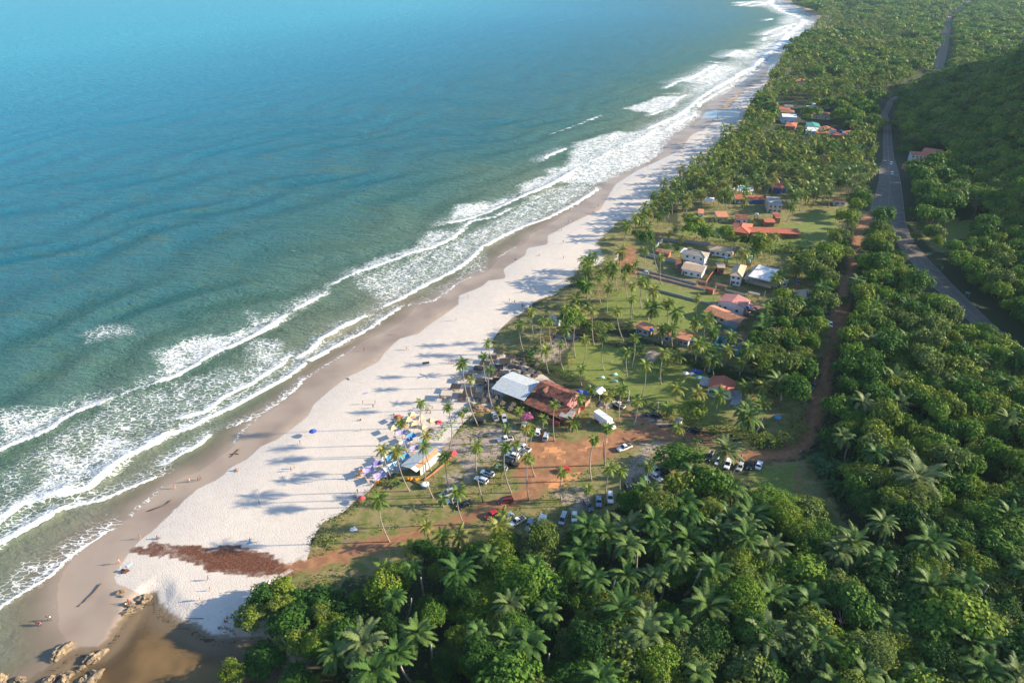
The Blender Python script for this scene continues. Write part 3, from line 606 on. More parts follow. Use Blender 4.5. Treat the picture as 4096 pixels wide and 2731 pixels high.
# zebra crossing
l0, r0 = at(*S('K', 1462, 935)), at(*S('K', 1632, 950)); mb = MB(); L = math.hypot(r0[0] - l0[0], r0[1] - l0[1]); n = 12
for k in range(n):
    f0, f1 = (k + .1) / n, (k + .6) / n
    for f, g_ in ((f0, f1),):
        xa, ya = l0[0] + (r0[0] - l0[0]) * f, l0[1] + (r0[1] - l0[1]) * f; xb, yb = l0[0] + (r0[0] - l0[0]) * g_, l0[1] + (r0[1] - l0[1]) * g_
        mb.add([(xa, ya, .20), (xb, yb, .20), (xb + .5, yb + 3.4, .20), (xa + .5, ya + 3.4, .20)], [(0, 1, 2, 3)])
mb.v = [(v[0], v[1], gz(v[0], v[1]) + .19) for v in mb.v]
tag(mb.build('zebra_crossing', whi), 'faded zebra crossing across the highway near two white cars', 'road marking', kind='structure')
# ============================================================ BUILDINGS
def roofmat(name, c1, c2, lo=.4, hi=.65, sc=.9, rough=.85, course=1.1, bump=.5, metallic=0.0):
    t = NT(name); tc = t.n('TexCoord').outputs['Object']
    n = t.noise(tc, sc, 5, .65); w = t.n('TexWave', wave_type='BANDS', bands_direction='X'); w.inputs['Scale'].default_value = course; w.inputs['Distortion'].default_value = .35
    t.l(tc, w.inputs['Vector']); w2 = t.n('TexWave', wave_type='BANDS', bands_direction='Y'); w2.inputs['Scale'].default_value = course * .8; w2.inputs['Distortion'].default_value = .5; t.l(tc, w2.inputs['Vector'])
    hgt = t.math('ADD', w.outputs[0], t.math('MULTIPLY', w2.outputs[0], .4))
    base = t.mix(t.rng(n, lo, hi), c4(c1), c4(c2)); base = t.mix(t.rng(hgt, .1, .9, .28, 0), base, c4((c1[0] * .5, c1[1] * .5, c1[2] * .5)))
    b = t.bsdf(base, rough, Metallic=metallic); t.l(t.bump(hgt, bump, .08), b.inputs['Normal']); return t.m
RM = dict(orange=roofmat('orange_clay_tile', (.50, .19, .095), (.56, .27, .155)), red=roofmat('red_clay_tile', (.46, .125, .07), (.38, .105, .06)),
          old=roofmat('weathered_clay_tile', (.25, .075, .042), (.075, .038, .028), .42, .58, .7), brown=roofmat('brown_clay_tile', (.30, .14, .08), (.16, .08, .05)),
          tan=roofmat('tan_clay_tile', (.50, .375, .27), (.40, .30, .21)), grey=roofmat('grey_tile', (.36, .31, .27), (.26, .23, .20)),
          dark=roofmat('dark_fibre_cement', (.10, .11, .12), (.16, .16, .16)), pink=roofmat('pink_metal_sheet', (.40, .155, .14), (.34, .125, .11), course=2.2, rough=.5),
          metal=roofmat('pale_metal_sheet', (.46, .51, .56), (.40, .45, .50), course=2.0, rough=.45, bump=.7), white=roofmat('white_metal_sheet', (.78, .80, .82), (.70, .73, .76), course=2.0, rough=.5),
          fibre=roofmat('old_fibre_cement', (.34, .34, .33), (.22, .21, .20), .4, .7, .8), rust=roofmat('rusty_metal_sheet', (.45, .20, .09), (.58, .36, .22), .35, .6, .8), slab=roofmat('bare_concrete_slab', (.62, .62, .63), (.42, .42, .42), .45, .75, .3, course=.2, bump=.05),
          thatch=roofmat('straw_thatch', (.22, .18, .15), (.30, .25, .20), course=3, bump=.8), cream=roofmat('cream_tile', (.62, .55, .42), (.55, .48, .36)), green=roofmat('turquoise_panel', (.03, .28, .21), (.04, .24, .19), course=.6))
WM = dict(white=plain('white_plaster', (.60, .60, .62), .85, .08), pink=plain('pink_plaster', (.42, .15, .17), .85, .12), red=plain('red_painted_wall', (.34, .075, .065), .85, .15), grey=plain('grey_block_wall', (.30, .31, .32), .9, .2, 2.5),
          turq=plain('turquoise_plaster', (.09, .33, .38), .85, .2), palepink=plain('pale_pink_plaster', (.70, .60, .61), .85, .08), yellow=plain('yellow_plaster', (.55, .36, .14), .85, .12), brick=plain('bare_brick', (.34, .13, .07), .9, .25, 3),
          conc=plain('raw_concrete', (.33, .32, .31), .9, .2, 1.2), blue=plain('blue_plaster', (.03, .12, .36), .8, .15), sky=plain('pale_blue_plaster', (.42, .52, .66), .8, .1), cream=plain('cream_plaster', (.50, .44, .36), .85, .15), salmon=plain('salmon_painted_wall', (.46, .19, .13), .85, .15), wood=plain('weathered_wood', (.20, .13, .08), .85, .3, 4), metal=plain('corrugated_metal_wall', (.42, .44, .43), .5, .2, 3))
GLASS = plain('window_glass', (.03, .04, .05), .12, .05); FRAME = plain('window_frame', (.35, .33, .30), .6, .1); DOOR = plain('door_panel', (.12, .10, .09), .6, .2)
WOODM = plain('timber_post', (.23, .17, .12), .85, .25, 3)
FOOT = []      # world footprints
ROOFPIX = []   # projected roofs, so that no tree is planted right in front of a house
LM = []        # landmarks for labels: (text, pixel)
def frame3(c, a, b, cc, ze):
    A, B, C = (Vector(at(*S(c, *p), ze)) for p in (a, b, cc))
    u = (B - A).normalized(); v = Vector((-u.y, u.x)); Lx = (B - A).length; D = (C - B).dot(v)
    if D < 0: v = -v; D = -D; u = u
    cen = A + u * Lx / 2 + v * D / 2; rz = math.atan2(u.y, u.x)
    return cen, rz, Lx, D
def opening(root, x, y, z, w, h, side, kind='window', mat=None):
    """a window or door on the wall plane; side: 's','n' (normal -y,+y) 'w','e'"""
    sx = {'s': (0, -1), 'n': (0, 1), 'w': (-1, 0), 'e': (1, 0)}[side]; fr = MB(); pn = MB()
    def bx(mb, w2, h0, h1, d0, d1, off=0):
        if sx[0] == 0: ya, yb = sorted((y + sx[1] * d0, y + sx[1] * d1)); mb.box(x - w2 + off, x + w2 + off, ya, yb, h0, h1)
        else: xa, xb = sorted((x + sx[0] * d0, x + sx[0] * d1)); mb.box(xa, xb, y - w2 + off, y + w2 + off, h0, h1)
    if kind == 'window':
        bx(fr, w / 2, z - .06, z, -.02, .09); bx(fr, w / 2, z + h, z + h + .06, -.02, .07)
        bx(fr, .04, z, z + h, -.02, .07, -w / 2 + .04); bx(fr, .04, z, z + h, -.02, .07, w / 2 - .04); bx(fr, .025, z, z + h, -.02, .06)
        f = fr.build('window', FRAME, root); bx(pn, w / 2 - .08, z, z + h, -.02, .03); pn.build('pane', GLASS, f); return f
    bx(pn, w / 2, z, z + h, -.02, .045); return pn.build('door', mat or DOOR, root)
def house(name, label, cat, c, a, b, cc, ze, rh, kind='gable', wall='white', roof='orange', wins=2, door=True, over=.5, wins_e=0, floors=1, group=None, openside=False, posts=True, z0=None, chimney=False, lm=None):
    cen, rz, Lx, D = frame3(c, a, b, cc, ze); g0 = gz(cen.x, cen.y) if z0 is None else z0
    root = thing(name, label, cat, (cen.x, cen.y, g0), rz, group); ze = ze - g0
    hx, hy = Lx / 2, D / 2; wx, wy = hx - over, hy - over; roofm = RM[roof]; wm = WM[wall]; mb = MB(); T = .14
    u = Vector((math.cos(rz), math.sin(rz))); v = Vector((-u.y, u.x))
    fp = [cen + u * sx * hx + v * sy * hy for sx, sy in ((-1, -1), (1, -1), (1, 1), (-1, 1))]
    FOOT.append(np.array([(p.x, p.y) for p in fp]))
    px, py = proj([p.x for p in fp], [p.y for p in fp], [ze + g0] * 4); ROOFPIX.append((np.column_stack([px, py]), cen.y))
    if lm: LM.append((lm, (float(np.mean(px)), float(np.mean(py)))))
    nohip = kind in ('gable', 'gablev')
    if kind == 'gable':
        prof = [(-hy, ze), (0, ze + rh), (hy, ze), (hy, ze - T), (0, ze + rh - T), (-hy, ze - T)]; mb.prism(prof, Lx)
        wprof = [(-wy, 0), (-wy, ze - T - .02), (0, ze + rh * (wy / hy) - T - .03), (wy, ze - T - .02), (wy, 0)]; wall_mb = MB().prism(wprof, 2 * wx)
    elif kind == 'gablev':
        prof = [(-hx, ze), (0, ze + rh), (hx, ze), (hx, ze - T), (0, ze + rh - T), (-hx, ze - T)]; mb.prism(prof, D, 'y')
        wprof = [(-wx, 0), (-wx, ze - T - .02), (0, ze + rh * (wx / hx) - T - .03), (wx, ze - T - .02), (wx, 0)]; wall_mb = MB().prism(wprof, 2 * wy, 'y')
    elif kind == 'hip':
        rx, ry = max(hx - hy, 0) , max(hy - hx, 0)
        vs = [(-hx, -hy, ze), (hx, -hy, ze), (hx, hy, ze), (-hx, hy, ze), (-rx, -ry, ze + rh), (rx, -ry, ze + rh), (rx, ry, ze + rh), (-rx, ry, ze + rh), (-hx, -hy, ze - T), (hx, -hy, ze - T), (hx, hy, ze - T), (-hx, hy, ze - T)]
        mb.add(vs, [(0, 1, 5, 4), (1, 2, 6, 5), (2, 3, 7, 6), (3, 0, 4, 7), (4, 5, 6, 7), (11, 10, 9, 8), (8, 9, 1, 0), (9, 10, 2, 1), (10, 11, 3, 2), (11, 8, 0, 3)]); wall_mb = MB().box(-wx, wx, -wy, wy, 0, ze - T - .01)
        cap = MB()
        for p_, q_ in (((-rx, -ry), (rx, ry)), ((-hx, -hy), (-rx, -ry)), ((hx, -hy), (rx, -ry)), ((hx, hy), (rx, ry)), ((-hx, hy), (-rx, ry))):
            za = ze + rh if (abs(p_[0]) == rx and abs(p_[1]) == ry) else ze
            if (Vector(p_) - Vector(q_)).length > .1: cap.tube([(p_[0], p_[1], za + .04), (q_[0], q_[1], ze + rh + .04)], .09, 5)
    elif kind == 'shed':
        prof = [(-hy, ze), (hy, ze + rh), (hy, ze + rh - T), (-hy, ze - T)]; mb.prism(prof, Lx)
        wprof = [(-wy, 0), (-wy, ze - T - .02), (wy, ze + rh * (1 - over / D) - T - .03), (wy, 0)]; wall_mb = MB().prism(wprof, 2 * wx)
    else:
        mb.box(-hx, hx, -hy, hy, ze - .22, ze); wall_mb = MB().box(-wx, wx, -wy, wy, 0, ze - .23)
    ro = mb.build('roof', roofm, root)
    if kind == 'hip': cap.build('ridge_tiles', RM['orange' if roof in ('orange', 'red') else roof], ro)
    if openside:      # a roof on posts
        n = max(2, int(Lx / 4) + 1)
        for i in range(n):
            for sy in (-1, 1):
                X = -wx + 2 * wx * i / (n - 1); zt = ze + (rh if (kind == 'shed' and sy > 0) else 0) - T + .05
                if kind == 'gablev': zt = ze + rh * (1 - abs(X) / hx) - T + .02
                MB().box(X - .09, X + .09, sy * wy - .09, sy * wy + .09, 0, zt).build('post', WOODM, root)
    else:
        wall_mb.build('wall', wm, root)
        fh = (ze - .2) / floors
        for f in range(floors):
            for i in range(wins):
                X = -wx + 2 * wx * (i + .5) / max(wins, 1) + (.5 if f == 0 and door and i == 0 else 0)
                if 2 * wx > 2: opening(root, X, -wy, f * fh + 1.0, min(1.2, 2 * wx / (wins + .6)), 1.05, 's')
            for i in range(wins_e):
                Y = -wy + 2 * wy * (i + .5) / wins_e; opening(root, wx, Y, f * fh + 1.0, 1.0, 1.0, 'e'); opening(root, -wx, Y, f * fh + 1.0, 1.0, 1.0, 'w')
        if door and 2 * wx > 3: opening(root, -wx + .9, -wy, 0.02, .95, 2.1, 's', 'door')
    return root, cen, rz, hx, hy, ze
house('beach_restaurant', 'open beach restaurant under a big pale corrugated metal gable roof beside the dark shelters', 'restaurant', 'B', (1040, 795), (1550, 990), (1850, 705), 3.2, 1.4, 'gable', 'white', 'metal', openside=True, lm='pale metal restaurant roof')
r_, cen, rz, hx, hy, ze_ = house('tiled_restaurant', 'two storey pink restaurant with weathered dark red tile roofs beside the pale metal roof', 'restaurant', 'B', (1700, 815), (2235, 1035), (2387, 850), 4.8, 1.4, 'gable', 'pink', 'old', wins=3, wins_e=1, floors=2, lm='pink tiled restaurant')
# dormer and lower porch roof of the tiled restaurant
MB().prism([(-1.1, ze_ + .5), (0, ze_ + 1.5), (1.1, ze_ + .5), (1.1, ze_ + .38), (0, ze_ + 1.38), (-1.1, ze_ + .38)], 3.0, 'y', -hy * .62).build('dormer_roof', RM['old'], r_).location.x = -hx * .45
dw = MB().prism([(-.85, ze_ + .1), (-.85, ze_ + .55), (0, ze_ + 1.3), (.85, ze_ + .55), (.85, ze_ + .1)], 2.4, 'y', -hy * .62).build('dormer', WM['pink'], r_); dw.location.x = -hx * .45
opening(dw, 0, -hy * .62 - 1.2, ze_ + .3, .8, .5, 's')
pr = MB().prism([(-hy - 6.3, 2.7), (-hy + .2, 3.7), (-hy + .2, 3.56), (-hy - 6.3, 2.56)], 2 * hx + 1.6, 'x', .9).build('porch_roof', RM['old'], r_)
for i in range(7): MB().box(-hx - .8 + i * (2 * hx + 2) / 6 - .09, -hx - .8 + i * (2 * hx + 2) / 6 + .09, -hy - 6.1, -hy - 5.9, 0, 2.6).build('post', WOODM, r_)
MB().box(-hx * .15, hx + 1.5, -hy - 7.3, -hy - 7.1, 0, 1.9).build('low_wall', WM['red'], r_)
house('lean_to_shed', 'salmon walled lean-to with an old grey roof at the end of the pink restaurant', 'shed', 'D', (1510, 245), (1700, 300), (1815, 175), 3.0, .4, 'shed', 'red', 'fibre', wins=1, door=False, over=.15, lm='grey roofed lean-to')
house('market_shed', 'small shed with a white metal roof between blue umbrellas and the hedge', 'shed', 'X', (612, 460), (700, 500), (775, 455), 2.8, .9, 'gablev', 'wood', 'white', openside=True, lm='white roofed shed')
house('guard_kiosk', 'tiny white kiosk with a grey sheet roof by the hedge and the dirt road', 'kiosk', 'F', (1765, 510), (1850, 545), (1910, 505), 2.6, .3, 'shed', 'white', 'fibre', wins=1, over=.25, lm='white kiosk')
r_, *_h = house('garden_house', 'white garden house with a red tile roof and curved white veranda on the shaded lawn', 'house', 'H', (1285, 965), (1690, 1065), (1770, 893), 3.4, 1.5, 'gablev', 'white', 'red', wins=3, wins_e=1, lm='red tiled garden house')
MB().prism([(-_h[4] + .5, 3.0), (_h[4] - 1, 3.3), (_h[4] - 1, 3.15), (-_h[4] + .5, 2.85)], 3.6, 'x', -_h[3] - 1.9).build('side_roof', RM['fibre'], r_)
MB().tube([(-_h[3] * .4 + 1.6 * math.cos(k * .393), -_h[4] - .6 - 1.4 * math.sin(k * .393), .9) for k in range(9)], .22, 6).build('veranda_rail', WM['white'], r_)
house('thatched_hut', 'hut with a grey straw roof among coconut palms on the lawn', 'hut', 'H', (285, 520), (455, 575), (518, 425), 2.6, .9, 'gable', 'wood', 'thatch', openside=True, lm='straw roofed hut')
house('orange_roof_chalet', 'small grey chalet with bright orange tiles, nearest of three to the big leafy tree', 'house', 'V', (1880, 750), (2048, 800), (2110, 748), 3.2, .7, 'shed', 'grey', 'orange', wins=2, over=.4, group='three small orange roofed chalets', lm='first orange chalet')
house('orange_roof_chalet', 'middle one of three small grey chalets with bright orange tiles', 'house', 'H', (510, 125), (715, 178), (800, 105), 3.2, .7, 'shed', 'grey', 'orange', wins=2, over=.4, group='three small orange roofed chalets', lm='middle orange chalet')
house('orange_roof_chalet', 'grey chalet with bright orange tiles next to a blue water tank, last of three', 'house', 'H', (802, 195), (1005, 250), (1085, 182), 3.2, .7, 'shed', 'grey', 'orange', wins=2, over=.4, group='three small orange roofed chalets', lm='third orange chalet')
house('small_block_house', 'low whitish block house with dark fibre cement roof below the long orange roof', 'house', 'I', (990, 1165), (1150, 1215), (1187, 1165), 3.0, .5, 'shed', 'turq', 'dark', wins=2, over=.25, lm='dark roofed block house')
house('long_tiled_pavilion', 'long open pavilion under an orange clay tile gable roof', 'pavilion', 'I', (775, 1010), (1185, 1168), (1275, 1080), 3.1, 1.2, 'gable', 'cream', 'orange', wins=5, over=1.2, lm='long orange pavilion')
r_, *_h = house('pink_roof_house', 'pale pink house with a pink metal sheet gable roof and a carport', 'house', 'I', (945, 893), (1255, 975), (1340, 885), 3.9, 1.3, 'gablev', 'palepink', 'pink', wins=2, over=.25, lm='pink metal roof house')
MB().prism([(-_h[4] + 1, 3.1), (_h[4] - 1.2, 3.2), (_h[4] - 1.2, 3.1), (-_h[4] + 1, 3.0)], 8.5, 'x', _h[3] + 4.1).build('carport_roof', RM['pink'], r_)
for yy in (-1, 1): MB().box(_h[3] + 8.0, _h[3] + 8.2, yy * 2.6 - .1, yy * 2.6 + .1, 0, 3.05).build('post', WOODM, r_)
# unfinished concrete house
r_, *_h = house('unfinished_house', 'unfinished two storey concrete house with a bare white slab on columns', 'building site', 'I', (1300, 600), (1558, 662), (1690, 525), 5.8, 0, 'flat', 'conc', 'slab', openside=True, posts=True, lm='bare concrete slab house')
MB().box(-_h[3] + .2, _h[3] - .2, -_h[4] + .2, _h[4] - .2, 2.7, 2.9).build('upper_floor', WM['conc'], r_)
MB().box(-_h[3] + .6, _h[3] - 3, -_h[4] + 3, -_h[4] + 3.2, 0, 2.69).build('wall', WM['cream'], r_)
MB().box(-_h[3] + .6, _h[3] - .6, _h[4] - 1.0, _h[4] - .8, 2.9, 5.5).build('wall', WM['cream'], r_)
house('tan_tile_villa', 'villa with a tan hip roof and timber balcony left of the bare concrete slab', 'house', 'I', (1085, 590), (1232, 615), (1330, 485), 5.0, 1.2, 'hip', 'white', 'tan', wins=2, wins_e=2, floors=2, lm='tan roofed villa')
house('side_annex', 'brick annex with a small tan tile roof behind the tan villa', 'house', 'I', (935, 500), (1035, 505), (1110, 450), 3.6, .6, 'gable', 'brick', 'tan', wins=1, lm='brick annex')
house('white_bungalow', 'long white bungalow with sunlit tan gable roof beside a fenced lane', 'house', 'I', (510, 512), (768, 563), (858, 480), 3.4, 1.4, 'gable', 'white', 'tan', wins=3, wins_e=2, lm='white bungalow')
house('red_tile_porch', 'dark red tiled open porch at the left end of the white bungalow', 'porch', 'I', (442, 506), (512, 512), (600, 425), 2.8, .6, 'shed', 'white', 'old', openside=True)
house('grey_roof_villa', 'two storey white villa with a grey hip roof behind the white bungalow', 'house', 'I', (535, 332), (798, 388), (862, 330), 5.6, 1.3, 'hip', 'white', 'grey', wins=3, wins_e=2, floors=2, lm='grey roofed villa')
house('tin_carport', 'pale blue tin roof leaning on the grey roofed villa', 'carport', 'I', (497, 322), (535, 330), (585, 280), 4.8, .2, 'shed', 'white', 'white', openside=True)
house('hip_roof_house', 'low white house with a tan hip roof patched with dark old tiles', 'house', 'I', (835, 290), (1125, 335), (1150, 272), 3.1, 1.3, 'hip', 'white', 'tan', wins=4, lm='patched hip roof house')
house('small_tiled_store', 'small store half roofed with brown tiles near the lane gate', 'shed', 'I', (205, 306), (370, 342), (398, 300), 2.8, .5, 'gable', 'brick', 'brown', wins=1, lm='brown tiled store')
house('red_gate_shelter', 'tiny red tiled gate shelter on the lane', 'gatehouse', 'I', (793, 745), (893, 770), (900, 750), 2.4, .4, 'gable', 'brick', 'red', wins=0, over=.15, lm='red gate shelter')
house('gate_canopy', 'narrow brown tiled canopy over a wooden gate, in front of the white bungalow', 'gatehouse', 'I', (690, 655), (808, 683), (812, 662), 2.5, .35, 'gable', 'wood', 'brown', openside=True, over=.2)
house('gate_canopy', 'narrow brown tiled canopy over a gate, between the lane pole and the tan villa', 'gatehouse', 'I', (907, 695), (1040, 728), (1044, 707), 2.5, .35, 'gable', 'wood', 'brown', openside=True, over=.2)
house('gate_canopy', 'narrow grey canopy over a wooden gate, behind the pink metal roof house', 'gatehouse', 'I', (1300, 797), (1430, 825), (1436, 803), 2.5, .35, 'gable', 'wood', 'grey', openside=True, over=.2)
house('salmon_tile_house', 'salmon tiled house half hidden by palms right of the concrete slab house', 'house', 'I', (1810, 770), (1960, 880), (2120, 830), 3.2, 1.1, 'hip', 'cream', 'tan', wins=2, lm='salmon tiled house')
house('white_outbuilding', 'small white outbuilding with a cream tile edge beside the slab house', 'house', 'I', (1690, 655), (1775, 665), (1808, 650), 3.2, .3, 'shed', 'white', 'cream', wins=1, door=False)
house('long_red_villa', 'very long low villa with a bright red hip roof on an open lawn', 'house', 'J', (940, 957), (1780, 990), (1788, 925), 3.0, 1.1, 'hip', 'brick', 'red', wins=9, over=1.2, lm='long red roof')
house('main_red_wing', 'taller left wing of the long red roofed villa', 'house', 'J', (938, 952), (1170, 985), (1190, 868), 3.5, 1.6, 'hip', 'brick', 'red', wins=2, over=1.0)
house('blue_wall_house', 'house with red tile roofs and deep blue walls in the coconut grove', 'house', 'J', (1400, 428), (1555, 460), (1570, 370), 3.6, 1.2, 'gable', 'blue', 'red', wins=2, group=None, lm='deep blue house')
house('pool_house', 'red tile roofed wing joined to the deep blue house', 'house', 'J', (1315, 372), (1420, 400), (1480, 350), 3.4, 1.0, 'gable', 'blue', 'red', wins=1)
house('white_pavilion', 'small white square pavilion among palms near the beach lane', 'pavilion', 'J', (640, 598), (760, 606), (770, 565), 2.8, .9, 'hip', 'white', 'white', openside=True, lm='white pavilion')
house('tiled_cottage', 'bright orange tiled cottage behind the dark hedge of the red villa', 'house', 'J', (788, 787), (928, 790), (938, 735), 3.0, .8, 'shed', 'cream', 'orange', wins=2, over=.2, lm='orange cottage')
house('tiled_cottage', 'dark red tiled cottage between the orange cottage and the white tank', 'house', 'J', (1000, 808), (1160, 818), (1174, 762), 3.0, .8, 'gable', 'white', 'old', wins=2, lm='dark red cottage')
house('tiled_cottage', 'low red tiled cottage behind the middle of the long red villa', 'house', 'J', (1350, 850), (1478, 852), (1488, 805), 2.9, .7, 'gable', 'brick', 'red', wins=2)
house('tiled_cottage', 'red shed roof cottage right of a water tank behind the red villa', 'house', 'J', (1478, 800), (1545, 802), (1550, 745), 3.4, .5, 'shed', 'brick', 'red', wins=1)
house('grey_block_building', 'plain two storey greyish cream building in the coconut grove', 'house', 'J', (1395, 640), (1560, 650), (1590, 565), 5.2, .4, 'shed', 'cream', 'fibre', wins=3, floors=2, over=.15, lm='grey cream building')
house('red_tile_row', 'row house with red tiles and a blue wall left of the grey cream building', 'house', 'J', (1118, 585), (1355, 585), (1365, 535), 3.0, .8, 'gable', 'blue', 'red', wins=3)
house('red_tile_row', 'red tiled house by the white edged swimming pool', 'house', 'J', (1000, 575), (1110, 580), (1120, 520), 3.0, .8, 'gable', 'white', 'red', wins=2)
house('beach_lane_house', 'orange tiled house at the grove end of the beach lane', 'house', 'J', (565, 745), (635, 750), (640, 695), 3.0, .6, 'gable', 'white', 'orange', wins=1)
house('roadside_house', 'brown tiled low house beside the highway edge of the grove', 'house', 'J', (2165, 605), (2310, 612), (2322, 575), 2.8, .7, 'gable', 'white', 'brown', wins=2)
house('grove_cabin', 'red roofed cabin alone among the palms near the highway', 'house', 'J', (2020, 150), (2070, 152), (2072, 115), 3.0, .7, 'hip', 'brick', 'red', wins=1)
house('roadside_hotel', 'two storey white and turquoise inn with red tiles right of the highway', 'hotel', 'K', (1752, 748), (1985, 765), (2000, 735), 6.2, 1.0, 'gable', 'white', 'red', wins=6, wins_e=1, floors=2, over=.6, lm='white inn')
house('hotel_wing', 'rear wing of the white inn with its own red tile roof', 'hotel', 'K', (1850, 720), (2025, 745), (2040, 705), 7.0, 1.0, 'gable', 'white', 'red', wins=4, floors=2)
house('hotel_front_wing', 'low front wing of the white inn with orange red tiles', 'hotel', 'K', (1795, 800), (1985, 822), (2000, 785), 3.4, 1.0, 'hip', 'white', 'red', wins=3)
# far village
far = [('white_villa', 'white gabled villa with a white roof in the far village', 'K', (540, 395), (680, 400), (690, 372), 5.5, 1.6, 'gable', 'sky', 'white'),
       ('yellow_villa', 'yellow walled villa with brown tiles behind the white gabled villa', 'K', (500, 350), (655, 360), (670, 335), 5.0, 1.2, 'hip', 'yellow', 'brown'),
       ('seaside_house', 'pale blue walled house with red tiles at the beach end of the far village', 'K', (500, 325), (615, 332), (625, 305), 4.0, 1.2, 'gable', 'sky', 'red'),
       ('seaside_house', 'house with solar panels on its flat roof in the far village', 'K', (560, 300), (645, 305), (648, 285), 5.5, .2, 'shed', 'brick', 'dark'),
       ('village_house', 'brown hip roofed house left of the round dark tree in the far village', 'K', (815, 375), (1000, 390), (1003, 352), 3.6, 1.3, 'hip', 'cream', 'brown'),
       ('village_house', 'white building with a rooftop water box behind the far village', 'K', (780, 305), (870, 308), (878, 290), 5.5, .2, 'flat', 'white', 'slab'),
       ('village_house', 'white stepped building near the highway bend', 'K', (1160, 345), (1268, 358), (1275, 332), 4.5, .2, 'flat', 'white', 'slab'),
       ('village_house', 'turquoise roofed hall in the far village', 'K', (778, 488), (905, 495), (925, 458), 4.0, 1.0, 'gablev', 'white', 'green'),
       ('village_house', 'pale blue gabled house in the middle of the far village', 'K', (900, 520), (1055, 525), (1065, 498), 3.8, 1.6, 'gablev', 'sky', 'red'),
       ('village_house', 'brick house with red tiles by two blue water tanks', 'K', (1000, 558), (1100, 575), (1110, 548), 3.4, .8, 'gable', 'brick', 'red'),
       ('village_house', 'low red tiled house right of the blue water tanks', 'K', (1120, 552), (1210, 535), (1205, 512), 3.2, .8, 'gable', 'white', 'red'),
       ('village_house', 'low white walled yard house in front of the turquoise hall', 'K', (755, 520), (860, 532), (875, 505), 3.4, .6, 'shed', 'white', 'white'),
       ('village_house', 'long red roofed house in front of the pale blue gabled house', 'K', (855, 545), (985, 550), (1000, 530), 3.0, .7, 'gable', 'cream', 'red'),
       ('village_house', 'red roofed house among palms under the white gabled villa', 'K', (560, 480), (665, 490), (670, 450), 3.2, .9, 'hip', 'brick', 'red'),
       ('village_house', 'small cream house right of the round dark tree', 'K', (1240, 435), (1300, 440), (1303, 418), 3.8, .3, 'flat', 'cream', 'slab'),
       ('beach_villa', 'red roofed villa alone in the palm belt beside the far beach', 'K', (650, 60), (760, 66), (772, 44), 4.0, 1.6, 'hip', 'white', 'red'),
       ('far_building', 'far pale house with a white roof left of the distant straight road', 'L', (805, 268), (868, 268), (875, 250), 5, .8, 'gable', 'white', 'white'),
       ('far_building', 'distant tiled house left of the white walled compound', 'L', (850, 250), (898, 250), (902, 238), 6, .8, 'gable', 'cream', 'brown'),
       ('far_building', 'distant long white wall like building in the middle of the far forest', 'L', (1180, 280), (1305, 282), (1308, 276), 4, .2, 'flat', 'white', 'slab'),
       ('far_building', 'distant pale house at the far end of the straight road', 'L', (1755, 140), (1800, 138), (1802, 120), 8, 1.5, 'gable', 'white', 'pink'),
       ('far_building', 'distant white house above the far end of the straight road', 'L', (1690, 100), (1725, 100), (1728, 92), 8, 1.5, 'gable', 'white', 'white'),
       ('far_building', 'distant house with a red roof near the top of the far forest', 'L', (1375, 52), (1400, 52), (1402, 40), 9, 2, 'hip', 'white', 'red'),
       ('roadside_stall', 'pink walled roadside stall left of the white inn', 'K', (1678, 860), (1715, 862), (1718, 845), 2.8, .4, 'shed', 'pink', 'red')]
for nm, lb, c, a, b, cc, ze, rh, kd, wl_, rf in far:
    house(nm, lb, 'house', c, a, b, cc, ze, rh, kd, wl_, rf, wins=2, over=.4, door=False)
LM.append(('white gabled far villa', S('K', 615, 400)))
# turquoise ruin: roofless rooms and a broken brown roof
cen, rz, Lx, D = frame3('H', (1395, 285), (1800, 395), (1900, 170), 2.5)
r_ = thing('turquoise_ruin', 'half ruined turquoise house with roofless rooms and a broken brown tile roof', 'house', (cen.x, cen.y, 0), rz); hx, hy = Lx / 2, D / 2
FOOT.append(np.array([(cen.x + sx * hx * math.cos(rz) - sy * hy * math.sin(rz), cen.y + sx * hx * math.sin(rz) + sy * hy * math.cos(rz)) for sx, sy in ((-1, -1), (1, -1), (1, 1), (-1, 1))]))
LM.append(('turquoise ruin', S('H', 1600, 230)))
w = MB(); xs = [-hx, -hx * .45, -hx * .35, hx * .1, hx * .2, hx]
for x0, x1 in ((-hx, -hx * .42), (-hx * .32, hx * .12)):
    for q in ((x0, x0 + .2, -hy, hy * .1), (x1 - .2, x1, -hy, hy * .1), (x0 + .2, x1 - .2, -hy, -hy + .2), (x0 + .2, x1 - .2, hy * .1 - .2, hy * .1)): w.box(*q, 0, 2.6)
w.box(hx * .22, hx, -hy, -hy + .2, 0, 2.3); w.box(hx * .22, hx * .22 + .2, -hy + .2, hy * .2, 0, 2.5); w.box(hx - .2, hx, -hy + .2, hy * .6, 0, 2.5)
w.build('wall', WM['turq'], r_)
MB().prism([(-hy, 2.3), (-hy * .25, 2.75), (-hy * .25, 2.62), (-hy, 2.17)], hx * .8, 'x', hx * .62).build('roof', RM['dark'], r_)
MB().prism([(hy * .12, 2.8), (hy * .9, 3.5), (hy * .9, 3.36), (hy * .12, 2.66)], 2 * hx * .95, 'x', 0).build('roof', RM['brown'], r_)
opening(r_, hx * .6, -hy, .9, .9, 1.0, 's')
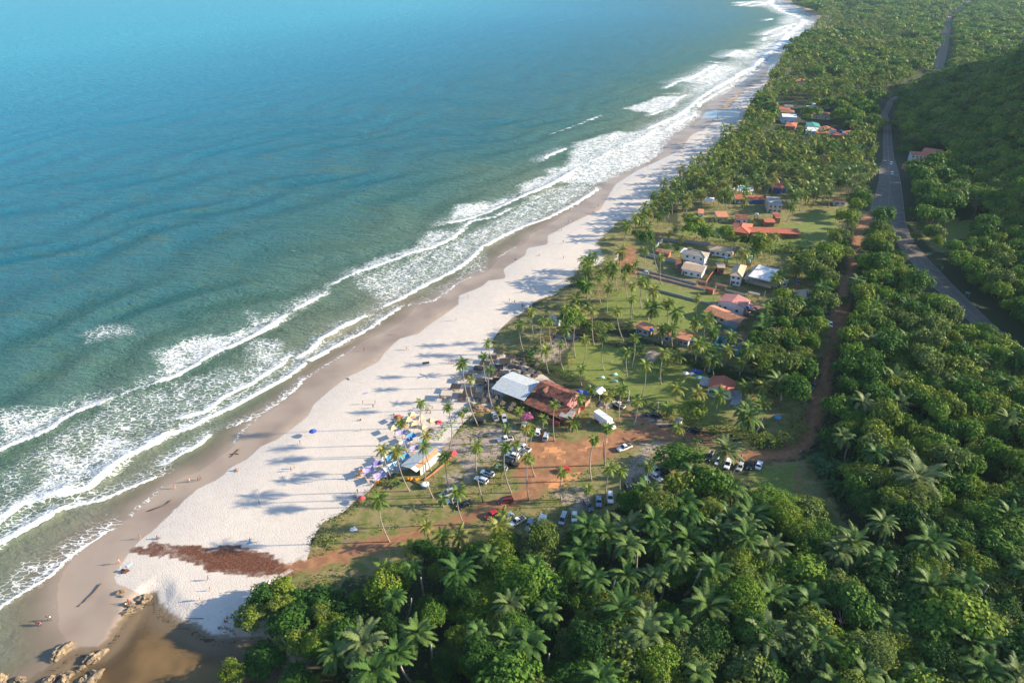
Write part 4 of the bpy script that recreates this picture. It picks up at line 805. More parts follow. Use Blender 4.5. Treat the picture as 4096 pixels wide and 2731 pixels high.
# beach bar hut near the palms: two long sheets
cen, rz, Lx, D = frame3('C', (888, 1125), (1330, 800), (1290, 690), 2.9)
A = Vector(at(*S('C', 1040, 1110), 3.0)); B_ = Vector(at(*S('C', 1418, 790), 3.0)); u = (B_ - A).normalized(); v = Vector((-u.y, u.x)); Lx = (B_ - A).length
rz = math.atan2(u.y, u.x); P0 = A + u * Lx / 2
r_ = thing('beach_bar', 'long beach bar with a pale metal roof and a rusty roof strip', 'bar', (P0.x, P0.y, 0), rz)
dpt = abs((Vector(at(*S('C', 740, 1060), 2.7)) - A).dot(v)); sgn = 1 if (Vector(at(*S('C', 740, 1060), 2.7)) - A).dot(v) > 0 else -1
FOOT.append(np.array([(P0.x + u.x * a + v.x * b * sgn, P0.y + u.y * a + v.y * b * sgn) for a, b in ((-Lx / 2 - 2, 0), (Lx / 2, 0), (Lx / 2, dpt), (-Lx / 2 - 2, dpt))])); LM.append(('beach bar hut', S('C', 1080, 960)))
MB().prism([(sgn * .1, 3.0), (sgn * dpt * .30, 3.35), (sgn * dpt * .30, 3.25), (sgn * .1, 2.9)], Lx * .86, 'x', Lx * .07).build('roof', RM['rust'], r_)
MB().prism([(sgn * dpt * .28, 3.5), (sgn * dpt, 2.6), (sgn * dpt, 2.5), (sgn * dpt * .28, 3.4)], Lx * 1.02, 'x', -Lx * .03).build('roof', RM['metal'], r_)
MB().prism([(-sgn * .2, 2.9), (sgn * dpt * .34, 3.3), (sgn * dpt * .34, 3.2), (-sgn * .2, 2.8)], Lx * .15, 'x', -Lx * .45).build('porch_roof', RM['white'], r_)
MB().box(-Lx * .36, Lx / 2, -.06 if sgn > 0 else -.06, .06, 0, 2.88).build('wall', WM['metal'], r_)
MB().box(-Lx * .36, Lx * .45, sgn * dpt * .5 - .06, sgn * dpt * .5 + .06, 0, 2.9).build('wall', WM['wood'], r_)
for i in range(6):
    X = -Lx * .5 + i * Lx * .2; MB().box(X - .06, X + .06, sgn * (dpt - .3) - .06, sgn * (dpt - .3) + .06, 0, 2.55).build('post', WOODM, r_)
# grey plank shed on the dune
house('plank_shed', 'weathered grey plank shed on the grassy dune near the beach', 'shed', 'V', (848, 645), (985, 690), (1018, 650), 2.5, .3, 'shed', 'grey', 'fibre', wins=1, over=.08, door=False, lm='grey plank shed')
# lifeguard lookout
x, y = at(*S('V', 605, 590)); r_ = thing('lookout_post', 'small roofed lookout stand on the upper beach beside the dune', 'lookout', (x, y, gz(x, y)))
for sx in (-1, 1):
    for sy in (-1, 1): MB().tube([(sx * .8, sy * .8, 0), (sx * .6, sy * .6, 3.4)], .07, 6).build('leg', WOODM, r_)
MB().box(-.9, .9, -.9, .9, 1.6, 1.7).build('platform', WOODM, r_); MB().add([(-1, -1, 3.3), (1, -1, 3.3), (1, 1, 3.3), (-1, 1, 3.3), (0, 0, 3.9)], [(0, 1, 4), (1, 2, 4), (2, 3, 4), (3, 0, 4), (3, 2, 1, 0)]).build('roof', RM['fibre'], r_)
# swimming pool
pc = wp('J', [(1050, 460), (1130, 475), (1135, 440), (1060, 425)]); dk = wp('J', [(950, 465), (1110, 500), (1220, 480), (1210, 420), (1040, 405)])
mb = MB(); mb.add([(p[0], p[1], .10) for p in dk] + [(p[0], p[1], -.2) for p in dk], [(0, 1, 2, 3, 4)] + [(i, i + 5, (i + 1) % 5 + 5, (i + 1) % 5) for i in range(5)])
pr = thing('swimming_pool', 'turquoise swimming pool with a white deck among the grove palms', 'pool', (0, 0, 0)); mb.build('deck', WM['white'], pr)
MB().add([(p[0], p[1], .125) for p in pc], [(0, 1, 2, 3)]).build('pool_water', plain('pool_water', (.05, .42, .42), .05, .05), pr)
# paved patio beside the garden house
pp = wp('H', [(1700, 1020), (1830, 1030), (1835, 1210), (1740, 1262), (1650, 1240)])
tag(MB().add([(p[0], p[1], .09) for p in pp] + [(p[0], p[1], -.3) for p in pp], [(0, 1, 2, 3, 4)] + [(i, i + 5, (i + 1) % 5 + 5, (i + 1) % 5) for i in range(5)]).build('patio', plain('patio_paving', (.36, .37, .40), .8, .08), None), 'grey paved patio right of the red tiled garden house', 'patio')

# ------------------------------------------------------------ walls, fences, posts, water tanks
def wall_line(name, label, c, pts, h, w, mat, cat='wall', posts=0.0, group=None):
    P = [at(*S(c, x, y)) for x, y in pts]; root = thing(name, label, cat, (P[0][0], P[0][1], gz(*P[0])), 0, group); mb = MB(); o = root.location
    for a, b in zip(P[:-1], P[1:]):
        L = math.hypot(b[0] - a[0], b[1] - a[1]); ang = math.atan2(b[1] - a[1], b[0] - a[0]); M = Matrix.Translation((a[0] - o.x, a[1] - o.y, gz(*a) - o.z)) @ Matrix.Rotation(ang, 4, 'Z')
        if h > 0: mb.box(-w / 2, L + w / 2, -w / 2, w / 2, -.2, h * random.uniform(.97, 1.0), M)
        if posts:
            for k in range(int(L / posts) + 1):
                q = M @ Vector((k * posts, 0, 0)); MB().box(q.x - .07, q.x + .07, q.y - .07, q.y + .07, q.z, q.z + h + .6).build('post', WM['conc'] if h > .1 else WOODM, root)
    if mb.v: mb.build('wall' if cat == 'wall' else 'rails', mat, root)
    return root
GW = WM['conc']
wall_line('lane_wall', 'low grey wall with small posts along the far side of the beach lane', 'I', [(0, 510), (150, 560), (310, 600), (640, 690), (700, 705)], .9, .2, GW, posts=4.5)
wall_line('lane_wall', 'low grey wall with small posts along the near side of the beach lane', 'I', [(0, 572), (160, 610), (400, 670), (690, 745), (790, 770)], .9, .2, GW, posts=4.5)
wall_line('garden_wall', 'long grey wall crossing the sunny lawn between two rows of palms', 'I', [(110, 742), (330, 800), (640, 882), (870, 945)], 1.1, .2, GW)
wall_line('garden_wall', 'grey boundary wall in front of the long red villa lawn', 'I', [(300, 182), (450, 200), (600, 212), (850, 245)], 1.8, .2, GW)
wall_line('garden_wall', 'grey wall right of the patched hip roof house', 'I', [(1160, 282), (1290, 300), (1500, 320)], 1.8, .2, GW)
wall_line('garden_wall', 'grey wall between the lane yard and the white bungalow', 'I', [(108, 362), (300, 410), (440, 440), (500, 452)], 1.8, .2, GW)
wall_line('garden_wall', 'white wall beside a parked dark car at the lane entrance', 'I', [(175, 300), (225, 255), (298, 185)], 1.6, .2, WM['white'])
wall_line('garden_wall', 'low tan wall below the leafy hedge of the tan villa', 'I', [(1020, 770), (1150, 800), (1290, 835)], 1.0, .2, WM['cream'])
wall_line('brick_wall', 'bare brick wall between the white bungalow and the tan villa', 'I', [(800, 700), (860, 610), (925, 535)], 1.9, .2, WM['brick'])
wall_line('garden_wall', 'low pinkish wall in front of the pink metal roof house', 'I', [(880, 935), (1000, 970), (1200, 1035), (1420, 1080)], .8, .2, WM['palepink'])
wall_line('red_wall', 'knee high brick red wall with white patches behind the beach bar', 'C', [(1170, 1255), (1300, 1160), (1440, 1040), (1590, 900)], .55, .15, WM['brick'])
wall_line('red_wall', 'low red wall around the beach bar yard beside the water tank', 'C', [(985, 1265), (1110, 1345)], .5, .15, WM['brick'])
wall_line('salmon_wall', 'salmon courtyard wall right of the grey roofed lean-to', 'F', [(170, 480), (255, 400), (270, 370)], 1.6, .2, WM['salmon'])
wall_line('salmon_wall', 'salmon wall beside coolers in the restaurant yard', 'F', [(350, 310), (430, 225)], 1.6, .2, WM['salmon'])
wall_line('salmon_wall', 'short red wall in the restaurant yard', 'F', [(275, 350), (335, 345)], 1.7, .25, WM['red'])
wall_line('fence_line', 'line of low wooden stakes along the restaurant parking', 'D', [(1085, 375), (1180, 410), (1300, 460), (1500, 530), (1640, 590)], 0, .1, WOODM, 'fence', posts=1.6)
wall_line('fence_line', 'row of wooden stakes between the sand and the parked pickup', 'B', [(870, 1055), (960, 1090), (1060, 1130)], 0, .1, WOODM, 'fence', posts=1.2)
wall_line('concrete_fence', 'grey block wall along the lower lawn with thin posts', 'I', [(330, 600), (560, 650), (650, 665)], .3, .15, GW, posts=4.0)
def pole(name, label, c, x, y, h, r=.12, mat=None, group=None, arm=False, base=None):
    X, Y = at(*S(c, x, y)); root = thing(name, label, 'pole', (X, Y, gz(X, Y)), 0, group); MB().tube([(0, 0, 0), (0, 0, h)], [r, r * .75], 8).build('shaft', mat or WM['conc'], root)
    if arm: MB().box(-1.1, 1.1, -.06, .06, h - .6, h - .45).build('crossarm', WOODM, root); MB().tube([(0, -.25, h - 1.6), (0, -.25, h - .9)], .2, 8).build('transformer', WM['conc'], root)
    if base: MB().box(-.45, .45, -.45, .45, -.1, base).build('plinth', GW, root)
pole('utility_pole', 'tall utility pole with a crossarm beside the red gate shelter', 'I', 885, 925, 9.5, arm=True)
pole('utility_pole', 'utility pole with a lamp at the corner of the pink metal roof house', 'I', 1470, 925, 6.5)
pole('utility_pole', 'leaning pale utility pole in the far grove left of the highway', 'K', 800, 820, 9)
pole('utility_pole', 'utility pole on the right verge of the distant highway bend', 'K', 1665, 245, 9)
pole('white_post', 'white post on a grey plinth in the hedge by the tan pickup', 'F', 1030, 240, 5.4, .13, WM['white'], base=1.2)
pole('white_post', 'white post in the hedge beside the black off road car', 'F', 1487, 385, 4.4, .13, WM['white'])
pole('white_post', 'white post with a box beside the parked white car in the garden', 'H', 1315, 725, 4.6, .13, WM['white'], base=1.3)
pole('white_post', 'white post beside the middle orange chalet', 'H', 515, 55, 3, .1, WM['white'])
pole('wooden_post', 'bare wooden post on the verge near the white kiosk', 'F', 1650, 550, 2.9, .1, WOODM)
def tank(c, x, y, z, r, h, mat, label, group=None, stand=False, lid=None):
    X, Y = at(*S(c, x, y), z); root = thing('water_tank', label, 'water tank', (X, Y, 0 if stand else z), 0, group); z0 = z if stand else 0
    MB().tube([(0, 0, z0), (0, 0, z0 + h * .8), (0, 0, z0 + h * .82)], [r * .85, r, r * 1.05], 20).build('tank', mat, root, True)
    MB().tube([(0, 0, z0 + h * .82), (0, 0, z0 + h * .95), (0, 0, z0 + h)], [r * 1.07, r * .7, r * .2], 20).build('lid', lid or mat, root, True)
    if stand:
        for sx in (-1, 1):
            for sy in (-1, 1): MB().box(sx * r * .7 - .12, sx * r * .7 + .12, sy * r * .7 - .12, sy * r * .7 + .12, 0, z - .15).build('leg', WM['brick'], root)
        MB().box(-r, r, -r, r, z - .15, z - .01).build('platform', WM['conc'], root)
TB = plain('blue_plastic_tank', (.02, .10, .42), .4, .05); TL = plain('light_blue_tank', (.12, .38, .62), .4, .05); TW = plain('white_plastic', (.80, .80, .80), .45, .04); TT = plain('turquoise_tank', (.10, .50, .55), .4, .05)
tank('A', 882, 432, 0.0, 1.2, 1.4, TL, 'round water tank with a white lid and blue sides behind the beach bar', lid=TW)
tank('V', 2075, 800, 2.6, .75, 1.0, TB, 'blue water tank right of the first orange chalet', stand=True)
tank('H', 1050, 275, 2.6, .9, 1.1, TB, 'blue water tank on posts beside the third orange chalet', stand=True)
tank('I', 1292, 975, 4.5, .8, 1.1, TB, 'blue water tank raised at the corner of the pink metal roof house', stand=True)
tank('I', 1042, 400, 4.2, .9, 1.0, TT, 'turquoise water tank on a stand behind the brick annex', stand=True)
tank('I', 1325, 380, 4.4, 1.0, 1.0, TT, 'upper turquoise tank on a brick tower behind the tan villa', stand=True)
tank('I', 1305, 432, 2.6, 1.0, 1.0, TL, 'lower blue tank beside the brick tower behind the tan villa', stand=True)
tank('I', 1885, 680, 3.2, .8, 1.1, TB, 'blue water tank on a column in the shade right of the slab house', stand=True)
tank('J', 1250, 770, 3.0, 1.1, 1.4, TW, 'white water tank behind the middle of the long red villa', stand=True)
tank('J', 990, 1165, 4.4, .7, 1.0, TB, 'blue water tank above the end of the patched hip roof house', stand=True)
tank('K', 1243, 712, 4.5, 2.0, 3.0, TL, 'big light blue water tank standing among the palms by the highway', stand=True)
tank('K', 1085, 545, 4.0, 1.4, 2.2, TB, 'left blue water tank in the far village', stand=True)
tank('K', 1110, 562, 3.0, 1.5, 1.8, TL, 'right light blue water tank in the far village', stand=True)
tank('K', 832, 290, 6.0, 1.8, 2.2, TW, 'white rooftop water box of the far village', stand=True)
tank('K', 1220, 330, 4.6, 1.8, 2.4, TW, 'white water box on the stepped building near the highway bend', stand=True)
# ============================================================ VEHICLES
def paint(name, c, rough=.28): return plain(name + '_car_paint', c, rough, .04, 1, 0.1, 0, .6)
CARC = dict(white=(.78, .79, .80), silver=(.42, .46, .52), black=(.012, .014, .018), red=(.55, .02, .02), wine=(.16, .012, .02), grey=(.10, .12, .15), blue=(.20, .28, .42), tan=(.62, .52, .42))
CARP = {k: paint(k, v) for k, v in CARC.items()}
TYRE = plain('tyre_rubber', (.018, .018, .018), .85, .1); RIM = plain('wheel_rim', (.45, .45, .46), .35, .05, 1, .6); CGL = plain('car_window_glass', (.012, .016, .022), .08, .05); LAMP = plain('headlight_lens', (.75, .76, .75), .15, .03); TAIL = plain('tail_lamp_lens', (.45, .02, .02), .2, .03); BED = plain('truck_bed_liner', (.03, .03, .035), .7, .1)
def hull(st):
    """stations (x, halfwidth low, halfwidth high, z low, z high): lofted body"""
    V, F = [], []
    for x, wl_, wh, z0, z1 in st:
        zm = z0 + (z1 - z0) * .55
        V += [(x, -wl_ * .92, z0), (x, -wl_, z0 + .12), (x, -wl_, zm), (x, -wh, z1 - .03), (x, -wh * .86, z1), (x, wh * .86, z1), (x, wh, z1 - .03), (x, wl_, zm), (x, wl_, z0 + .12), (x, wl_ * .92, z0)]
    n = 10
    for i in range(len(st) - 1):
        for k in range(n): F.append((i * n + k, i * n + (k + 1) % n, (i + 1) * n + (k + 1) % n, (i + 1) * n + k))
    F.append(tuple(range(n))[::-1]); F.append(tuple((len(st) - 1) * n + k for k in range(n))); return V, F
def car_proto(kind):
    root = thing('parked_car', 'x', 'car'); W2 = .88
    dims = dict(hatch=(3.9, 1.47), sedan=(4.4, 1.43), suv=(4.5, 1.70), wagon=(4.4, 1.50), pickup=(5.2, 1.75), van=(4.6, 1.75))[kind]; L, Hh = dims; h = L / 2
    zb = .95 if kind in ('suv', 'pickup', 'van') else .85; gc = .28 if kind in ('suv', 'pickup') else .2
    body = MB()
    if kind == 'sedan': st = [(-h, .74, .68, gc + .12, .70), (-h + .12, .84, .8, gc, .86), (-h + 1.0, W2, .82, gc, .90), (h - 1.5, W2, .82, gc, zb), (h - .35, .86, .78, gc, .72), (h - .05, .76, .66, gc + .05, .58), (h, .68, .6, gc + .12, .5)]
    elif kind == 'pickup': st = [(-h, .84, .82, gc + .15, .98), (-h + .08, W2, .86, gc + .1, 1.0), (-h + 1.75, W2, .86, gc, 1.0), (h - 1.65, W2, .85, gc, 1.02), (h - .3, W2, .80, gc, .94), (h - .06, .82, .74, gc + .05, .84), (h, .72, .66, gc + .12, .7)]
    else: st = [(-h, .76, .72, gc + .12, zb * .95), (-h + .08, .86, .82, gc, zb), (-h + 1.0, W2, .83, gc, zb), (h - 1.45, W2, .82, gc, zb), (h - .32, .87, .78, gc, zb * .84), (h - .05, .78, .70, gc + .05, zb * .72), (h, .70, .62, gc + .12, zb * .6)]
    V, F = hull(st); body.add(V, F)
    if kind == 'pickup': c0, c1, r0, r1 = -h + 1.85, h - 1.35, -h + 2.05, h - 2.15
    elif kind == 'sedan': c0, c1, r0, r1 = -h + .75, h - 1.25, -h + 1.35, h - 2.0
    elif kind == 'van': c0, c1, r0, r1 = -h + .08, h - .75, -h + .3, h - 1.6
    elif kind in ('suv', 'wagon'): c0, c1, r0, r1 = -h + .1, h - 1.2, -h + .45, h - 2.0
    else: c0, c1, r0, r1 = -h + .12, h - 1.05, -h + .6, h - 1.75
    wt = .66; z0 = zb - .05 if kind != 'pickup' else .97; z1 = Hh
    gl = MB(); gl.add([(c0 + .02, -.82, z0), (c1 - .02, -.82, z0), (c1 - .02, .82, z0), (c0 + .02, .82, z0), (r0, -wt - .015, z1 - .1), (r1, -wt - .015, z1 - .1), (r1, wt + .015, z1 - .1), (r0, wt + .015, z1 - .1)], [(0, 1, 5, 4), (1, 2, 6, 5), (2, 3, 7, 6), (3, 0, 4, 7), (4, 5, 6, 7)])
    roof = [(r0 - .06, -wt - .03, z1 - .11), (r1 + .06, -wt - .03, z1 - .11), (r1 + .06, wt + .03, z1 - .11), (r0 - .06, wt + .03, z1 - .11), (r0 + .06, -wt + .06, z1), (r1 - .06, -wt + .06, z1), (r1 - .06, wt - .06, z1), (r0 + .06, wt - .06, z1)]
    body.add(roof, [(0, 1, 5, 4), (1, 2, 6, 5), (2, 3, 7, 6), (3, 0, 4, 7), (4, 5, 6, 7), (3, 2, 1, 0)])
    for sy in (-1, 1):        # pillars
        for xb, xt in ((c0, r0), (c1, r1), ((c0 + c1) / 2 - .1, (r0 + r1) / 2 - .1)):
            body.tube([(xb, sy * .835, z0 - .03), (xt, sy * (wt + .03), z1 - .07)], .045, 4, False)
    if kind in ('wagon', 'suv', 'van'):
        body.tube([(c0 * .5 + c1 * .1 - .9, .84, z0), (r0 + .75, wt + .03, z1 - .07)], .05, 4, False); body.tube([(c0 * .5 + c1 * .1 - .9, -.84, z0), (r0 + .75, -wt - .03, z1 - .07)], .05, 4, False)
    body.build('body', CARP['white'], root, False)
    gl.build('window_glass', CGL, root)
    if kind == 'pickup':
        MB().box(-h + .12, -h + 1.72, -.74, .74, .98, 1.012).build('cargo_bed', BED, root)
    if kind in ('suv', 'wagon'):
        for sy in (-1, 1): MB().tube([(r0 + .1, sy * .58, z1 + .01), (r0 + .2, sy * .58, z1 + .08), (r1 - .2, sy * .58, z1 + .08), (r1 - .1, sy * .58, z1 + .01)], .03, 5).build('roof_rail', RIM, root)
    rw = .36 if kind in ('suv', 'pickup') else .31
    for sx in (-1, 1):
        for sy in (-1, 1):
            X = sx * (h - .82); wv = MB().tube([(X, sy * .70, rw), (X, sy * .90, rw)], rw, 14).build('wheel', TYRE, root); MB().tube([(X, sy * .88, rw), (X, sy * .915, rw)], rw * .6, 10).build('rim', RIM, wv)
    for sy in (-1, 1):
        MB().box(h - .16, h - .005, sy * .6 - .15, sy * .6 + .15, zb * .62, zb * .75).build('headlight', LAMP, root)
        MB().box(-h - .012, -h + .08, sy * .64 - .1, sy * .64 + .1, zb * .72, zb * .92).build('tail_lamp', TAIL, root)
        MB().box(c1 - .35, c1 - .2, sy * .93 - .09, sy * .93 + .09, zb, zb + .13).build('side_mirror', CARP['black'], root)
    snapshot(root); return root
PROTO = {k: car_proto(k) for k in ('hatch', 'sedan', 'suv', 'wagon', 'pickup', 'van')}
used_proto = set()
CARROOT = []
def car(kind, colr, c, f, r, label, cat=None, group='vehicles parked on the clearing', name='parked_car', lm=None):
    z = .7; fx, fy = at(*S(c, *f), z); rx, ry = at(*S(c, *r), z); X, Y = (fx + rx) / 2, (fy + ry) / 2; rz = math.atan2(fy - ry, fx - rx)
    src = PROTO[kind]
    m = {k.name: CARP[colr] for k in KIDS[src.name] if k.name.startswith('body')}
    o = dup(src, (X, Y, gz(X, Y) + .02), rz, None, label, group, m)
    if len(kids(src)): pass
    o.name = name; o['category'] = cat or {'pickup': 'pickup truck', 'suv': 'car', 'van': 'minivan'}.get(kind, 'car'); CARROOT.append(o)
    if group is None and 'group' in o: del o['group']
    if lm: LM.append((lm, S(c, (f[0] + r[0]) / 2, (f[1] + r[1]) / 2)))
    return o
car('suv', 'black', 'D', (155, 312), (300, 345), 'black car behind a leaning palm trunk at the sand edge', lm='black car at the sand edge')
car('pickup', 'silver', 'D', (480, 190), (532, 305), 'silver blue pickup with dark bed beside the stake fence', lm='silver blue pickup')
car('sedan', 'silver', 'D', (668, 330), (635, 215), 'silver sedan facing the camera next to the silver blue pickup', lm='silver sedan')
car('hatch', 'silver', 'D', (965, 355), (955, 425), 'small silver car half hidden by a palm below the pink gazebo')
car('hatch', 'white', 'D', (1190, 445), (1170, 540), 'white hatchback seen from behind, left of the silver crossover', lm='white hatchback on the grass')
car('suv', 'silver', 'D', (1322, 515), (1293, 612), 'silver crossover seen from behind on the grass by the stake fence', lm='silver crossover')
car('pickup', 'white', 'D', (555, 622), (782, 592), 'white pickup seen from its side on the brown litter', lm='white pickup on the litter')
car('pickup', 'white', 'D', (885, 700), (1030, 775), 'white pickup behind the silver pickup at the clearing track')
car('pickup', 'silver', 'D', (795, 765), (945, 830), 'silver pickup squeezed between two white vehicles', lm='squeezed silver pickup')
car('suv', 'white', 'D', (690, 835), (885, 895), 'large white off road car next to the black pickup', lm='large white off road car')
car('pickup', 'black', 'D', (665, 950), (860, 1015), 'black pickup with its open bed facing the track', lm='black pickup')
car('hatch', 'silver', 'D', (525, 1030), (695, 1075), 'silver car under a small palm below the black pickup')
o = car('suv', 'white', 'D', (300, 1110), (475, 1180), 'white car with a black roof box and its boot lid raised', lm='white car with roof box')
MB().box(-1.3, .5, -.45, .45, 1.74, 2.02).build('roof_box', CARP['black'], o); MB().add([(-2.2, -.7, 1.6), (-2.2, .7, 1.6), (-2.7, .7, 2.3), (-2.7, -.7, 2.3), (-2.16, -.7, 1.62), (-2.16, .7, 1.62), (-2.66, .7, 2.34), (-2.66, -.7, 2.34)], [(0, 1, 2, 3), (7, 6, 5, 4), (0, 3, 7, 4), (1, 5, 6, 2), (3, 2, 6, 7)]).build('boot_lid', CGL, o)
car('suv', 'white', 'D', (200, 1205), (385, 1285), 'white off road car in front of the car with the raised boot', lm='front white off road car')
car('van', 'wine', 'E', (775, 608), (965, 570), 'dark red people carrier driving on the sandy track', lm='dark red people carrier')
car('hatch', 'red', 'E', (1700, 125), (1865, 90), 'bright red car at the orange puddle', lm='bright red car')
car('suv', 'silver', 'A', (1085, 520), (1215, 480), 'silver car behind a palm trunk near the white lidded tank')
car('hatch', 'white', 'A', (1135, 595), (1270, 568), 'white car mostly hidden under a yellowing palm')
car('sedan', 'black', 'E', (130, 690), (305, 612), 'black car under the yellowing palm beside the grass', lm='black car under the yellowing palm')
car('hatch', 'red', 'E', (580, 855), (725, 770), 'red car at the forest edge under a palm', lm='red car at the forest edge')
car('sedan', 'silver', 'E', (812, 880), (965, 795), 'silver sedan between the red car and the white pickup')
car('pickup', 'white', 'E', (945, 975), (1155, 855), 'white pickup with a grey covered bed parked diagonally by the forest', lm='diagonal white pickup')
car('wagon', 'blue', 'E', (1215, 1045), (1280, 890), 'blue silver estate car left of the white camper', lm='blue silver estate car')
car('van', 'silver', 'E', (1748, 935), (1797, 805), 'silver people carrier under a palm right of the camper')
car('hatch', 'white', 'E', (1950, 905), (1952, 775), 'white car nosed into the bushes right of the silver people carrier')
car('wagon', 'grey', 'G', (185, 845), (128, 752), 'dark grey estate car at the edge of the pale litter', lm='dark grey estate car')
car('sedan', 'blue', 'G', (280, 795), (276, 690), 'blue grey car between the dark estate and the white crossover')
car('suv', 'white', 'G', (420, 762), (405, 642), 'white crossover with a glass roof beside a palm trunk', lm='white crossover')
car('suv', 'black', 'G', (655, 650), (610, 557), 'black off road car under palms at the clearing edge')
car('hatch', 'black', 'G', (722, 565), (712, 500), 'black car tucked between palms left of the white estate car')
car('suv', 'white', 'G', (868, 572), (812, 475), 'white off road car with black windows beside a palm trunk', lm='white off road car by the palm')
car('wagon', 'white', 'G', (1005, 490), (903, 420), 'old white estate car beside a motorbike', lm='old white estate car')
car('hatch', 'silver', 'G', (978, 405), (925, 345), 'silver hatchback behind the old white estate car')
car('pickup', 'black', 'G', (1135, 465), (1025, 380), 'black pickup half under the big leafy tree')
car('hatch', 'white', 'G', (1230, 310), (1165, 290), 'white car glimpsed through the big leafy tree')
car('suv', 'black', 'G', (1570, 245), (1612, 188), 'black car at the left end of the row along the dirt road')
car('hatch', 'white', 'G', (1668, 312), (1722, 237), 'white hatchback second from the left in the dirt road row', lm='second car of the dirt road row')
car('suv', 'white', 'G', (1780, 350), (1812, 262), 'white car with black roof rack in the dirt road row')
car('hatch', 'silver', 'G', (1922, 372), (1962, 292), 'silver car under an oil palm in the dirt road row')
car('hatch', 'black', 'G', (2045, 362), (2085, 272), 'black hatchback next to the last white car of the dirt road row')
car('sedan', 'white', 'G', (2180, 278), (2150, 355), 'white sedan at the right end of the dirt road row', lm='last white sedan of the dirt road row')
o = car('pickup', 'tan', 'F', (800, 222), (962, 302), 'white and tan pickup beside the hedge below the white post', lm='white and tan pickup')
car('suv', 'black', 'F', (1368, 410), (1505, 455), 'black off road car beside the hedge and a white post', lm='black off road car by the hedge')
car('suv', 'black', 'F', (1985, 640), (2145, 700), 'black car against the hedge at the dirt road')
car('pickup', 'white', 'F', (882, 968), (1062, 900), 'white double cab pickup driving on the red dirt track', group=None, lm='white pickup on the red track')
car('hatch', 'white', 'H', (1298, 588), (1355, 535), 'white car in the garden beside a white post', group='cars outside the clearing')
car('hatch', 'silver', 'I', (42, 555), (130, 560), 'silver car on the lane beside the low grey wall', group='cars outside the clearing')
car('hatch', 'black', 'I', (228, 215), (252, 185), 'dark car at the lane entrance beside the white wall', group='cars outside the clearing')
car('suv', 'white', 'I', (1290, 1015), (1335, 995), 'white car under the pink carport roof', group='cars outside the clearing')
car('hatch', 'white', 'I', (2270, 1188), (2263, 1140), 'white car alone on the shaded dirt road', group='cars outside the clearing', lm='white car on the dirt road')
car('hatch', 'black', 'R', (688, 305), (712, 258), 'black car parked at the shaded bend of the dirt road', group='cars outside the clearing')
car('hatch', 'white', 'K', (1563, 838), (1566, 825), 'white car on the right highway lane beyond the zebra crossing', group='cars on the highway')
car('hatch', 'grey', 'K', (1504, 828), (1500, 815), 'dark car on the left highway edge beyond the zebra crossing', group='cars on the highway')
car('hatch', 'white', 'K', (1573, 930), (1571, 913), 'white car right at the zebra crossing', group='cars on the highway')
car('hatch', 'silver', 'K', (1630, 190), (1628, 200), 'silver car at the highway bend below the hill', group='cars on the highway')
car('hatch', 'white', 'L', (1668, 532), (1667, 520), 'tiny white car on the distant straight road', group='cars on the highway')
car('hatch', 'white', 'L', (1722, 360), (1721, 350), 'farthest tiny white car of the distant straight road', group='cars on the highway')
for p in PROTO.values(): bury(p)
# box truck
fx, fy = at(*S('F', 790, 650), .6); rx, ry = at(*S('F', 535, 470), .6); ang = math.atan2(fy - ry, fx - rx)
T0 = thing('box_truck', 'large white box truck with a side door parked near the salmon walls', 'truck', ((fx + rx) / 2, (fy + ry) / 2, .02), ang); LM.append(('white box truck', S('F', 660, 480)))
WP = CARP['white']
MB().box(-4.4, 2.3, -1.2, 1.2, .95, 3.5).build('cargo_box', plain('white_box_panel', (.80, .81, .82), .4, .03), T0)
V, F = hull([(2.45, 1.1, 1.05, .6, 2.6), (2.6, 1.12, 1.08, .55, 2.65), (3.3, 1.12, 1.05, .55, 2.6), (3.75, 1.12, 1.0, .5, 1.75), (4.3, 1.08, .9, .5, 1.5), (4.45, 1.0, .8, .55, 1.2)]); MB().add(V, F).build('cab', WP, T0)
MB().add([(3.32, -.95, 2.5), (3.32, .95, 2.5), (3.80, .95, 1.8), (3.80, -.95, 1.8), (3.36, -.95, 2.52), (3.36, .95, 2.52), (3.86, .95, 1.82), (3.86, -.95, 1.82)], [(0, 1, 2, 3), (7, 6, 5, 4), (0, 3, 7, 4), (1, 5, 6, 2), (0, 4, 5, 1), (3, 2, 6, 7)]).build('windscreen', CGL, T0)
for sy in (-1, 1): MB().box(2.7, 3.3, sy * 1.13 - .01, sy * 1.13 + .01, 1.6, 2.3).build('side_window', CGL, T0)
MB().box(4.4, 4.52, -.95, .95, .45, .75).build('bumper', BED, T0); MB().box(-4.3, 4.0, -.45, .45, .55, .93).build('chassis', BED, T0); MB().box(.6, 1.5, -1.225, -1.2, 1.1, 2.7).build('side_door', plain('grey_door_seam', (.6, .62, .64), .5, .03), T0)
for X in (-3.1, -2.2, 3.3):
    for sy in (-1, 1):
        w_ = MB().tube([(X, sy * .85, .46), (X, sy * 1.12, .46)], .46, 16).build('wheel', TYRE, T0); MB().tube([(X, sy * 1.1, .46), (X, sy * 1.135, .46)], .25, 10).build('rim', RIM, w_)
for sy in (-1, 1): MB().box(4.3, 4.47, sy * .75 - .15, sy * .75 + .15, .85, 1.05).build('headlight', LAMP, T0)
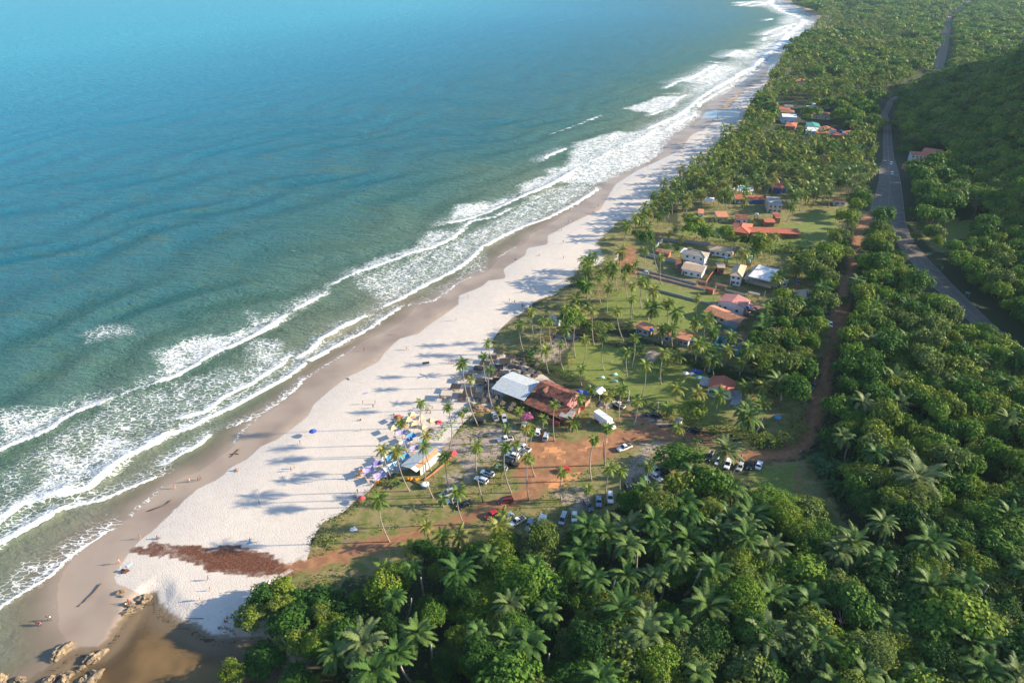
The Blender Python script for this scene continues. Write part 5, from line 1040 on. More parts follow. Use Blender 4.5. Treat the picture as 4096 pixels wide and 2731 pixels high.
# camper
fx, fy = at(*S('E', 1478, 860), .9); rx, ry = at(*S('E', 1405, 1045), .9); ang = math.atan2(fy - ry, fx - rx)
T0 = thing('camper_van', 'white camper body on a dark pickup with its rear door towards the forest', 'camper', ((fx + rx) / 2, (fy + ry) / 2, .02), ang); LM.append(('white camper', S('E', 1430, 960)))
MB().box(-2.9, 1.0, -1.05, 1.05, .85, 2.75).build('camper_body', plain('camper_shell', (.72, .73, .70), .4, .04), T0); MB().box(.95, 1.9, -.95, .95, 1.75, 2.7).build('sleeping_nook', _MC['camper_shell'], T0)
V, F = hull([(.2, .88, .8, .3, 1.6), (1.6, .88, .8, .3, 1.6), (2.0, .88, .82, .3, 1.05), (2.9, .84, .75, .3, .9), (3.05, .72, .65, .35, .7)]); MB().add(V, F).build('cab', CARP['black'], T0)
MB().box(-.9, -.2, -.4, .4, 2.75, 2.95).build('roof_hatch', _MC['cream_plaster'], T0); MB().box(-2.93, -2.9, -.3, .35, .95, 2.4).build('rear_door', WM['sky'], T0)
for sy in (-1, 1): MB().box(-1.8, -1.0, sy * 1.06 - .01, sy * 1.06 + .01, 1.6, 2.1).build('side_window', CGL, T0); MB().box(-2.93, -2.9, sy * .7 - .18, sy * .7 + .18, 1.6, 2.1).build('rear_window', CGL, T0)
for X in (-1.6, 2.2):
    for sy in (-1, 1): w_ = MB().tube([(X, sy * .7, .35), (X, sy * .92, .35)], .35, 14).build('wheel', TYRE, T0); MB().tube([(X, sy * .9, .35), (X, sy * .93, .35)], .2, 10).build('rim', RIM, w_)
def motorbike(c, x, y, rz, label, colr='black'):
    X, Y = at(*S(c, x, y), .4); T = thing('motorbike', label, 'motorbike', (X, Y, gz(X, Y)), rz, 'parked motorbikes')
    for dx in (-.62, .62): MB().tube([(dx, -.05, .3), (dx, .05, .3)], .3, 14).build('wheel', TYRE, T)
    MB().tube([(-.5, 0, .55), (-.1, 0, .62), (.3, 0, .8), (.45, 0, .85)], [.08, .14, .16, .08], 8).build('body', CARP[colr], T); MB().box(-.6, .1, -.12, .12, .74, .82).build('seat', BED, T)
    MB().tube([(.62, 0, .3), (.42, 0, .98)], .035, 6).build('fork', RIM, T); MB().tube([(.38, -.33, 1.02), (.42, 0, 1.0), (.38, .33, 1.02)], .02, 6).build('handlebar', RIM, T)
motorbike('G', 1020, 525, .3, 'motorbike parked beside the old white estate car')
motorbike('R', 598, 805, 1.2, 'blue motorbike at the inner bend of the dirt road', 'blue'); motorbike('R', 627, 787, 1.2, 'dark motorbike beside the blue one at the dirt road bend')

# ============================================================ BEACH SHADES
def cloth(name, c, r=.7): return plain(name, c, r, .06, 2)
FAB = dict(yellow=cloth('yellow_fabric', (.58, .45, .25)), red=cloth('red_fabric', (.45, .05, .06)), pink=cloth('pink_fabric', (.52, .10, .17)), lilac=cloth('lilac_fabric', (.30, .27, .47)), violet=cloth('violet_fabric', (.14, .11, .32)), sky=cloth('pale_blue_fabric', (.42, .55, .64)), blue=cloth('bright_blue_fabric', (.04, .25, .48)), navy=cloth('deep_blue_fabric', (.02, .07, .35)), dark=cloth('dark_shade_net', (.022, .021, .023), .95), beige=cloth('faded_canvas', (.46, .40, .34)))
STRAW = roofmat('umbrella_straw', (.075, .062, .055), (.14, .11, .09), course=4, bump=.9); PVC = plain('orange_plastic', (.75, .30, .03), .45, .06)
def umbrella(c, x, y, zc, w, fab, label, group, sides=4, cat='parasol', name='parasol', rz=0.6, lm=None):
    X, Y = at(*S(c, x, y), zc); g0 = gz(X, Y); T = thing(name, label, cat, (X, Y, g0), rz, group); r = w / 2; zc -= g0; vs = []; fs = []
    for ring, (rr, zz) in enumerate(((0, zc + .28), (r * .55, zc - .05), (r, zc - .42))):
        for k in range(sides * 2):
            a = math.pi * k / sides; q = 1.0 if (sides == 4 and k % 2) else (.72 if sides == 4 else (1.0 if k % 2 else .97))
            vs.append((rr * q * 1.3 * math.cos(a) if sides == 4 else rr * q * math.cos(a), rr * q * 1.3 * math.sin(a) if sides == 4 else rr * q * math.sin(a), zz - (.06 if (k % 2 == 0 and ring == 1) else 0)))
    n = sides * 2
    for i in range(2):
        for k in range(n): fs.append((i * n + k, (i + 1) * n + k, (i + 1) * n + (k + 1) % n, i * n + (k + 1) % n))
    MB().add(vs, fs).build('canopy', FAB[fab] if fab in FAB else STRAW, T); MB().tube([(0, 0, 0), (0, 0, zc + .34)], .03, 6).build('pole', RIM if fab in FAB else WOODM, T)
    if lm: LM.append((lm, S(c, x, y)))
    return T
def shade(c, x, y, z, w, d, fab, label, group, rz, name='shade_shelter', cat='sun shelter', wood=True, sag=.03, tilt=.0, two=False, lm=None):
    X, Y = at(*S(c, x, y), z); g0 = gz(X, Y); T = thing(name, label, cat, (X, Y, g0), rz, group); z -= g0; n = 5; vs = []; fs = []
    for i in range(n):
        for j in range(n):
            a, b = i / (n - 1) * 2 - 1, j / (n - 1) * 2 - 1; pin = 1 - sag * .6 * (1 - b * b) * abs(a) if not wood else 1
            vs.append((a * w / 2 * (1 - (.12 * (1 - b * b) if not wood else 0)), b * d / 2 * (1 - (.12 * (1 - a * a) if not wood else 0)), z - sag * (1 - a * a) * (1 - b * b) - (sag * .8 * (1 - max(a * a, b * b)) if not wood else 0) + tilt * a))
    for i in range(n - 1):
        for j in range(n - 1): fs.append((i * n + j, (i + 1) * n + j, (i + 1) * n + j + 1, i * n + j + 1))
    MB().add(vs, fs).build('canopy', FAB[fab], T)
    for sx in (-1, 1):
        for sy in (-1, 1): MB().tube([(sx * w / 2 * .98, sy * d / 2 * .98, 0), (sx * w / 2 * .98, sy * d / 2 * .98, z + tilt * sx)], .045, 6).build('post', WOODM, T)
    if wood:
        f = MB()
        for sy in (-1, 1): f.box(-w / 2, w / 2, sy * d / 2 - .04, sy * d / 2 + .04, z - .15, z - .06)
        for sx in (-1, 0, 1): f.box(sx * w / 2 - .04, sx * w / 2 + .04, -d / 2, d / 2, z - .2, z - .07)
        f.build('frame', WOODM, T)
    if lm: LM.append((lm, S(c, x, y)))
    return T
LBL_USED = set()
def where(base, px, tries=14, fmt='{b} {d} the {l}'):
    """say where a thing stands by the landmarks nearest to it"""
    q = sorted(LM, key=lambda l: math.hypot(l[1][0] - px[0], l[1][1] - px[1]))[:tries]; cand = []
    for t_, p in q:
        dx, dy = px[0] - p[0], px[1] - p[1]; a = math.degrees(math.atan2(-dy, dx)); dist = math.hypot(dx, dy)
        d = ('right of', 'above and right of', 'just above', 'above and left of', 'left of', 'below and left of', 'just below', 'below and right of')[int(((a + 22.5) % 360) // 45)]
        if dist > 190: d = d.replace('just', 'well')
        cand.append((t_, d))
    for t_, d in cand:
        s_ = fmt.format(b=base, d=d, l=t_)
        if s_ not in LBL_USED and len(s_.split()) <= 16: LBL_USED.add(s_); return s_
    for i in range(len(cand)):
        for j in range(i):
            s_ = f'{base} {cand[i][1]} {cand[i][0]}, {cand[j][1]} {cand[j][0]}'
            if s_ not in LBL_USED and len(s_.split()) <= 16: LBL_USED.add(s_); return s_
    return fmt.format(b=base, d=cand[0][1], l=cand[0][0])
# yellow and red pyramid parasols
YG = 'yellow pyramid parasols on the beach'; RG = 'red pyramid parasols'
umbrella('C', 660, 418, 2.4, 2.7, 'yellow', 'yellow parasol farthest left in the cluster, nearest the lilac shade', YG, lm='leftmost yellow parasol')
for (x, y), l in zip([(965, 205), (1095, 258), (900, 285), (985, 348), (1262, 303), (1140, 403)],
                     ['yellow parasol at the back beside the grey bush', 'yellow parasol crossed by the lower part of the leaning palm trunk', 'yellow parasol right of a palm crown, below the hindmost one', 'yellow parasol in the middle of the cluster above white chairs', 'yellow parasol farthest right, next to a red parasol', 'yellow parasol nearest the brown straw parasol']):
    umbrella('C', x, y, 2.4, 2.6, 'yellow', l, YG, rz=random.uniform(.3, .9))
umbrella('C', 755, 248, 2.3, 2.6, 'red', 'faded red parasol at the left back of the yellow parasols', RG, rz=.7); umbrella('C', 1385, 332, 2.3, 2.4, 'red', 'red parasol alone right of the yellow parasols', RG, rz=.4, lm='lone red parasol')
umbrella('C', 1610, 818, 2.4, 2.9, 'red', 'red parasol with white marks behind the beach bar next to a palm trunk', RG, rz=.5, lm='red parasol behind the bar')
umbrella('C', 1378, 765, 2.9, 2.0, 'navy', 'folded blue parasol at the far end of the beach bar roof', None, 8, rz=.2)
umbrella('N', 2100, 705, 2.2, 2.6, 'navy', 'round deep blue parasol standing alone on the white sand', None, 8, lm='lone blue parasol')
umbrella('C', 180, 1515, 2.2, 2.3, 'red', 'round red parasol with a seated group at the grass edge', None, 8, lm='round red parasol')
umbrella('X', 470, 455, 2.6, 3.0, 'navy', 'left blue parasol behind the pink restaurant', 'blue round parasols', 8); umbrella('X', 557, 465, 2.6, 3.0, 'navy', 'right blue parasol behind the pink restaurant', 'blue round parasols', 8)
umbrella('R', 422, 515, 2.3, 2.6, 'blue', 'light blue parasol in the shaded garden by the dirt road', None, 8)
umbrella('C', 1265, 458, 1.9, 2.4, 'straw', 'brown straw parasol alone beside the yellow parasols', 'straw parasols', 8, lm='lone straw parasol')
umbrella('D', 1005, 238, 2.8, 4.3, 'pink', 'pink pyramid gazebo on the parking lawn', None, 4, 'gazebo', 'gazebo', rz=.35, lm='pink gazebo')
# fabric canopies on four poles
CG = 'coloured fabric shades on poles'
for x, y, w, d, fab, rz, l in [(800, 508, 3.6, 2.6, 'lilac', .55, 'lilac shade just below the leftmost yellow parasol'), (965, 560, 3.0, 2.8, 'blue', .6, 'bright blue shade joined to a violet one'), (920, 615, 2.6, 2.4, 'violet', .6, 'violet shade joined to the bright blue one'),
                               (840, 668, 2.8, 2.4, 'sky', .6, 'pale blue shade beside the violet one'), (1018, 748, 3.2, 2.6, 'lilac', .5, 'lilac shade at the back wall of the beach bar'), (1105, 690, 2.8, 2.0, 'violet', .6, 'violet shade behind a palm crown at the bar'),
                               (1160, 640, 2.4, 2.0, 'blue', .6, 'small blue shade at the far end of the bar'), (860, 880, 3.0, 2.6, 'blue', .6, 'bright blue shade beside the pale bar roof'), (600, 845, 3.0, 2.6, 'sky', .6, 'pale blue shade behind the wide palm crown'),
                               (560, 905, 3.0, 2.0, 'sky', .6, 'white blue shade left of the wide palm crown'), (630, 905, 2.6, 1.6, 'blue', .6, 'striped blue shade under the wide palm crown'), (432, 988, 2.6, 2.4, 'violet', .5, 'small violet shade behind the two lilac ones'),
                               (725, 985, 2.0, 2.0, 'sky', .6, 'pale shade nearest the corner of the bar roof'), (660, 1020, 2.6, 2.4, 'sky', .6, 'light blue shade in front of the bar'), (595, 1075, 2.6, 2.4, 'sky', .6, 'whitish shade left of the light blue one in front of the bar'),
                               (293, 1088, 3.8, 3.2, 'lilac', .55, 'lilac shade farthest left towards the sea'), (460, 1180, 3.8, 3.2, 'lilac', .5, 'lilac shade nearest the grass')]:
    shade('C', x, y, 2.2, w, d, fab, l, CG, rz, 'fabric_shade', wood=False, sag=.32, lm=l.replace(' shade', ' fabric') if 'lilac' in fab else None)
# dark shelters of the restaurant
DG = 'dark square shelters in front of the pale metal roof'
DS = [(1128, 215, 1), (1172, 233, 1), (1060, 303, 1.25), (1318, 284, 1), (1360, 298, 1), (1490, 332, 1.1), (1250, 362, 1.55), (940, 395, 1.4), (1365, 452, 1.1), (1150, 452, 1.4), (840, 476, 1.4), (1065, 552, 1.1), (1198, 583, 1.1), (665, 597, 1.3), (877, 676, 1.6), (1115, 652, 1.0), (1058, 682, .9), (486, 758, 1.4), (340, 866, 1.5), (700, 826, 1.7), (960, 795, 1.0), (585, 906, 1.15), (835, 892, 1.2)]
for x, y, s_ in DS:
    px = S('B', x, y); LMB = LM
    lab = where('pale canvas square shelter' if (x, y) == (340, 866) else ('large dark square shelter' if s_ > 1.35 else 'dark square shelter'), px, 10)
    if (x, y) in ((840, 476), (340, 866), (700, 826), (1250, 362)): LM.append(({(840, 476): 'big seaward dark shelter', (340, 866): 'pale canvas shelter', (700, 826): 'largest dark shelter', (1250, 362): 'large rear dark shelter'}[(x, y)], px))
    shade('B', x, y, 2.2, 2.9 * s_ * .92, 2.5 * s_ * .92, 'beige' if (x, y) == (340, 866) else 'dark', lab, DG, -.12 + random.uniform(-.12, .12), 'square_shelter', lm=None)
SG = 'straw parasols'
for x, y in [(1545, 388), (1745, 402), (1470, 458), (1638, 486), (1560, 538), (1770, 536), (1710, 582), (1400, 517), (985, 880), (1115, 912), (905, 966), (1045, 977), (1200, 1005), (1370, 1022), (1322, 1092)]:
    umbrella('B', x, y, 2.2, 3.0, 'straw', where('round brown straw parasol', S('B', x, y), 10), SG, 8)
# tables, benches, chairs
def table_set():
    T = thing('picnic_table', 'x', 'table'); MB().box(-.9, .9, -.38, .38, .68, .74).build('tabletop', WOODM, T)
    for sy in (-1, 1): MB().box(-.9, .9, sy * .72 - .14, sy * .72 + .14, .40, .45).build('bench', WOODM, T)
    for sx in (-1, 1):
        for sy in (-1, 1): MB().tube([(sx * .7, sy * .75, 0), (sx * .7, sy * .2, .68)], .04, 6).build('leg', WOODM, T)
    snapshot(T); return T
def chair():
    T = thing('plastic_chair', 'x', 'chair'); MB().box(-.24, .24, -.24, .24, .40, .44).build('seat', PVC, T); MB().add([(-.24, .20, .42), (.24, .20, .42), (.22, .32, .86), (-.22, .32, .86), (-.24, .24, .42), (.24, .24, .42), (.22, .36, .86), (-.22, .36, .86)], [(0, 1, 2, 3), (7, 6, 5, 4), (0, 4, 5, 1), (1, 5, 6, 2), (2, 6, 7, 3), (3, 7, 4, 0)]).build('backrest', PVC, T)
    for sx in (-1, 1):
        for sy in (-1, 1): MB().tube([(sx * .2, sy * .2, .41), (sx * .25, sy * .25, 0)], .022, 5).build('leg', PVC, T)
    snapshot(T); return T
def ptable():
    T = thing('plastic_table', 'x', 'table'); MB().box(-.4, .4, -.4, .4, .68, .72).build('tabletop', plain('pale_plastic', (.75, .72, .66), .5, .04), T)
    for sx in (-1, 1):
        for sy in (-1, 1): MB().tube([(sx * .3, sy * .3, .69), (sx * .36, sy * .36, 0)], .025, 5).build('leg', PVC, T)
    snapshot(T); return T
tp, cp_, pt = table_set(), chair(), ptable()
for x, y in [(1130, 290), (1180, 290), (1060, 370), (1300, 335), (1380, 350), (1500, 395), (1230, 425), (1270, 430), (900, 450), (1400, 400), (1140, 520), (1180, 510), (810, 535), (850, 540), (1040, 600), (1090, 605), (600, 660), (850, 740), (900, 740), (1050, 700), (430, 820), (500, 815), (260, 930), (330, 930), (660, 885), (960, 850), (600, 960), (820, 940), (715, 540), (505, 625), (905, 1005), (1110, 945), (1550, 415), (1745, 445), (1640, 520), (1560, 570), (1780, 570), (1710, 625)]:
    X, Y = at(*S('B', x, y)); dup(tp, (X, Y, gz(X, Y)), random.uniform(-.6, .2), random.uniform(.9, 1.15), where('wooden bench table', S('B', x, y), 14), 'wooden tables of the restaurant')
for c, l in [('C', [(950, 262), (968, 250), (1000, 262), (830, 412), (845, 425), (880, 395), (893, 408), (150, 1125), (165, 1105), (185, 1120), (135, 1175), (155, 1190), (120, 1195), (425, 1275), (440, 1265), (432, 1290), (915, 290), (1090, 290), (1040, 410)]), ('A', [(700, 345), (715, 350), (735, 345), (655, 335), (675, 330), (785, 325), (800, 335), (790, 350)]), ('B', [(560, 980), (1085, 600)])]:
    for x, y in l:
        X, Y = at(*S(c, x, y), .3); dup(cp_, (X, Y, gz(X, Y)), random.uniform(0, 6.3), 1.15, 'orange plastic chair under the beach bar parasols and shades', 'orange plastic chairs of the beach bar')
for x, y in [(870, 385), (1050, 395), (160, 1150), (980, 245), (1110, 275), (800, 555), (440, 1250), (1000, 790), (420, 1040), (650, 1150), (960, 670)]:
    X, Y = at(*S('C', x, y), .5); dup(pt, (X, Y, gz(X, Y)), random.uniform(0, 3), 1.1, 'small plastic table under the beach bar parasols and shades', 'small plastic tables of the beach bar')
for p in (tp, cp_, pt): bury(p)
# loungers near the gazebo, lawn toys, swing
def small(name, label, cat, c, x, y, rz=0, group=None, z=0):
    X, Y = at(*S(c, x, y), z); return thing(name, label, cat, (X, Y, gz(X, Y)), rz, group)
for x, y, l in [(1600, 450, 'left orange wooden lounge chair under the garden palm'), (1668, 462, 'right orange wooden lounge chair under the garden palm')]:
    T = small('lounge_chair', l, 'lounge chair', 'D', x, y, .8, 'orange lounge chairs'); MB().box(-.6, .5, -.3, .3, .3, .36).build('seat', WM['salmon'], T); MB().add([(.5, -.3, .33), (.5, .3, .33), (.95, .3, .9), (.95, -.3, .9), (.54, -.3, .3), (.54, .3, .3), (1.0, .3, .88), (1.0, -.3, .88)], [(0, 1, 2, 3), (7, 6, 5, 4), (0, 3, 7, 4), (1, 5, 6, 2), (3, 2, 6, 7)]).build('backrest', WM['salmon'], T)
    for sx in (-.5, .45):
        for sy in (-.26, .26): MB().box(sx - .03, sx + .03, sy - .03, sy + .03, 0, .3).build('leg', WOODM, T)
T = small('timber_swing', 'small orange timber swing frame on the brown lawn', 'swing', 'V', 1120, 1195, .5); LM.append(('timber swing', S('V', 1120, 1180))); TM = plain('orange_timber', (.45, .22, .08), .7, .1)
for sx in (-1, 1):
    for sy in (-1, 1): MB().tube([(sx * 1.1, sy * .8, 0), (sx * .95, 0, 2.2)], .07, 6).build('leg', TM, T)
MB().tube([(-1.15, 0, 2.2), (1.15, 0, 2.2)], .08, 6).build('top_beam', TM, T); st = MB().box(-.45, .45, -.2, .2, .5, .55).build('seat', TM, T)
for sx in (-1, 1): MB().tube([(sx * .4, 0, .55), (sx * .4, 0, 2.2)], .02, 5).build('rope', WOODM, st)
PB = plain('pale_blue_plastic', (.40, .66, .72), .4, .05)
for x, y, l in [(1493, 1357, 'left pale blue moulded bench around the fire pit'), (1645, 1322, 'right rear pale blue moulded bench around the fire pit'), (1647, 1400, 'near right pale blue moulded bench around the fire pit')]:
    T = small('garden_bench', l, 'bench', 'V', x, y, random.uniform(-.3, .3), 'pale blue benches on the lawn'); MB().tube([(-.95, 0, .2), (-.8, 0, .28), (.8, 0, .28), (.95, 0, .2)], [.12, .34, .34, .12], 10).build('seat', PB, T, True); MB().tube([(-.75, .25, .45), (-.6, .3, .62), (.6, .3, .62), (.75, .25, .45)], [.06, .14, .14, .06], 8).build('backrest', PB, T, True)
T = small('fire_pit', 'dark wooden stump table between the pale blue benches', 'table', 'V', 1588, 1360); MB().tube([(0, 0, 0), (0, 0, .35)], [.5, .6], 10).build('stump', WM['wood'], T)
T = small('white_bench', 'long grey bench beside the straw roofed hut', 'bench', 'H', 222, 495, -.2); MB().box(-1.1, 1.1, -.25, .25, .42, .48).build('seat', WM['conc'], T)
for sx in (-.8, .8): MB().box(sx - .08, sx + .08, -.2, .2, 0, .42).build('leg', WM['conc'], T)
for c, x, y, l, m in [('H', 543, 875, 'upright white panel at the foot of two palms on the lawn', 'white'), ('D', 1708, 500, 'white upright sign board under the garden palm', 'white'), ('F', 408, 575, 'grey notice board on two legs behind the box truck', 'grey')]:
    T = small('sign_board', l, 'sign', c, x, y, .1); MB().box(-.45, .45, -.04, .04, .5, 1.5).build('panel', WM[m], T)
    for sx in (-.35, .35): MB().box(sx - .04, sx + .04, -.035, .035, 0, .5).build('leg', WM['conc'], T)
for x, y, l, m in [(955, 755, 'left grey white tarpaulin lying near the camp tents', 'white'), (1045, 762, 'grey tarpaulin joined to a navy tent', 'white'), (1155, 815, 'turquoise cloth lying beside the slim conifer', 'turq')]:
    T = small('tarpaulin', l, 'tarpaulin', 'H', x, y, .4); MB().add([(-1.2, -.8, .05), (1.1, -1, .05), (1.3, .9, .1), (-1, 1.0, .08), (.1, 0, .45)], [(0, 1, 4), (1, 2, 4), (2, 3, 4), (3, 0, 4)]).build('sheet', WM[m], T)
for x, y, l in [(1085, 730, 'navy dome tent with white strip on the shaded lawn'), (1170, 745, 'smaller navy dome tent next to the slim conifer')]:
    T = small('dome_tent', l, 'tent', 'H', x, y, .2, 'camp tents'); bm = bmesh.new(); bmesh.ops.create_uvsphere(bm, u_segments=12, v_segments=8, radius=1.1)
    for v in bm.verts: v.co.z = max(v.co.z, 0) * 1.1
    me = bpy.data.meshes.new('canopy'); bm.to_mesh(me); bm.free(); me.materials.append(FAB['navy']); o = bpy.data.objects.new('canopy', me); COL.objects.link(o); o.parent = T
# road signs beside the highway
for x, y, w, l in [(1532, 478, 2.6, 'wide green road sign on the highway verge'), (1642, 598, 1.0, 'small pale road sign on the highway verge'), (1858, 820, 2.0, 'green road sign farthest right on the highway verge')]:
    T = small('road_sign', l, 'sign', 'Q', x, y + 12, -.5, 'signs along the highway'); MB().box(-w / 2, w / 2, -.04, .04, 1.6, 2.6).build('panel', plain('green_sign_panel', (.12, .32, .25), .5, .04), T)
    for sx in (-w / 3, w / 3): MB().box(sx - .05, sx + .05, .0, .1, 0, 1.6).build('post', WM['conc'], T)
# half buried tyres as a barrier
for k in range(4):
    X, Y = at(*S('R', 680 + k * 15, 772 - k * 9)); T = thing('old_tyre', f'{["first", "second", "third", "last"][k]} upright old tyre from the left at the dirt road bend', 'tyre', (X, Y, gz(X, Y)), .6, 'old tyres at the bend'); bm = bmesh.new()
    MB().tube([(.42 * math.cos(a * .393), 0, .3 + .42 * math.sin(a * .393)) for a in range(17)], .13, 8, False).build('tread', TYRE, T)
# ------------------------------------------------------------ rocks and drift wood
t = NT('rock'); g = t.n('TexCoord').outputs['Object']
b = t.bsdf(t.mix(t.rng(t.noise(g, 1.1, 5, .7), .35, .7), c4((.27, .20, .125)), c4((.085, .07, .055))), .85); t.l(t.bump(t.noise(g, 2.2, 5, .7), .7, .25), b.inputs['Normal']); ROCK = t.m
def rock(c, x, y, w, d, h, rz, label, name='boulder', cat='boulder', mat=None, group='boulders at the river mouth'):
    X, Y = at(*S(c, x, y), -.8); bm = bmesh.new(); bmesh.ops.create_icosphere(bm, subdivisions=4, radius=1); sd = random.random() * 50
    for v in bm.verts:
        p = v.co.copy(); n = mnoise.fractal(p * 1.1 + Vector((sd, 0, 0)), 1.0, 2.0, 4); q = mnoise.cell(p * 1.4 + Vector((sd, 3, 0)))
        v.co = Vector((p.x * w / 2, p.y * d / 2, max(p.z, -.4) * h)) * (1 + .42 * n + .22 * (q - .5))
    me = bpy.data.meshes.new(name); bm.to_mesh(me); bm.free(); me.materials.append(mat or ROCK); o = bpy.data.objects.new(name, me); COL.objects.link(o); o.location = (X, Y, min(gz(X, Y), -.2) + .05 if cat == 'boulder' else gz(X, Y)); o.rotation_euler = (0, 0, rz); tag(o, label, cat, group); return o
for x, y, w, d, h, rz, l in [(515, 1300, 3.8, 7.5, 1.9, -.45, 'long tilted ochre boulder in the shallow sea, nearest the wet sand spit'), (770, 1335, 3.0, 5.6, 1.3, -.7, 'flat boulder at the river mouth left of its twin'), (825, 1340, 2.6, 6.5, 1.5, -.7, 'split boulder at the river mouth, right of its twin'),
                             (688, 1432, 3.2, 2.2, .9, .4, 'small orange boulder in the shallow water below the twin boulders'), (560, 1470, 4.0, 1.8, .9, .2, 'flat orange boulder in the shallows near the bottom'), (150, 1528, 4.2, 2.6, 1.2, 0, 'low boulder pair at the bottom left corner'), (420, 1535, 4.0, 3.2, 1.5, .5, 'pale boulder at the bottom edge left of the broken one'),
                             (550, 1530, 4.2, 4.0, 1.8, .8, 'broken two tone boulder at the bottom edge'), (705, 1515, 3.4, 4.0, 1.5, -.5, 'grey slanted boulder left of the biggest one at the bottom'), (805, 1505, 6.8, 5.6, 2.0, .4, 'biggest ochre boulder at the bottom edge of the river mouth'), (10, 1530, 3, 6, 1.6, .3, 'dark boulder cut by the left bottom corner'),
                             (1228, 842, 4.6, 3.2, 1.2, .5, 'yellowish boulder at the tip of the river'), (1140, 930, 6.0, 2.8, 1.3, .65, 'long ochre boulder on the sand spit beside the river tip'), (1095, 895, 3.6, 2.2, 1.0, .3, 'boulder with clothes on it behind the long ochre one'), (1045, 792, 2.8, 1.8, 1.0, .5, 'small pale boulder on the spit edge'), (1040, 828, 2, .9, .4, 0, 'flat dark stone below the small pale boulder'), (1175, 1325, 1.8, 1.2, .35, 0, 'dark rock under the brown river water'), (1250, 1487, 2, 1.4, .5, 0, 'dark rock tip in the lower river')]:
    rock('M', x, y, w * .8, d * .8, h * .85, rz, l)
rock('M', 1075, 618, 2.6, 1.4, .8, .2, 'heap of dark red dried weed on the dry sand bank', 'weed_heap', 'weed heap', plain('dried_weed', (.10, .045, .04), .95, .4, 4), None)
rock('M', 2295, 735, 3.4, 2.2, .9, .1, 'pale flat boulder in the grass above the river', 'boulder', 'boulder', plain('pale_rock', (.45, .42, .40), .9, .2, 2), None)
rock('B', 830, 1150, 7.5, 3.8, 1.2, -.15, 'heap of brown palm cuttings beside the stake fence', 'cuttings_heap', 'heap', plain('palm_cuttings', (.28, .17, .10), .95, .45, 5), None)
rock('F', 665, 300, 5.5, 4.5, 1.0, .3, 'heap of broken planks behind the white box truck', 'plank_heap', 'heap', plain('broken_planks', (.40, .31, .24), .95, .5, 5), None)
rock('A', 40, 950, 2.2, 1.8, .12, .3, 'white slab lying in the dune grass near the lower beach', 'white_slab', 'slab', WM['white'], None)
rock('V', 395, 1460, 0.1, .1, .1, 0, 'x', 'x', 'x') if False else None
def log(c, pts, r, label, col=(.10, .075, .06), z=.25):
    P = [at(*S(c, x, y)) for x, y in pts]; o0 = P[0]; m = plain('drift_wood', col, .9, .3, 3); k = len(P)
    o = MB().tube([(p[0] - o0[0], p[1] - o0[1], z * .6 + gz(*p) - gz(*o0)) for p in P], [r * .62 * (1 - .55 * i / (k - 1)) for i in range(k)], 9).build('drift_log', m, None, True); o.location = (o0[0], o0[1], gz(*o0)); tag(o, label, 'log', 'logs washed ashore')
log('M', [(862, 700), (800, 770), (730, 830), (660, 884)], .42, 'long straight drift log on the wet sand below the mulch strip')
log('N', [(1155, 1160), (1120, 1185), (1080, 1200), (985, 1232)], .45, 'dark drift log on the wet sand near the walking group')
log('N', [(1608, 815), (1580, 840), (1545, 868)], .4, 'short forked drift log at the wet sand edge')
log('N', [(1600, 850), (1575, 845), (1535, 850)], .25, 'thin branch beside the short forked drift log')
log('M', [(1440, 0), (1380, 30), (1270, 70)], .2, 'thin branch end of the dark drift log'); log('M', [(1735, 1000), (1660, 996), (1590, 990)], .15, 'thin bare branch on the sand above the river bend')
# ============================================================ VEGETATION
def leafmat(name, cols, trans=.28, rough=.5, nscale=.6, spec=.07, stuff=False, dark=.0):
    t = NT(name); oi = t.n('ObjectInfo').outputs['Random'] if not stuff else t.attr('tint')
    cr = t.n('ValToRGB'); el = cr.color_ramp.elements; n = len(cols)
    el[0].color, el[1].color = c4(cols[0]), c4(cols[-1])
    for i in range(1, n - 1):
        e = el.new(i / (n - 1)); e.color = c4(cols[i])
    g = t.n('NewGeometry'); ns = t.noise(g.outputs['Position'], nscale, 3, .6)
    f = t.math('ADD', oi, t.math('MULTIPLY', t.math('SUBTRACT', ns, .5), .9), True); t.l(f, cr.inputs[0])
    n2 = t.noise(g.outputs['Position'], nscale * 5, 2, .5); sc = t.rng(n2, .3, .7, .72, 1.3, False)
    vm = t.n('VectorMath', operation='SCALE'); t.l(cr.outputs[0], vm.inputs[0]); t.l(sc, vm.inputs['Scale'])
    b = t.bsdf(vm.outputs[0], rough, **{'Specular_IOR_Level': spec}); tl = t.n('BsdfTranslucent'); t.l(vm.outputs[0], tl.inputs[0])
    mx = t.n('MixShader'); mx.inputs[0].default_value = trans; t.l(b.outputs[0], mx.inputs[1]); t.l(tl.outputs[0], mx.inputs[2]); t.l(mx.outputs[0], t.out.inputs[0]); return t.m
BC = [(.017, .052, .013), (.038, .100, .020), (.070, .150, .025), (.13, .225, .028), (.17, .22, .030), (.10, .15, .05)]
PC = [(.07, .135, .022), (.12, .19, .030), (.18, .235, .040), (.24, .24, .055)]
OC = [(.045, .11, .026), (.075, .15, .034), (.11, .18, .045), (.15, .19, .08)]
GC = [(.12, .17, .04), (.16, .21, .05), (.10, .15, .03)]
LM_B, LM_P, LM_O, LM_G = leafmat('broad_leaves', BC, .3, .55, .45), leafmat('coconut_fronds', PC, .32, .45, .9, .22), leafmat('oil_palm_fronds', OC, .32, .5, .8, .12), leafmat('feathery_leaves', GC, .35)
LS_B, LS_P = leafmat('far_leaves', BC[1:], .3, stuff=True), leafmat('far_fronds', PC, .3, .5, stuff=True)
DRYF = leafmat('dry_fronds', [(.28, .17, .06), (.22, .15, .09), (.40, .28, .10)], .3)
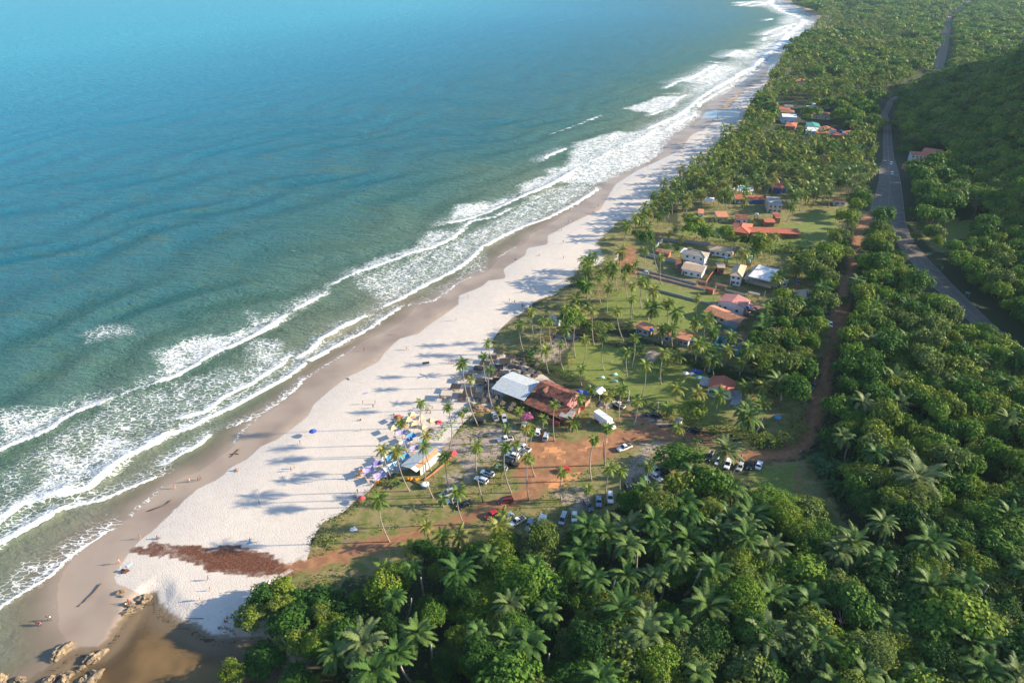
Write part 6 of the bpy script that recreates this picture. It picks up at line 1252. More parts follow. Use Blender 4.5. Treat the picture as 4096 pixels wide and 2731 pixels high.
BARK = plain('palm_bark', (.26, .22, .19), .9, .25, 4); BARKD = plain('tree_bark', (.13, .10, .075), .9, .3, 3); BARKP = plain('pale_bark', (.42, .38, .34), .9, .2, 3); NUT = plain('coconut_husk', (.40, .20, .05), .7, .3, 5)
def quads(C, U, Vv):
    """leaf quads from centres and half axes"""
    n = len(C); V = np.stack([C - U - Vv, C + U - Vv, C + U + Vv, C - U + Vv], 1).reshape(-1, 3); return V, np.arange(n * 4).reshape(n, 4)
def leaves_on(P, N, size, r):
    n = len(P); N = N + r.normal(0, .45, (n, 3)); N /= np.linalg.norm(N, axis=1)[:, None]
    A = np.cross(N, r.normal(0, 1, (n, 3))); A /= np.linalg.norm(A, axis=1)[:, None]; B = np.cross(N, A)
    s = size * r.uniform(.6, 1.3, (n, 1)); return quads(P, A * s * .5, B * s * .5 * r.uniform(.55, .95, (n, 1)))
def dome(seed, R_=4.0, flat=.62, lobes=16, nleaf=1500, size=.5, z0=5.0, lr=(.30, .46)):
    """crown of many leaves on overlapping lobes"""
    r = np.random.default_rng(seed); cs = []; k = 0
    for i in range(lobes):
        a = i * 2.4 + r.uniform(-.7, .7); q = math.sqrt((i + .5) / lobes) * .8 * r.uniform(.8, 1.12); cs.append((q * R_ * math.cos(a), q * R_ * math.sin(a), z0 + R_ * flat * (.95 * (1 - q * q) ** .5 - .35) * r.uniform(.55, 1.25), R_ * r.uniform(lr[0] * .75, lr[1] * 1.1)))
    P = []; N = []
    for cx, cy, cz, lr_ in cs:
        m = nleaf // lobes; d = r.normal(0, 1, (m, 3)); d[:, 2] = np.abs(d[:, 2]) * np.where(r.random(m) < .8, 1, -.6); d /= np.linalg.norm(d, axis=1)[:, None]
        bump = 1 + .22 * np.sin(d[:, 0] * 6 + cx * 3) * np.sin(d[:, 1] * 7 + cy * 2) + .10 * np.sin(d[:, 2] * 15 + cx) + r.normal(0, .05, m)
        P.append(np.array([cx, cy, cz]) + d * (lr_ * bump)[:, None] * [1, 1, .8]); N.append(d + [0, 0, .35])
    return leaves_on(np.concatenate(P), np.concatenate(N), size, r), cs
def frond_set(seed, n, L, el0, el1, droop, leaf, nseg, width=.16, ang=.6, base=0.0, wind=0.0):
    """palm crown: arched ribs with leaflets on both sides"""
    r = np.random.default_rng(seed); C0, U0, V0 = [], [], []
    for i in range(n):
        a = i * 2.39996 + r.uniform(-.25, .25); e = el0 + (el1 - el0) * ((i + .5) / n) ** .9 + r.uniform(-.1, .1); Lf = L * r.uniform(.82, 1.08)
        p = np.array([0, 0, base]); hd = np.array([math.cos(a), math.sin(a), 0]); ee = e; st = Lf / nseg
        for k in range(nseg):
            f = (k + .5) / nseg; dv = hd * math.cos(ee) + np.array([0, 0, math.sin(ee)]); q = p + dv * st; side = np.cross(dv, [0, 0, 1.0]); sn = np.linalg.norm(side)
            side = side / sn if sn > .05 else np.array([-hd[1], hd[0], 0]); up = np.cross(side, dv)
            if k == 0: ee -= droop / nseg; p = q; continue
            ll = leaf * math.sin(math.pi * min(.97, .18 + .78 * f)) ** .6 * r.uniform(.85, 1.1)
            for s in (-1, 1):
                for h_ in (.25, .75):
                    o = p + dv * st * h_; out = side * s * math.cos(ang) + dv * .55 - np.array([0, 0, 1]) * math.sin(ang) * (.35 + .75 * f) * r.uniform(.6, 1.3) + up * .25 + np.array([-wind, 0, 0])
                    out /= np.linalg.norm(out); C0.append(o + out * ll * .5); U0.append(out * ll * .5); V0.append(dv * width * r.uniform(.8, 1.2))
            C0.append(p + dv * st * .5); U0.append(dv * st * .5); V0.append(side * .05)
            hd2 = hd + np.array([-wind, 0, 0]) * f; hd = hd2 / np.linalg.norm(hd2); ee -= droop / nseg * (.6 + .8 * f); p = q
    C0, U0, V0 = map(np.array, (C0, U0, V0)); n = len(C0)
    V = np.stack([C0 - U0 - V0, C0 + U0 - V0 * .35, C0 + U0 + V0 * .35, C0 - U0 + V0], 1).reshape(-1, 3); return V, np.arange(n * 4).reshape(n, 4)
def mesh_only(name, VF, mat): o = np_mesh(name, VF[0], VF[1], mat, link=False); return o
COCO = [mesh_only('crown', frond_set(50 + i, 24, 3.5, 1.35, -.85, 1.35, .76, 9, .115, .75, 0, .10), LM_P) for i in range(4)]
COCOY = [mesh_only('crown', frond_set(70 + i, 15, 3.7, 1.2, -.6, 1.15, .85, 8, .16, .8, 0, .06), LM_P) for i in range(2)]
OILP = [mesh_only('crown', frond_set(90 + i, (34, 26, 38, 22, 30, 34)[i], (5.5, 5.0, 5.8, 4.6, 5.3, 5.0)[i], (1.4, 1.45, 1.35, 1.5, 1.4, 1.2)[i], (-.7, -.2, -.9, .1, -.5, -.8)[i], (1.5, 1.9, 1.3, 2.1, 1.1, 1.7)[i], .80, 12, .17, .5, 0, (0, .05, .1, 0, .12, .05)[i]), LM_O) for i in range(6)]
DEAD = mesh_only('dry_fronds', frond_set(120, 7, 4.2, -.5, -1.2, .6, .8, 8, .15, .9), DRYF)
nm = MB()
for k in range(9): a = k * 2.4; nm.tube([(.22 * math.cos(a), .22 * math.sin(a), -.25 - .1 * (k % 3)), (.24 * math.cos(a), .24 * math.sin(a), -.1 - .1 * (k % 3)), (.2 * math.cos(a), .2 * math.sin(a), .03)], [.07, .13, .06], 6)
NUTS = nm.build('coconuts', NUT, None, True, link=False)
def trunk_mesh(dx, dy, h, r0, bend=.12, seg=9):
    pts = [(dx * f + bend * h * math.sin(math.pi * f) * (-.35 if dx <= 0 else .35), dy * f, h * f) for f in [i / seg for i in range(seg + 1)]]
    rad = [r0 * (1.5 - 5 * f if f < .08 else 1.08 - .42 * f) for f in [i / seg for i in range(seg + 1)]]; return MB().tube(pts, rad, 8), pts
def inst(src, parent, loc=(0, 0, 0), rz=0.0, sc=1.0, name=None, mat=None):
    o = bpy.data.objects.new(name or src.name.split('.')[0], src.data); COL.objects.link(o); o.parent = parent; o.location = loc; o.rotation_euler = (0, 0, rz); o.scale = (sc,) * 3 if not hasattr(sc, '__len__') else sc
    if mat: o.material_slots[0].link = 'OBJECT'; o.material_slots[0].material = mat
    return o
TRUNKS = [trunk_mesh(-.12 * (i - 1), .03, 1.0, .02 if i < 3 else .03)[0].build('trunk', BARK, None, True, link=False) for i in range(4)]
def coco(x, y, h, dx, dy, label, group, sc=1.0, unique=True, young=False, z=None, seed=None):
    rr = random.Random(seed if seed is not None else x * 31 + y); g0 = gz(x, y) if z is None else z
    T = thing('coconut_palm', label, 'palm', (x, y, g0 - .1), 0, group)
    if unique:
        mb, pts = trunk_mesh(dx, dy, h, .17, rr.uniform(.05, .2)); mb.build('trunk', BARK, T, True); top = pts[-1]
    else: o = inst(TRUNKS[rr.randrange(3)], T, (0, 0, 0), rr.uniform(-.5, .5), (h, h, h)); dx = o.data.vertices[-1].co.x; top = (o.data.vertices[-1].co.x * h, 0, h); o.rotation_euler.z = 0
    c = rr.choice(COCO if not young else COCOY); inst(c, T, top, rr.uniform(0, 6.3), sc * rr.uniform(.93, 1.07))
    if h > 5 and unique: inst(NUTS, T, top, rr.uniform(0, 6), 1.3)
    return T
def manual_coco(c, txt, sc=.80, group='coconut palms of the clearing and beach'):
    for q in txt.split(';'):
        v = [float(i) for i in q.split()]; bx, by, cx, cy = v[:4]; s_ = v[4] if len(v) > 4 else 1.0
        bX, bY = at(*S(c, bx, by)); px, py = S(c, cx, cy)
        # height that puts the crown in its row, assuming it stands over the same Y
        lo, hi = .5, 30.0
        for _ in range(30):
            m = (lo + hi) / 2
            if float(proj(bX, bY, m)[1]) > py: lo = m
            else: hi = m
        h = max(1.2, lo); X = at(px, py, h)[0]; dx = X - bX
        if abs(dx) > .55 * h: dx = math.copysign(.55 * h, dx)
        kind = ('tall slender' if h > 11 else 'medium' if h > 6 else 'short' if h > 3 else 'small young') + ' coconut palm'
        tilt = ', leaning' if abs(dx) > .22 * h and h > 5 else ''
        lab = where(kind + tilt, S(c, bx, by), 10); coco(bX, bY, h, dx, random.uniform(-.3, .3), lab, group, sc * s_ * (1.0 if h > 3 else .55), young=h < 5); POS.append((bX, bY))
POS = []
manual_coco('C', '930 1425 720 800 1.15;645 1215 505 790 1.0;930 885 790 340 .95;1275 1110 1190 560 .85;1196 690 1105 50 .85;1300 1525 1160 735 .95;1540 830 1530 100 .9;2089 1599 1975 725 .9;1880 690 1890 600 .6;2210 815 2210 745 .45')
manual_coco('A', '1210 630 1110 80 .95;1335 870 1258 480 1.2;1100 665 1085 570 .8;465 1075 335 590 1.25;955 1120 890 900 1.0;690 1230 685 1125 1.0;390 1480 385 1380 1.1;1100 1150 1080 985 1.15;1290 1140 1275 985 1.2;1765 1160 1742 905 1.45;1230 1265 1220 1180 .8;1795 900 1790 760 1.0;180 650 180 620 .5;460 400 460 380 .5;545 385 545 362 .5')
manual_coco('B', '1155 585 980 90 .85;975 770 915 290 .85;1065 1110 1015 490 .85;835 1390 590 385 1.0;570 580 540 425 .8;770 1000 715 660 .85;835 1085 830 1030 .6;1165 1240 1170 1115 .75;1480 1345 1475 1140 .85;595 1335 590 1225 .75;1270 1525 1270 1410 .8;1835 1475 1850 1265 .9')
manual_coco('D', '1440 640 1440 65 .85;1030 780 990 445 .85;1045 720 1065 475 .85;765 1450 665 735 .85;830 950 840 685 .8;600 1220 600 1055 .85;1035 1568 1010 895 .8;1135 1195 1065 925 .75;1545 1560 1565 1135 .85;2025 1260 2070 615 .75;2230 1020 2275 425 .85;1720 490 1735 355 1.25')
manual_coco('F', '260 480 265 160 .9;440 310 450 20 .9;695 415 705 145 1.1;895 555 935 15 .95;1105 615 1160 215 1.0;1700 445 1660 320 1.25;1805 830 1815 630 1.1;455 1455 500 815 .75;670 1210 705 615 .85;2120 930 2100 820 1.1')
manual_coco('G', '115 900 155 595 .8;370 790 405 360 .95;540 730 540 390 .95;855 590 865 330 .95;770 660 760 570 1.0;765 880 750 770 1.1')
manual_coco('H', '95 690 150 200 1.0;45 850 30 410 1.0;260 1130 320 620 1.1;565 930 615 430 1.15;540 850 550 690 1.15;660 680 685 530 1.1;835 600 830 480 1.3;585 320 590 95 1.05;1088 150 1090 20 .95;1205 540 1230 320 1.2;1370 720 1385 385 1.3;1385 200 1390 60 1.2;810 1150 820 985 1.3;1130 1260 1140 1060 1.5;1445 1500 1485 1090 1.5;1810 850 1830 570 1.2;1860 1180 1880 960 1.2;2005 1060 2020 890 1.2;2060 1050 2075 905 1.0;2110 800 2100 650 1.1')
manual_coco('V', '575 1060 525 715;705 945 660 570 1.1;797 1160 785 685 .95;925 1065 880 685 .9;1060 925 1060 540;1180 1115 1185 675;1400 975 1385 555;1035 1255 1005 955 .85;1270 1190 1295 905;1513 1265 1515 865;1250 1440 1255 1245 .9;1745 920 1670 565 1.2;1480 485 1465 175 1.1;1370 470 1310 295 1.15;1555 605 1575 285 1.1;1668 330 1650 25 1.1;1790 430 1755 155 1.1;1860 615 1852 270 1.1;1945 530 1960 230 1.1;2020 440 2012 240;1830 660 1840 425;2035 660 2045 485 .9;2275 740 2270 465 1.2;1893 180 1890 5;1800 810 1815 725 1.1;2200 970 2218 755 1.1;1720 1560 1740 1475 1.0;1165 700 1210 530 1.3;1190 520 1190 430 1.8;560 540 560 500 .6')
manual_coco('I', '100 570 90 290 1.1;240 530 190 220 1.1;275 690 275 370 1.1;40 970 50 645 1.2;110 890 112 640 1.1;125 1110 130 915;365 1190 365 920 1.15;680 1060 700 850 1.1;665 1290 680 1115 1.15;290 1400 300 1210 1.1;870 1340 870 1185 1.3;365 220 370 105 1.1;455 170 440 30;540 120 540 45;500 240 510 175;810 200 800 65 1.3;970 190 965 130;1080 190 1075 145;1205 200 1200 140;1515 270 1520 135 1.1;1550 400 1605 115 1.2;1620 290 1640 140 1.1;1335 350 1370 190 1.1;1365 400 1385 140 1.1;1400 380 1410 285 1.1;1700 700 1722 545 1.3;1870 660 1880 540 1.4;2220 620 2230 510 1.3;1600 800 1622 625 1.3;1720 900 1730 790 1.1;1825 900 1825 805 1.1;1175 455 1170 290 .8;1770 310 1770 245 1.3;1910 335 1910 275 1.1;1420 1120 1415 1015 1.2;870 405 870 375 .7')
# ---- oil palms
OP = []; POSO = []
def oil(x, y, h, label, group, sc=1.0, seed=0, dead=None):
    rr = random.Random(int(x * 91 + y * 7) + seed); T = thing('oil_palm', label, 'palm', (x, y, gz(x, y) - .1), 0, group); h = h * rr.uniform(.9, 1.1)
    inst(TRUNKS[3], T, (0, 0, 0), rr.uniform(0, 6), (h * 1.0 if h > 6 else 7, h * 1.0 if h > 6 else 7, h)); inst(rr.choice(OILP), T, (o_x(TRUNKS[3]) * max(h, 7), .03 * max(h, 7), h), 0, sc * rr.uniform(.92, 1.1)).rotation_euler.z = rr.uniform(0, 6.3)
    if dead if dead is not None else rr.random() < .3: inst(DEAD, T, (o_x(TRUNKS[3]) * max(h, 7), 0, h - .1), rr.uniform(0, 6), sc)
    return T
def o_x(o): return o.data.vertices[-1].co.x
for c, txt in [('G', '1400 790 1.15;1910 600 1.05;1880 150 1.05;1490 430 .95;1010 700 1.1;1790 1100 .8;1430 1200 1.1;1080 1220 1.1;480 1140 1;720 1050 1;760 1300 1;200 1300 1;940 650 .9'), ('R', '250 520 1.0;480 240 1;1390 230 1.1;1150 440 1.1;1430 420 .9;1600 1020 1.4;1260 830 1;1000 690 .9;1900 250 1;2280 280 1;2050 90 1;2300 560 .8'),
               ('T', '450 520 1.1;470 880 1;430 1200 1.15;1330 640 1.05;1700 480 1.1;1990 800 1.1;1340 320 .8;30 400 .9;2330 250 .9'), ('W', '1350 1100 1.1;1880 830 1.1;1120 850 1;1400 600 1;720 440 1;380 530 .95;1160 590 .8;900 610 .8;500 900 .8;1800 1440 .9'),
               ('U', '1900 510 1;2150 350 .9;1180 1080 1.1;1260 1280 1.1;1600 1010 .9;1390 690 .7;1540 480 .6;1440 1150 .9;950 1150 .9;2080 1000 .8'), ('Q', '1410 620 1.1;970 700 1.05;1400 900 1;1150 900 1;1590 1030 1;1090 1220 1.1;1400 1200 1.2;530 950 1.1;350 1030 1;660 760 1.05;2170 530 1;1950 1380 1;1950 50 1;1560 120 .9'),
               ('I', '1560 1150 1.2;2060 1010 1.0'), ('H', '2240 60 1.1;2010 1340 1.05'), ('K', '1950 1080 1.1;2110 960 1.1;1900 1170 1;2020 1040 1')]:
    for q in txt.split(';'):
        v = [float(i) for i in q.split()]; hh = random.uniform(8.5, 11) if c not in 'QKIH' else random.uniform(7.5, 9.5); X, Y = at(*S(c, v[0], v[1]), hh)
        OP.append((X, Y, v[2])); POS.append((X, Y)); POSO.append((X, Y)); oil(X, Y, hh, where('wide dark oil palm', S(c, v[0], v[1]), 12), 'large oil palms standing out of the forest', v[2])
# ---- broadleaf prototypes
def tree_proto(seed, R_, flat, lobes, nleaf, size, z0, mat, lr=(.30, .46), bark=BARKD, name='crown'):
    VF, cs = dome(seed, R_, flat, lobes, nleaf, size, z0, lr); cr = mesh_only(name, VF, mat); rr = random.Random(seed)
    tk = MB().tube([(0, 0, 0), (.15, .1, z0 * .35), (.1, .0, z0 * .7)], [R_ * .085, R_ * .06, R_ * .05], 8)
    for cx, cy, cz, l in rr.sample(cs, min(7, len(cs))): tk.tube([(.1, 0, z0 * .5), (cx * .5, cy * .5, z0 * .5 + (cz - z0 * .5) * .6), (cx * .95, cy * .95, cz)], [R_ * .04, R_ * .025, R_ * .008], 5)
    return cr, tk.build('trunk', bark, None, True, link=False)
BROAD = [tree_proto(200, 4.2, .70, 20, 8500, .22, 5.0, LM_B), tree_proto(201, 4.0, .85, 16, 8000, .215, 5.0, LM_B, (.34, .5)), tree_proto(202, 4.4, .55, 24, 8500, .22, 4.6, LM_B, (.26, .42)), tree_proto(203, 3.6, 1.05, 18, 7500, .205, 5.2, LM_B), tree_proto(204, 4.2, .65, 28, 5200, .28, 5.0, LM_B, (.17, .27), BARKP)]
FEATH = [tree_proto(210, 3.4, 1.05, 9, 4500, .20, 4.2, LM_G, (.34, .5)), tree_proto(211, 3.0, .8, 8, 3600, .19, 3.6, LM_G, (.36, .5))]
BIGL = tree_proto(220, 4.2, .7, 22, 3400, .40, 4.4, LM_B, (.22, .34))
def tree(x, y, s, label, group, kind=0, name='broadleaf_tree', cat='tree', seed=0, sz=None):
    rr = random.Random(int(x * 77 + y * 13) + seed); cr, tk = (BROAD + FEATH + [BIGL])[kind]; T = thing(name, label, cat, (x, y, gz(x, y) - .1), rr.uniform(0, 6.3), group)
    sc = (s * rr.uniform(.78, 1.25), s * rr.uniform(.78, 1.25), (sz or s) * rr.uniform(.92, 1.08)); inst(cr, T, (0, 0, 0), 0, sc); inst(tk, T, (0, 0, 0), 0, sc); return T
def TREELM(l):
    w = l.split(); k = next((i for i, q in enumerate(w) if q.rstrip(',') in ('tree', 'crown', 'one', 'dome')), 3); return ' '.join(w[:k + 1]).rstrip(',') + (' of the clearing' if False else '')
for c, x, y, s, k, h, l in [('F', 1850, 1010, 1.55, 7, 6, 'big leafy almond tree shading parked cars at the clearing'), ('V', 1430, 710, 1.5, 7, 6, 'big round almond tree between palms behind the brown lawn'), ('R', 330, 1200, 1.7, 1, 8, 'large domed tree with yellow green top, in front of the shaded meadow'), ('R', 560, 1290, 1.5, 4, 8, 'greyer half of the big dome in front of the shaded meadow'),
                            ('W', 2060, 330, 1.9, 0, 8, 'vine covered dome tree among oil palms in the lower forest'), ('W', 1780, 560, 1.5, 0, 6, 'dark vine covered tree left of the vine dome'), ('T', 420, 700, 1.2, 3, 8, 'bright green leafy tree below the vine dome'), ('T', 850, 720, 1.5, 4, 8, 'grey green tree with pale branches, left of the bare white branches'), ('T', 1100, 720, 1.4, 4, 7, 'pale branched open crown tree above the bare white branches'),
                            ('T', 1750, 930, 1.4, 2, 8, 'yellow green crown at the right of the lower forest'), ('T', 2180, 1120, 1.5, 2, 8, 'yellow green crown near the right bottom corner'), ('T', 1500, 1330, 1.4, 4, 8, 'open crowned pale tree at the bottom right'), ('T', 700, 1400, 1.2, 1, 7, 'fresh green round tree at the bottom edge, right part'), ('T', 950, 1280, 1.3, 2, 7, 'yellow green flat crown at the bottom edge, right part'), ('T', 350, 1010, 1.3, 1, 7, 'round green tree left of the pale branched crown'),
                            ('T', 2200, 250, 1.9, 2, 10, 'broad tree with yellow lit leaves at the right border'), ('R', 1250, 90, 1.8, 2, 8, 'wide umbrella shaped tree right of the shaded dirt road'), ('R', 1640, 260, 1.2, 3, 8, 'round bright tree right of the umbrella shaped tree'), ('R', 1750, 560, 1.6, 4, 8, 'long spreading pale green tree in the middle of the right forest'), ('R', 2250, 500, 1.5, 2, 8, 'flat topped tree at the right border beside the highway forest'),
                            ('U', 750, 720, 1.1, 7, 5, 'bright green big leaved tree above the river bank'), ('U', 900, 800, 1.0, 7, 5, 'second bright big leaved tree above the river bank'), ('U', 1000, 830, .9, 7, 5, 'third bright big leaved tree towards the forest'), ('U', 200, 850, 1.15, 7, 4, 'big leaved tree leaning over the sand at the river'), ('U', 300, 720, .9, 7, 3, 'low leafy bush crown beside the flat pale boulder'), ('U', 440, 650, .9, 7, 3, 'big leaved low tree at the grass edge'), ('U', 540, 1000, 1.05, 7, 6, 'round big leaved tree in front of the eroded bank'), ('U', 290, 1110, 1.2, 7, 6, 'wide big leaved tree beside the dark river water'), ('U', 30, 1230, .9, 1, 6, 'round green tree at the bottom left of the forest'),
                            ('U', 2100, 500, 1.1, 1, 6, 'glossy yellow green tree below the grey fronded oil palm'), ('U', 1560, 340, .8, 1, 4, 'light green slender tree at the clearing edge'), ('U', 1700, 740, .7, 3, 6, 'narrow glossy bright tree in the lower forest'), ('U', 2050, 680, 1.5, 0, 6, 'wide pale green tree right of the narrow glossy one'),
                            ('K', 1150, 400, 1.7, 3, 8, 'round dark tree in the far village'), ('K', 1470, 440, 2.0, 1, 8, 'large round tree overhanging the highway bend'), ('K', 1605, 450, 1.5, 1, 8, 'round tree right of the highway below the bend'), ('K', 1770, 620, 2.2, 1, 9, 'large round dark tree at the foot of the hill'), ('K', 870, 720, 1.2, 1, 6, 'round dark bush tree in the grove gap'), ('K', 1790, 1270, 1.2, 0, 7, 'flat pale crowned tree right of the wide highway'),
                            ('Q', 1130, 190, 1.1, 0, 6, 'flat topped tree on the island between dirt road and highway'), ('Q', 1100, 290, 1.4, 0, 7, 'second flat topped tree on the strip left of the highway'), ('Q', 1120, 370, 1.4, 0, 7, 'third tree on the strip left of the highway'), ('Q', 1040, 480, 1.5, 2, 8, 'dark spreading tree on the strip left of the highway'), ('Q', 1260, 460, 1.3, 2, 8, 'tree reaching over the highway curve'), ('Q', 1160, 570, 1.4, 0, 8, 'tree in front of the highway curve on the strip'), ('Q', 1630, 850, 1.7, 1, 9, 'large round tree right before the highway exit'), ('Q', 2030, 1100, 1.5, 2, 9, 'flat tree covering the highway near the right edge'), ('Q', 1860, 1200, 1.5, 2, 8, 'flat bright topped tree below the highway exit')]:
    X, Y = at(*S(c, x, y), h); POS.append((X, Y)); tree(X, Y, s, l, 'broadleaf trees standing out', k, sz=max(.8, h / 7.0)); LM.append((' '.join(l.replace(',', '').split()[:5]) if False else TREELM(l), S(c, x, y)))
for c, x, y, s in [('Q', 810, 840, .7), ('Q', 860, 1100, .85), ('Q', 930, 1110, .9), ('Q', 150, 1310, 1.3), ('Q', 60, 1380, 1.2), ('Q', 260, 1420, 1.3), ('Q', 420, 1330, 1.2), ('Q', 500, 1400, 1.2), ('Q', 1480, 230, 1.1), ('Q', 1560, 250, 1.0), ('Q', 1430, 310, .8), ('R', 380, 60, 1.3), ('R', 560, 110, 1.2), ('R', 230, 60, 1.2), ('H', 2000, 440, 1.2), ('H', 2180, 460, 1.2), ('Q', 900, 950, .7), ('Q', 770, 1250, .7), ('Q', 870, 80, .9), ('Q', 850, 180, .9)]:
    X, Y = at(*S(c, x, y), 4.5); POS.append((X, Y)); tree(X, Y, s, where('feathery bamboo clump', S(c, x, y), 10), 'feathery yellow green clumps', 5 + random.randrange(2), 'bamboo_clump', 'bamboo')
X, Y = at(*S('H', 1225, 860)); T = tree(X, Y, .45, 'slim dark conifer beside the camp tents', None, 3, 'slim_conifer', 'tree', sz=1.1)
# banana clumps
def blade(r, n, L, w, e0, e1):
    V, Fq = [], []
    for i in range(n):
        a = i * 2.4 + r.uniform(-.3, .3); e = r.uniform(e0, e1); p = np.array([r.normal(0, .25), r.normal(0, .25), r.uniform(.8, 2.0)]); hd = np.array([math.cos(a), math.sin(a), 0]); sd_ = np.array([-hd[1], hd[0], 0]); prev = None
        for k in range(5):
            f = k / 4; ww = w * math.sin(math.pi * min(.96, .12 + .85 * f)); l_, r_ = p - sd_ * ww + [0, 0, -.1 * ww], p + sd_ * ww + [0, 0, -.1 * ww]; o = len(V); V += [l_, p.copy(), r_]
            if prev is not None: Fq += [(prev, prev + 1, o + 1, o), (prev + 1, prev + 2, o + 2, o + 1)]
            prev = o; p = p + (hd * math.cos(e) + np.array([0, 0, math.sin(e)])) * L / 4; e -= .42
    return np.array(V), np.array(Fq)
LM_BN = leafmat('banana_leaves', [(.035, .10, .04), (.06, .13, .04), (.08, .15, .045)], .3, .4)
BAN = [mesh_only('leaves', blade(np.random.default_rng(s), 34, 3.2, .38, .5, 1.3), LM_BN) for s in (1, 2)]
for i, (c, x, y, s) in enumerate([('R', 730, 900, 1.2), ('R', 800, 960, 1.3), ('R', 880, 930, 1.2), ('R', 960, 960, 1.3), ('R', 1020, 920, 1.1), ('R', 850, 1080, 1.2), ('R', 940, 1100, 1.2), ('R', 1190, 1200, 1.1), ('R', 820, 790, 1.1), ('R', 760, 850, 1.0), ('V', 1940, 1010, 1.0), ('V', 1890, 1040, .9), ('I', 470, 290, .9), ('V', 640, 1045, .7), ('V', 700, 1010, .7), ('V', 660, 1075, .7), ('A', 550, 385, .5), ('B', 640, 1130, .5), ('B', 560, 1190, .5), ('I', 1230, 560, .6)]):
    X, Y = at(*S(c, x, y), 1.5); T = thing('banana_plant', where('banana plant', S(c, x, y), 12), 'banana plant', (X, Y, gz(X, Y)), random.uniform(0, 6), 'banana plants'); inst(BAN[i % 2], T, (0, 0, 0), 0, s); POS.append((X, Y))
    MB().tube([(0, 0, -.1), (0, 0, 1.6 * s)], [.16 * s, .1 * s], 7).build('stem', BARKD, T)
# hedges and bushes
def hedge(label, c, pts, w, h, mat=None, name='hedge', dens=9.0, size=.34):
    P = [at(*S(c, x, y)) for x, y in pts]; r = np.random.default_rng(len(LBL_USED) + int(abs(P[0][0]))); C0, N0 = [], []
    for a, b in zip(P[:-1], P[1:]):
        L = math.hypot(b[0] - a[0], b[1] - a[1]); n = int(L * (w + 2 * h) * dens / 2.2); f = r.random(n); th = r.uniform(0, math.pi, n); ux, uy = (b[0] - a[0]) / L, (b[1] - a[1]) / L
        bl = 1 + .28 * np.sin(f * L * 1.3 + a[0]) * np.sin(f * L * .53) + r.normal(0, .08, n); oo = np.cos(th) * w / 2 * bl; zz = np.sin(th) ** .7 * h * bl
        C0.append(np.column_stack([a[0] + ux * f * L - uy * oo, a[1] + uy * f * L + ux * oo, zz])); N0.append(np.column_stack([-uy * np.cos(th), ux * np.cos(th), np.sin(th) + .4]))
    C0, N0 = np.concatenate(C0), np.concatenate(N0); o0 = P[0]; C0 = C0 - [o0[0], o0[1], 0]; VF = leaves_on(C0, N0, size, r); o = np_mesh(name, VF[0], VF[1], mat or LM_B); o.location = (o0[0], o0[1], gz(*o0)); tag(o, label, name, 'hedges'); return o
LM_DRY = leafmat('dry_hedge_leaves', [(.20, .14, .07), (.13, .13, .05), (.26, .17, .08)], .2)
hedge('dark green hedge between the straw parasols and the brown lawn', 'V', [(615, 1125), (750, 1190), (900, 1260), (1020, 1310), (1150, 1365), (1290, 1400)], 2.2, 1.6)
hedge('green hedge running from the blue parasols past the white and tan pickup', 'F', [(640, 30), (800, 60), (1040, 190), (1250, 260), (1400, 350), (1500, 400)], 2.6, 1.7)
hedge('green hedge behind the black off road car and the white kiosk', 'F', [(1500, 400), (1700, 440), (1900, 490), (2050, 570), (2250, 640), (2450, 720)], 3.0, 1.8)
hedge('tall dark hedge along the curve of the shaded dirt road', 'R', [(-60, 600), (60, 650), (200, 700), (330, 740), (440, 750), (540, 690), (610, 600)], 5.5, 3.2, dens=7, size=.45)
hedge('dry brown hedge along the dune side of the brown lawn', 'V', [(1030, 770), (940, 840), (850, 920), (770, 1000), (650, 1090)], 1.6, 1.7, LM_DRY)
hedge('brown leaf hedge in front of the first orange chalet', 'V', [(1400, 860), (1500, 910), (1620, 955), (1720, 1000)], 1.6, 1.5, LM_DRY)
hedge('green hedge between the straw roofed hut and the garden house', 'H', [(870, 590), (1050, 630), (1250, 680), (1420, 700), (1600, 770), (1830, 840)], 3.2, 2.0)
hedge('dark hedge in front of the long red villa wall', 'I', [(420, 170), (600, 190), (850, 215), (1100, 260), (1300, 290)], 2.6, 2.4)
hedge('dark clipped hedge directly behind the long red villa', 'J', [(700, 850), (850, 850), (1000, 840), (1200, 840), (1500, 890)], 3.5, 2.6)
hedge('round shrub hedge right of the lawn towards the dirt road', 'J', [(1280, 1230), (1500, 1180), (1700, 1190), (1900, 1210), (2150, 1230)], 6, 3.5, dens=6, size=.45)
hedge('leafy hedge with yellow green vines behind the lane canopies', 'I', [(1040, 760), (1150, 770), (1290, 810)], 2.2, 1.8, LM_G)
hedge('bright clipped hedge strip left of the dirt road junction', 'Q', [(935, 110), (915, 200), (870, 300), (845, 400), (830, 500)], 2.2, 2.0, LM_G)
hedge('low green shrubs along the edge of the white sand by the parasols', 'C', [(1640, 330), (1560, 400), (1480, 450), (1420, 520), (1350, 620)], 2.0, 1.1)
hedge('low green shrubs along the sand left of the palm cuttings', 'B', [(760, 1060), (700, 1110), (640, 1150), (520, 1200)], 1.8, 1.0)
hedge('low grey green creeper bush behind the yellow parasols', 'C', [(1130, 130), (1200, 160), (1290, 170)], 3.6, 1.6, leafmat('grey_bush', [(.16, .15, .08), (.20, .18, .11)], .2), 'bush')
hedge('dark dune creeper at the tip of the upper grass tongue', 'V', [(1090, 200), (1180, 215), (1280, 245)], 5, .9, name='bush')
hedge('low green creeper on the second dune tongue', 'V', [(1470, 0), (1560, 25), (1640, 20)], 4, .8, name='bush')
hedge('rounded bush at the seaward end of the lower dune', 'V', [(380, 775), (410, 790)], 3.6, 2.2, name='bush')
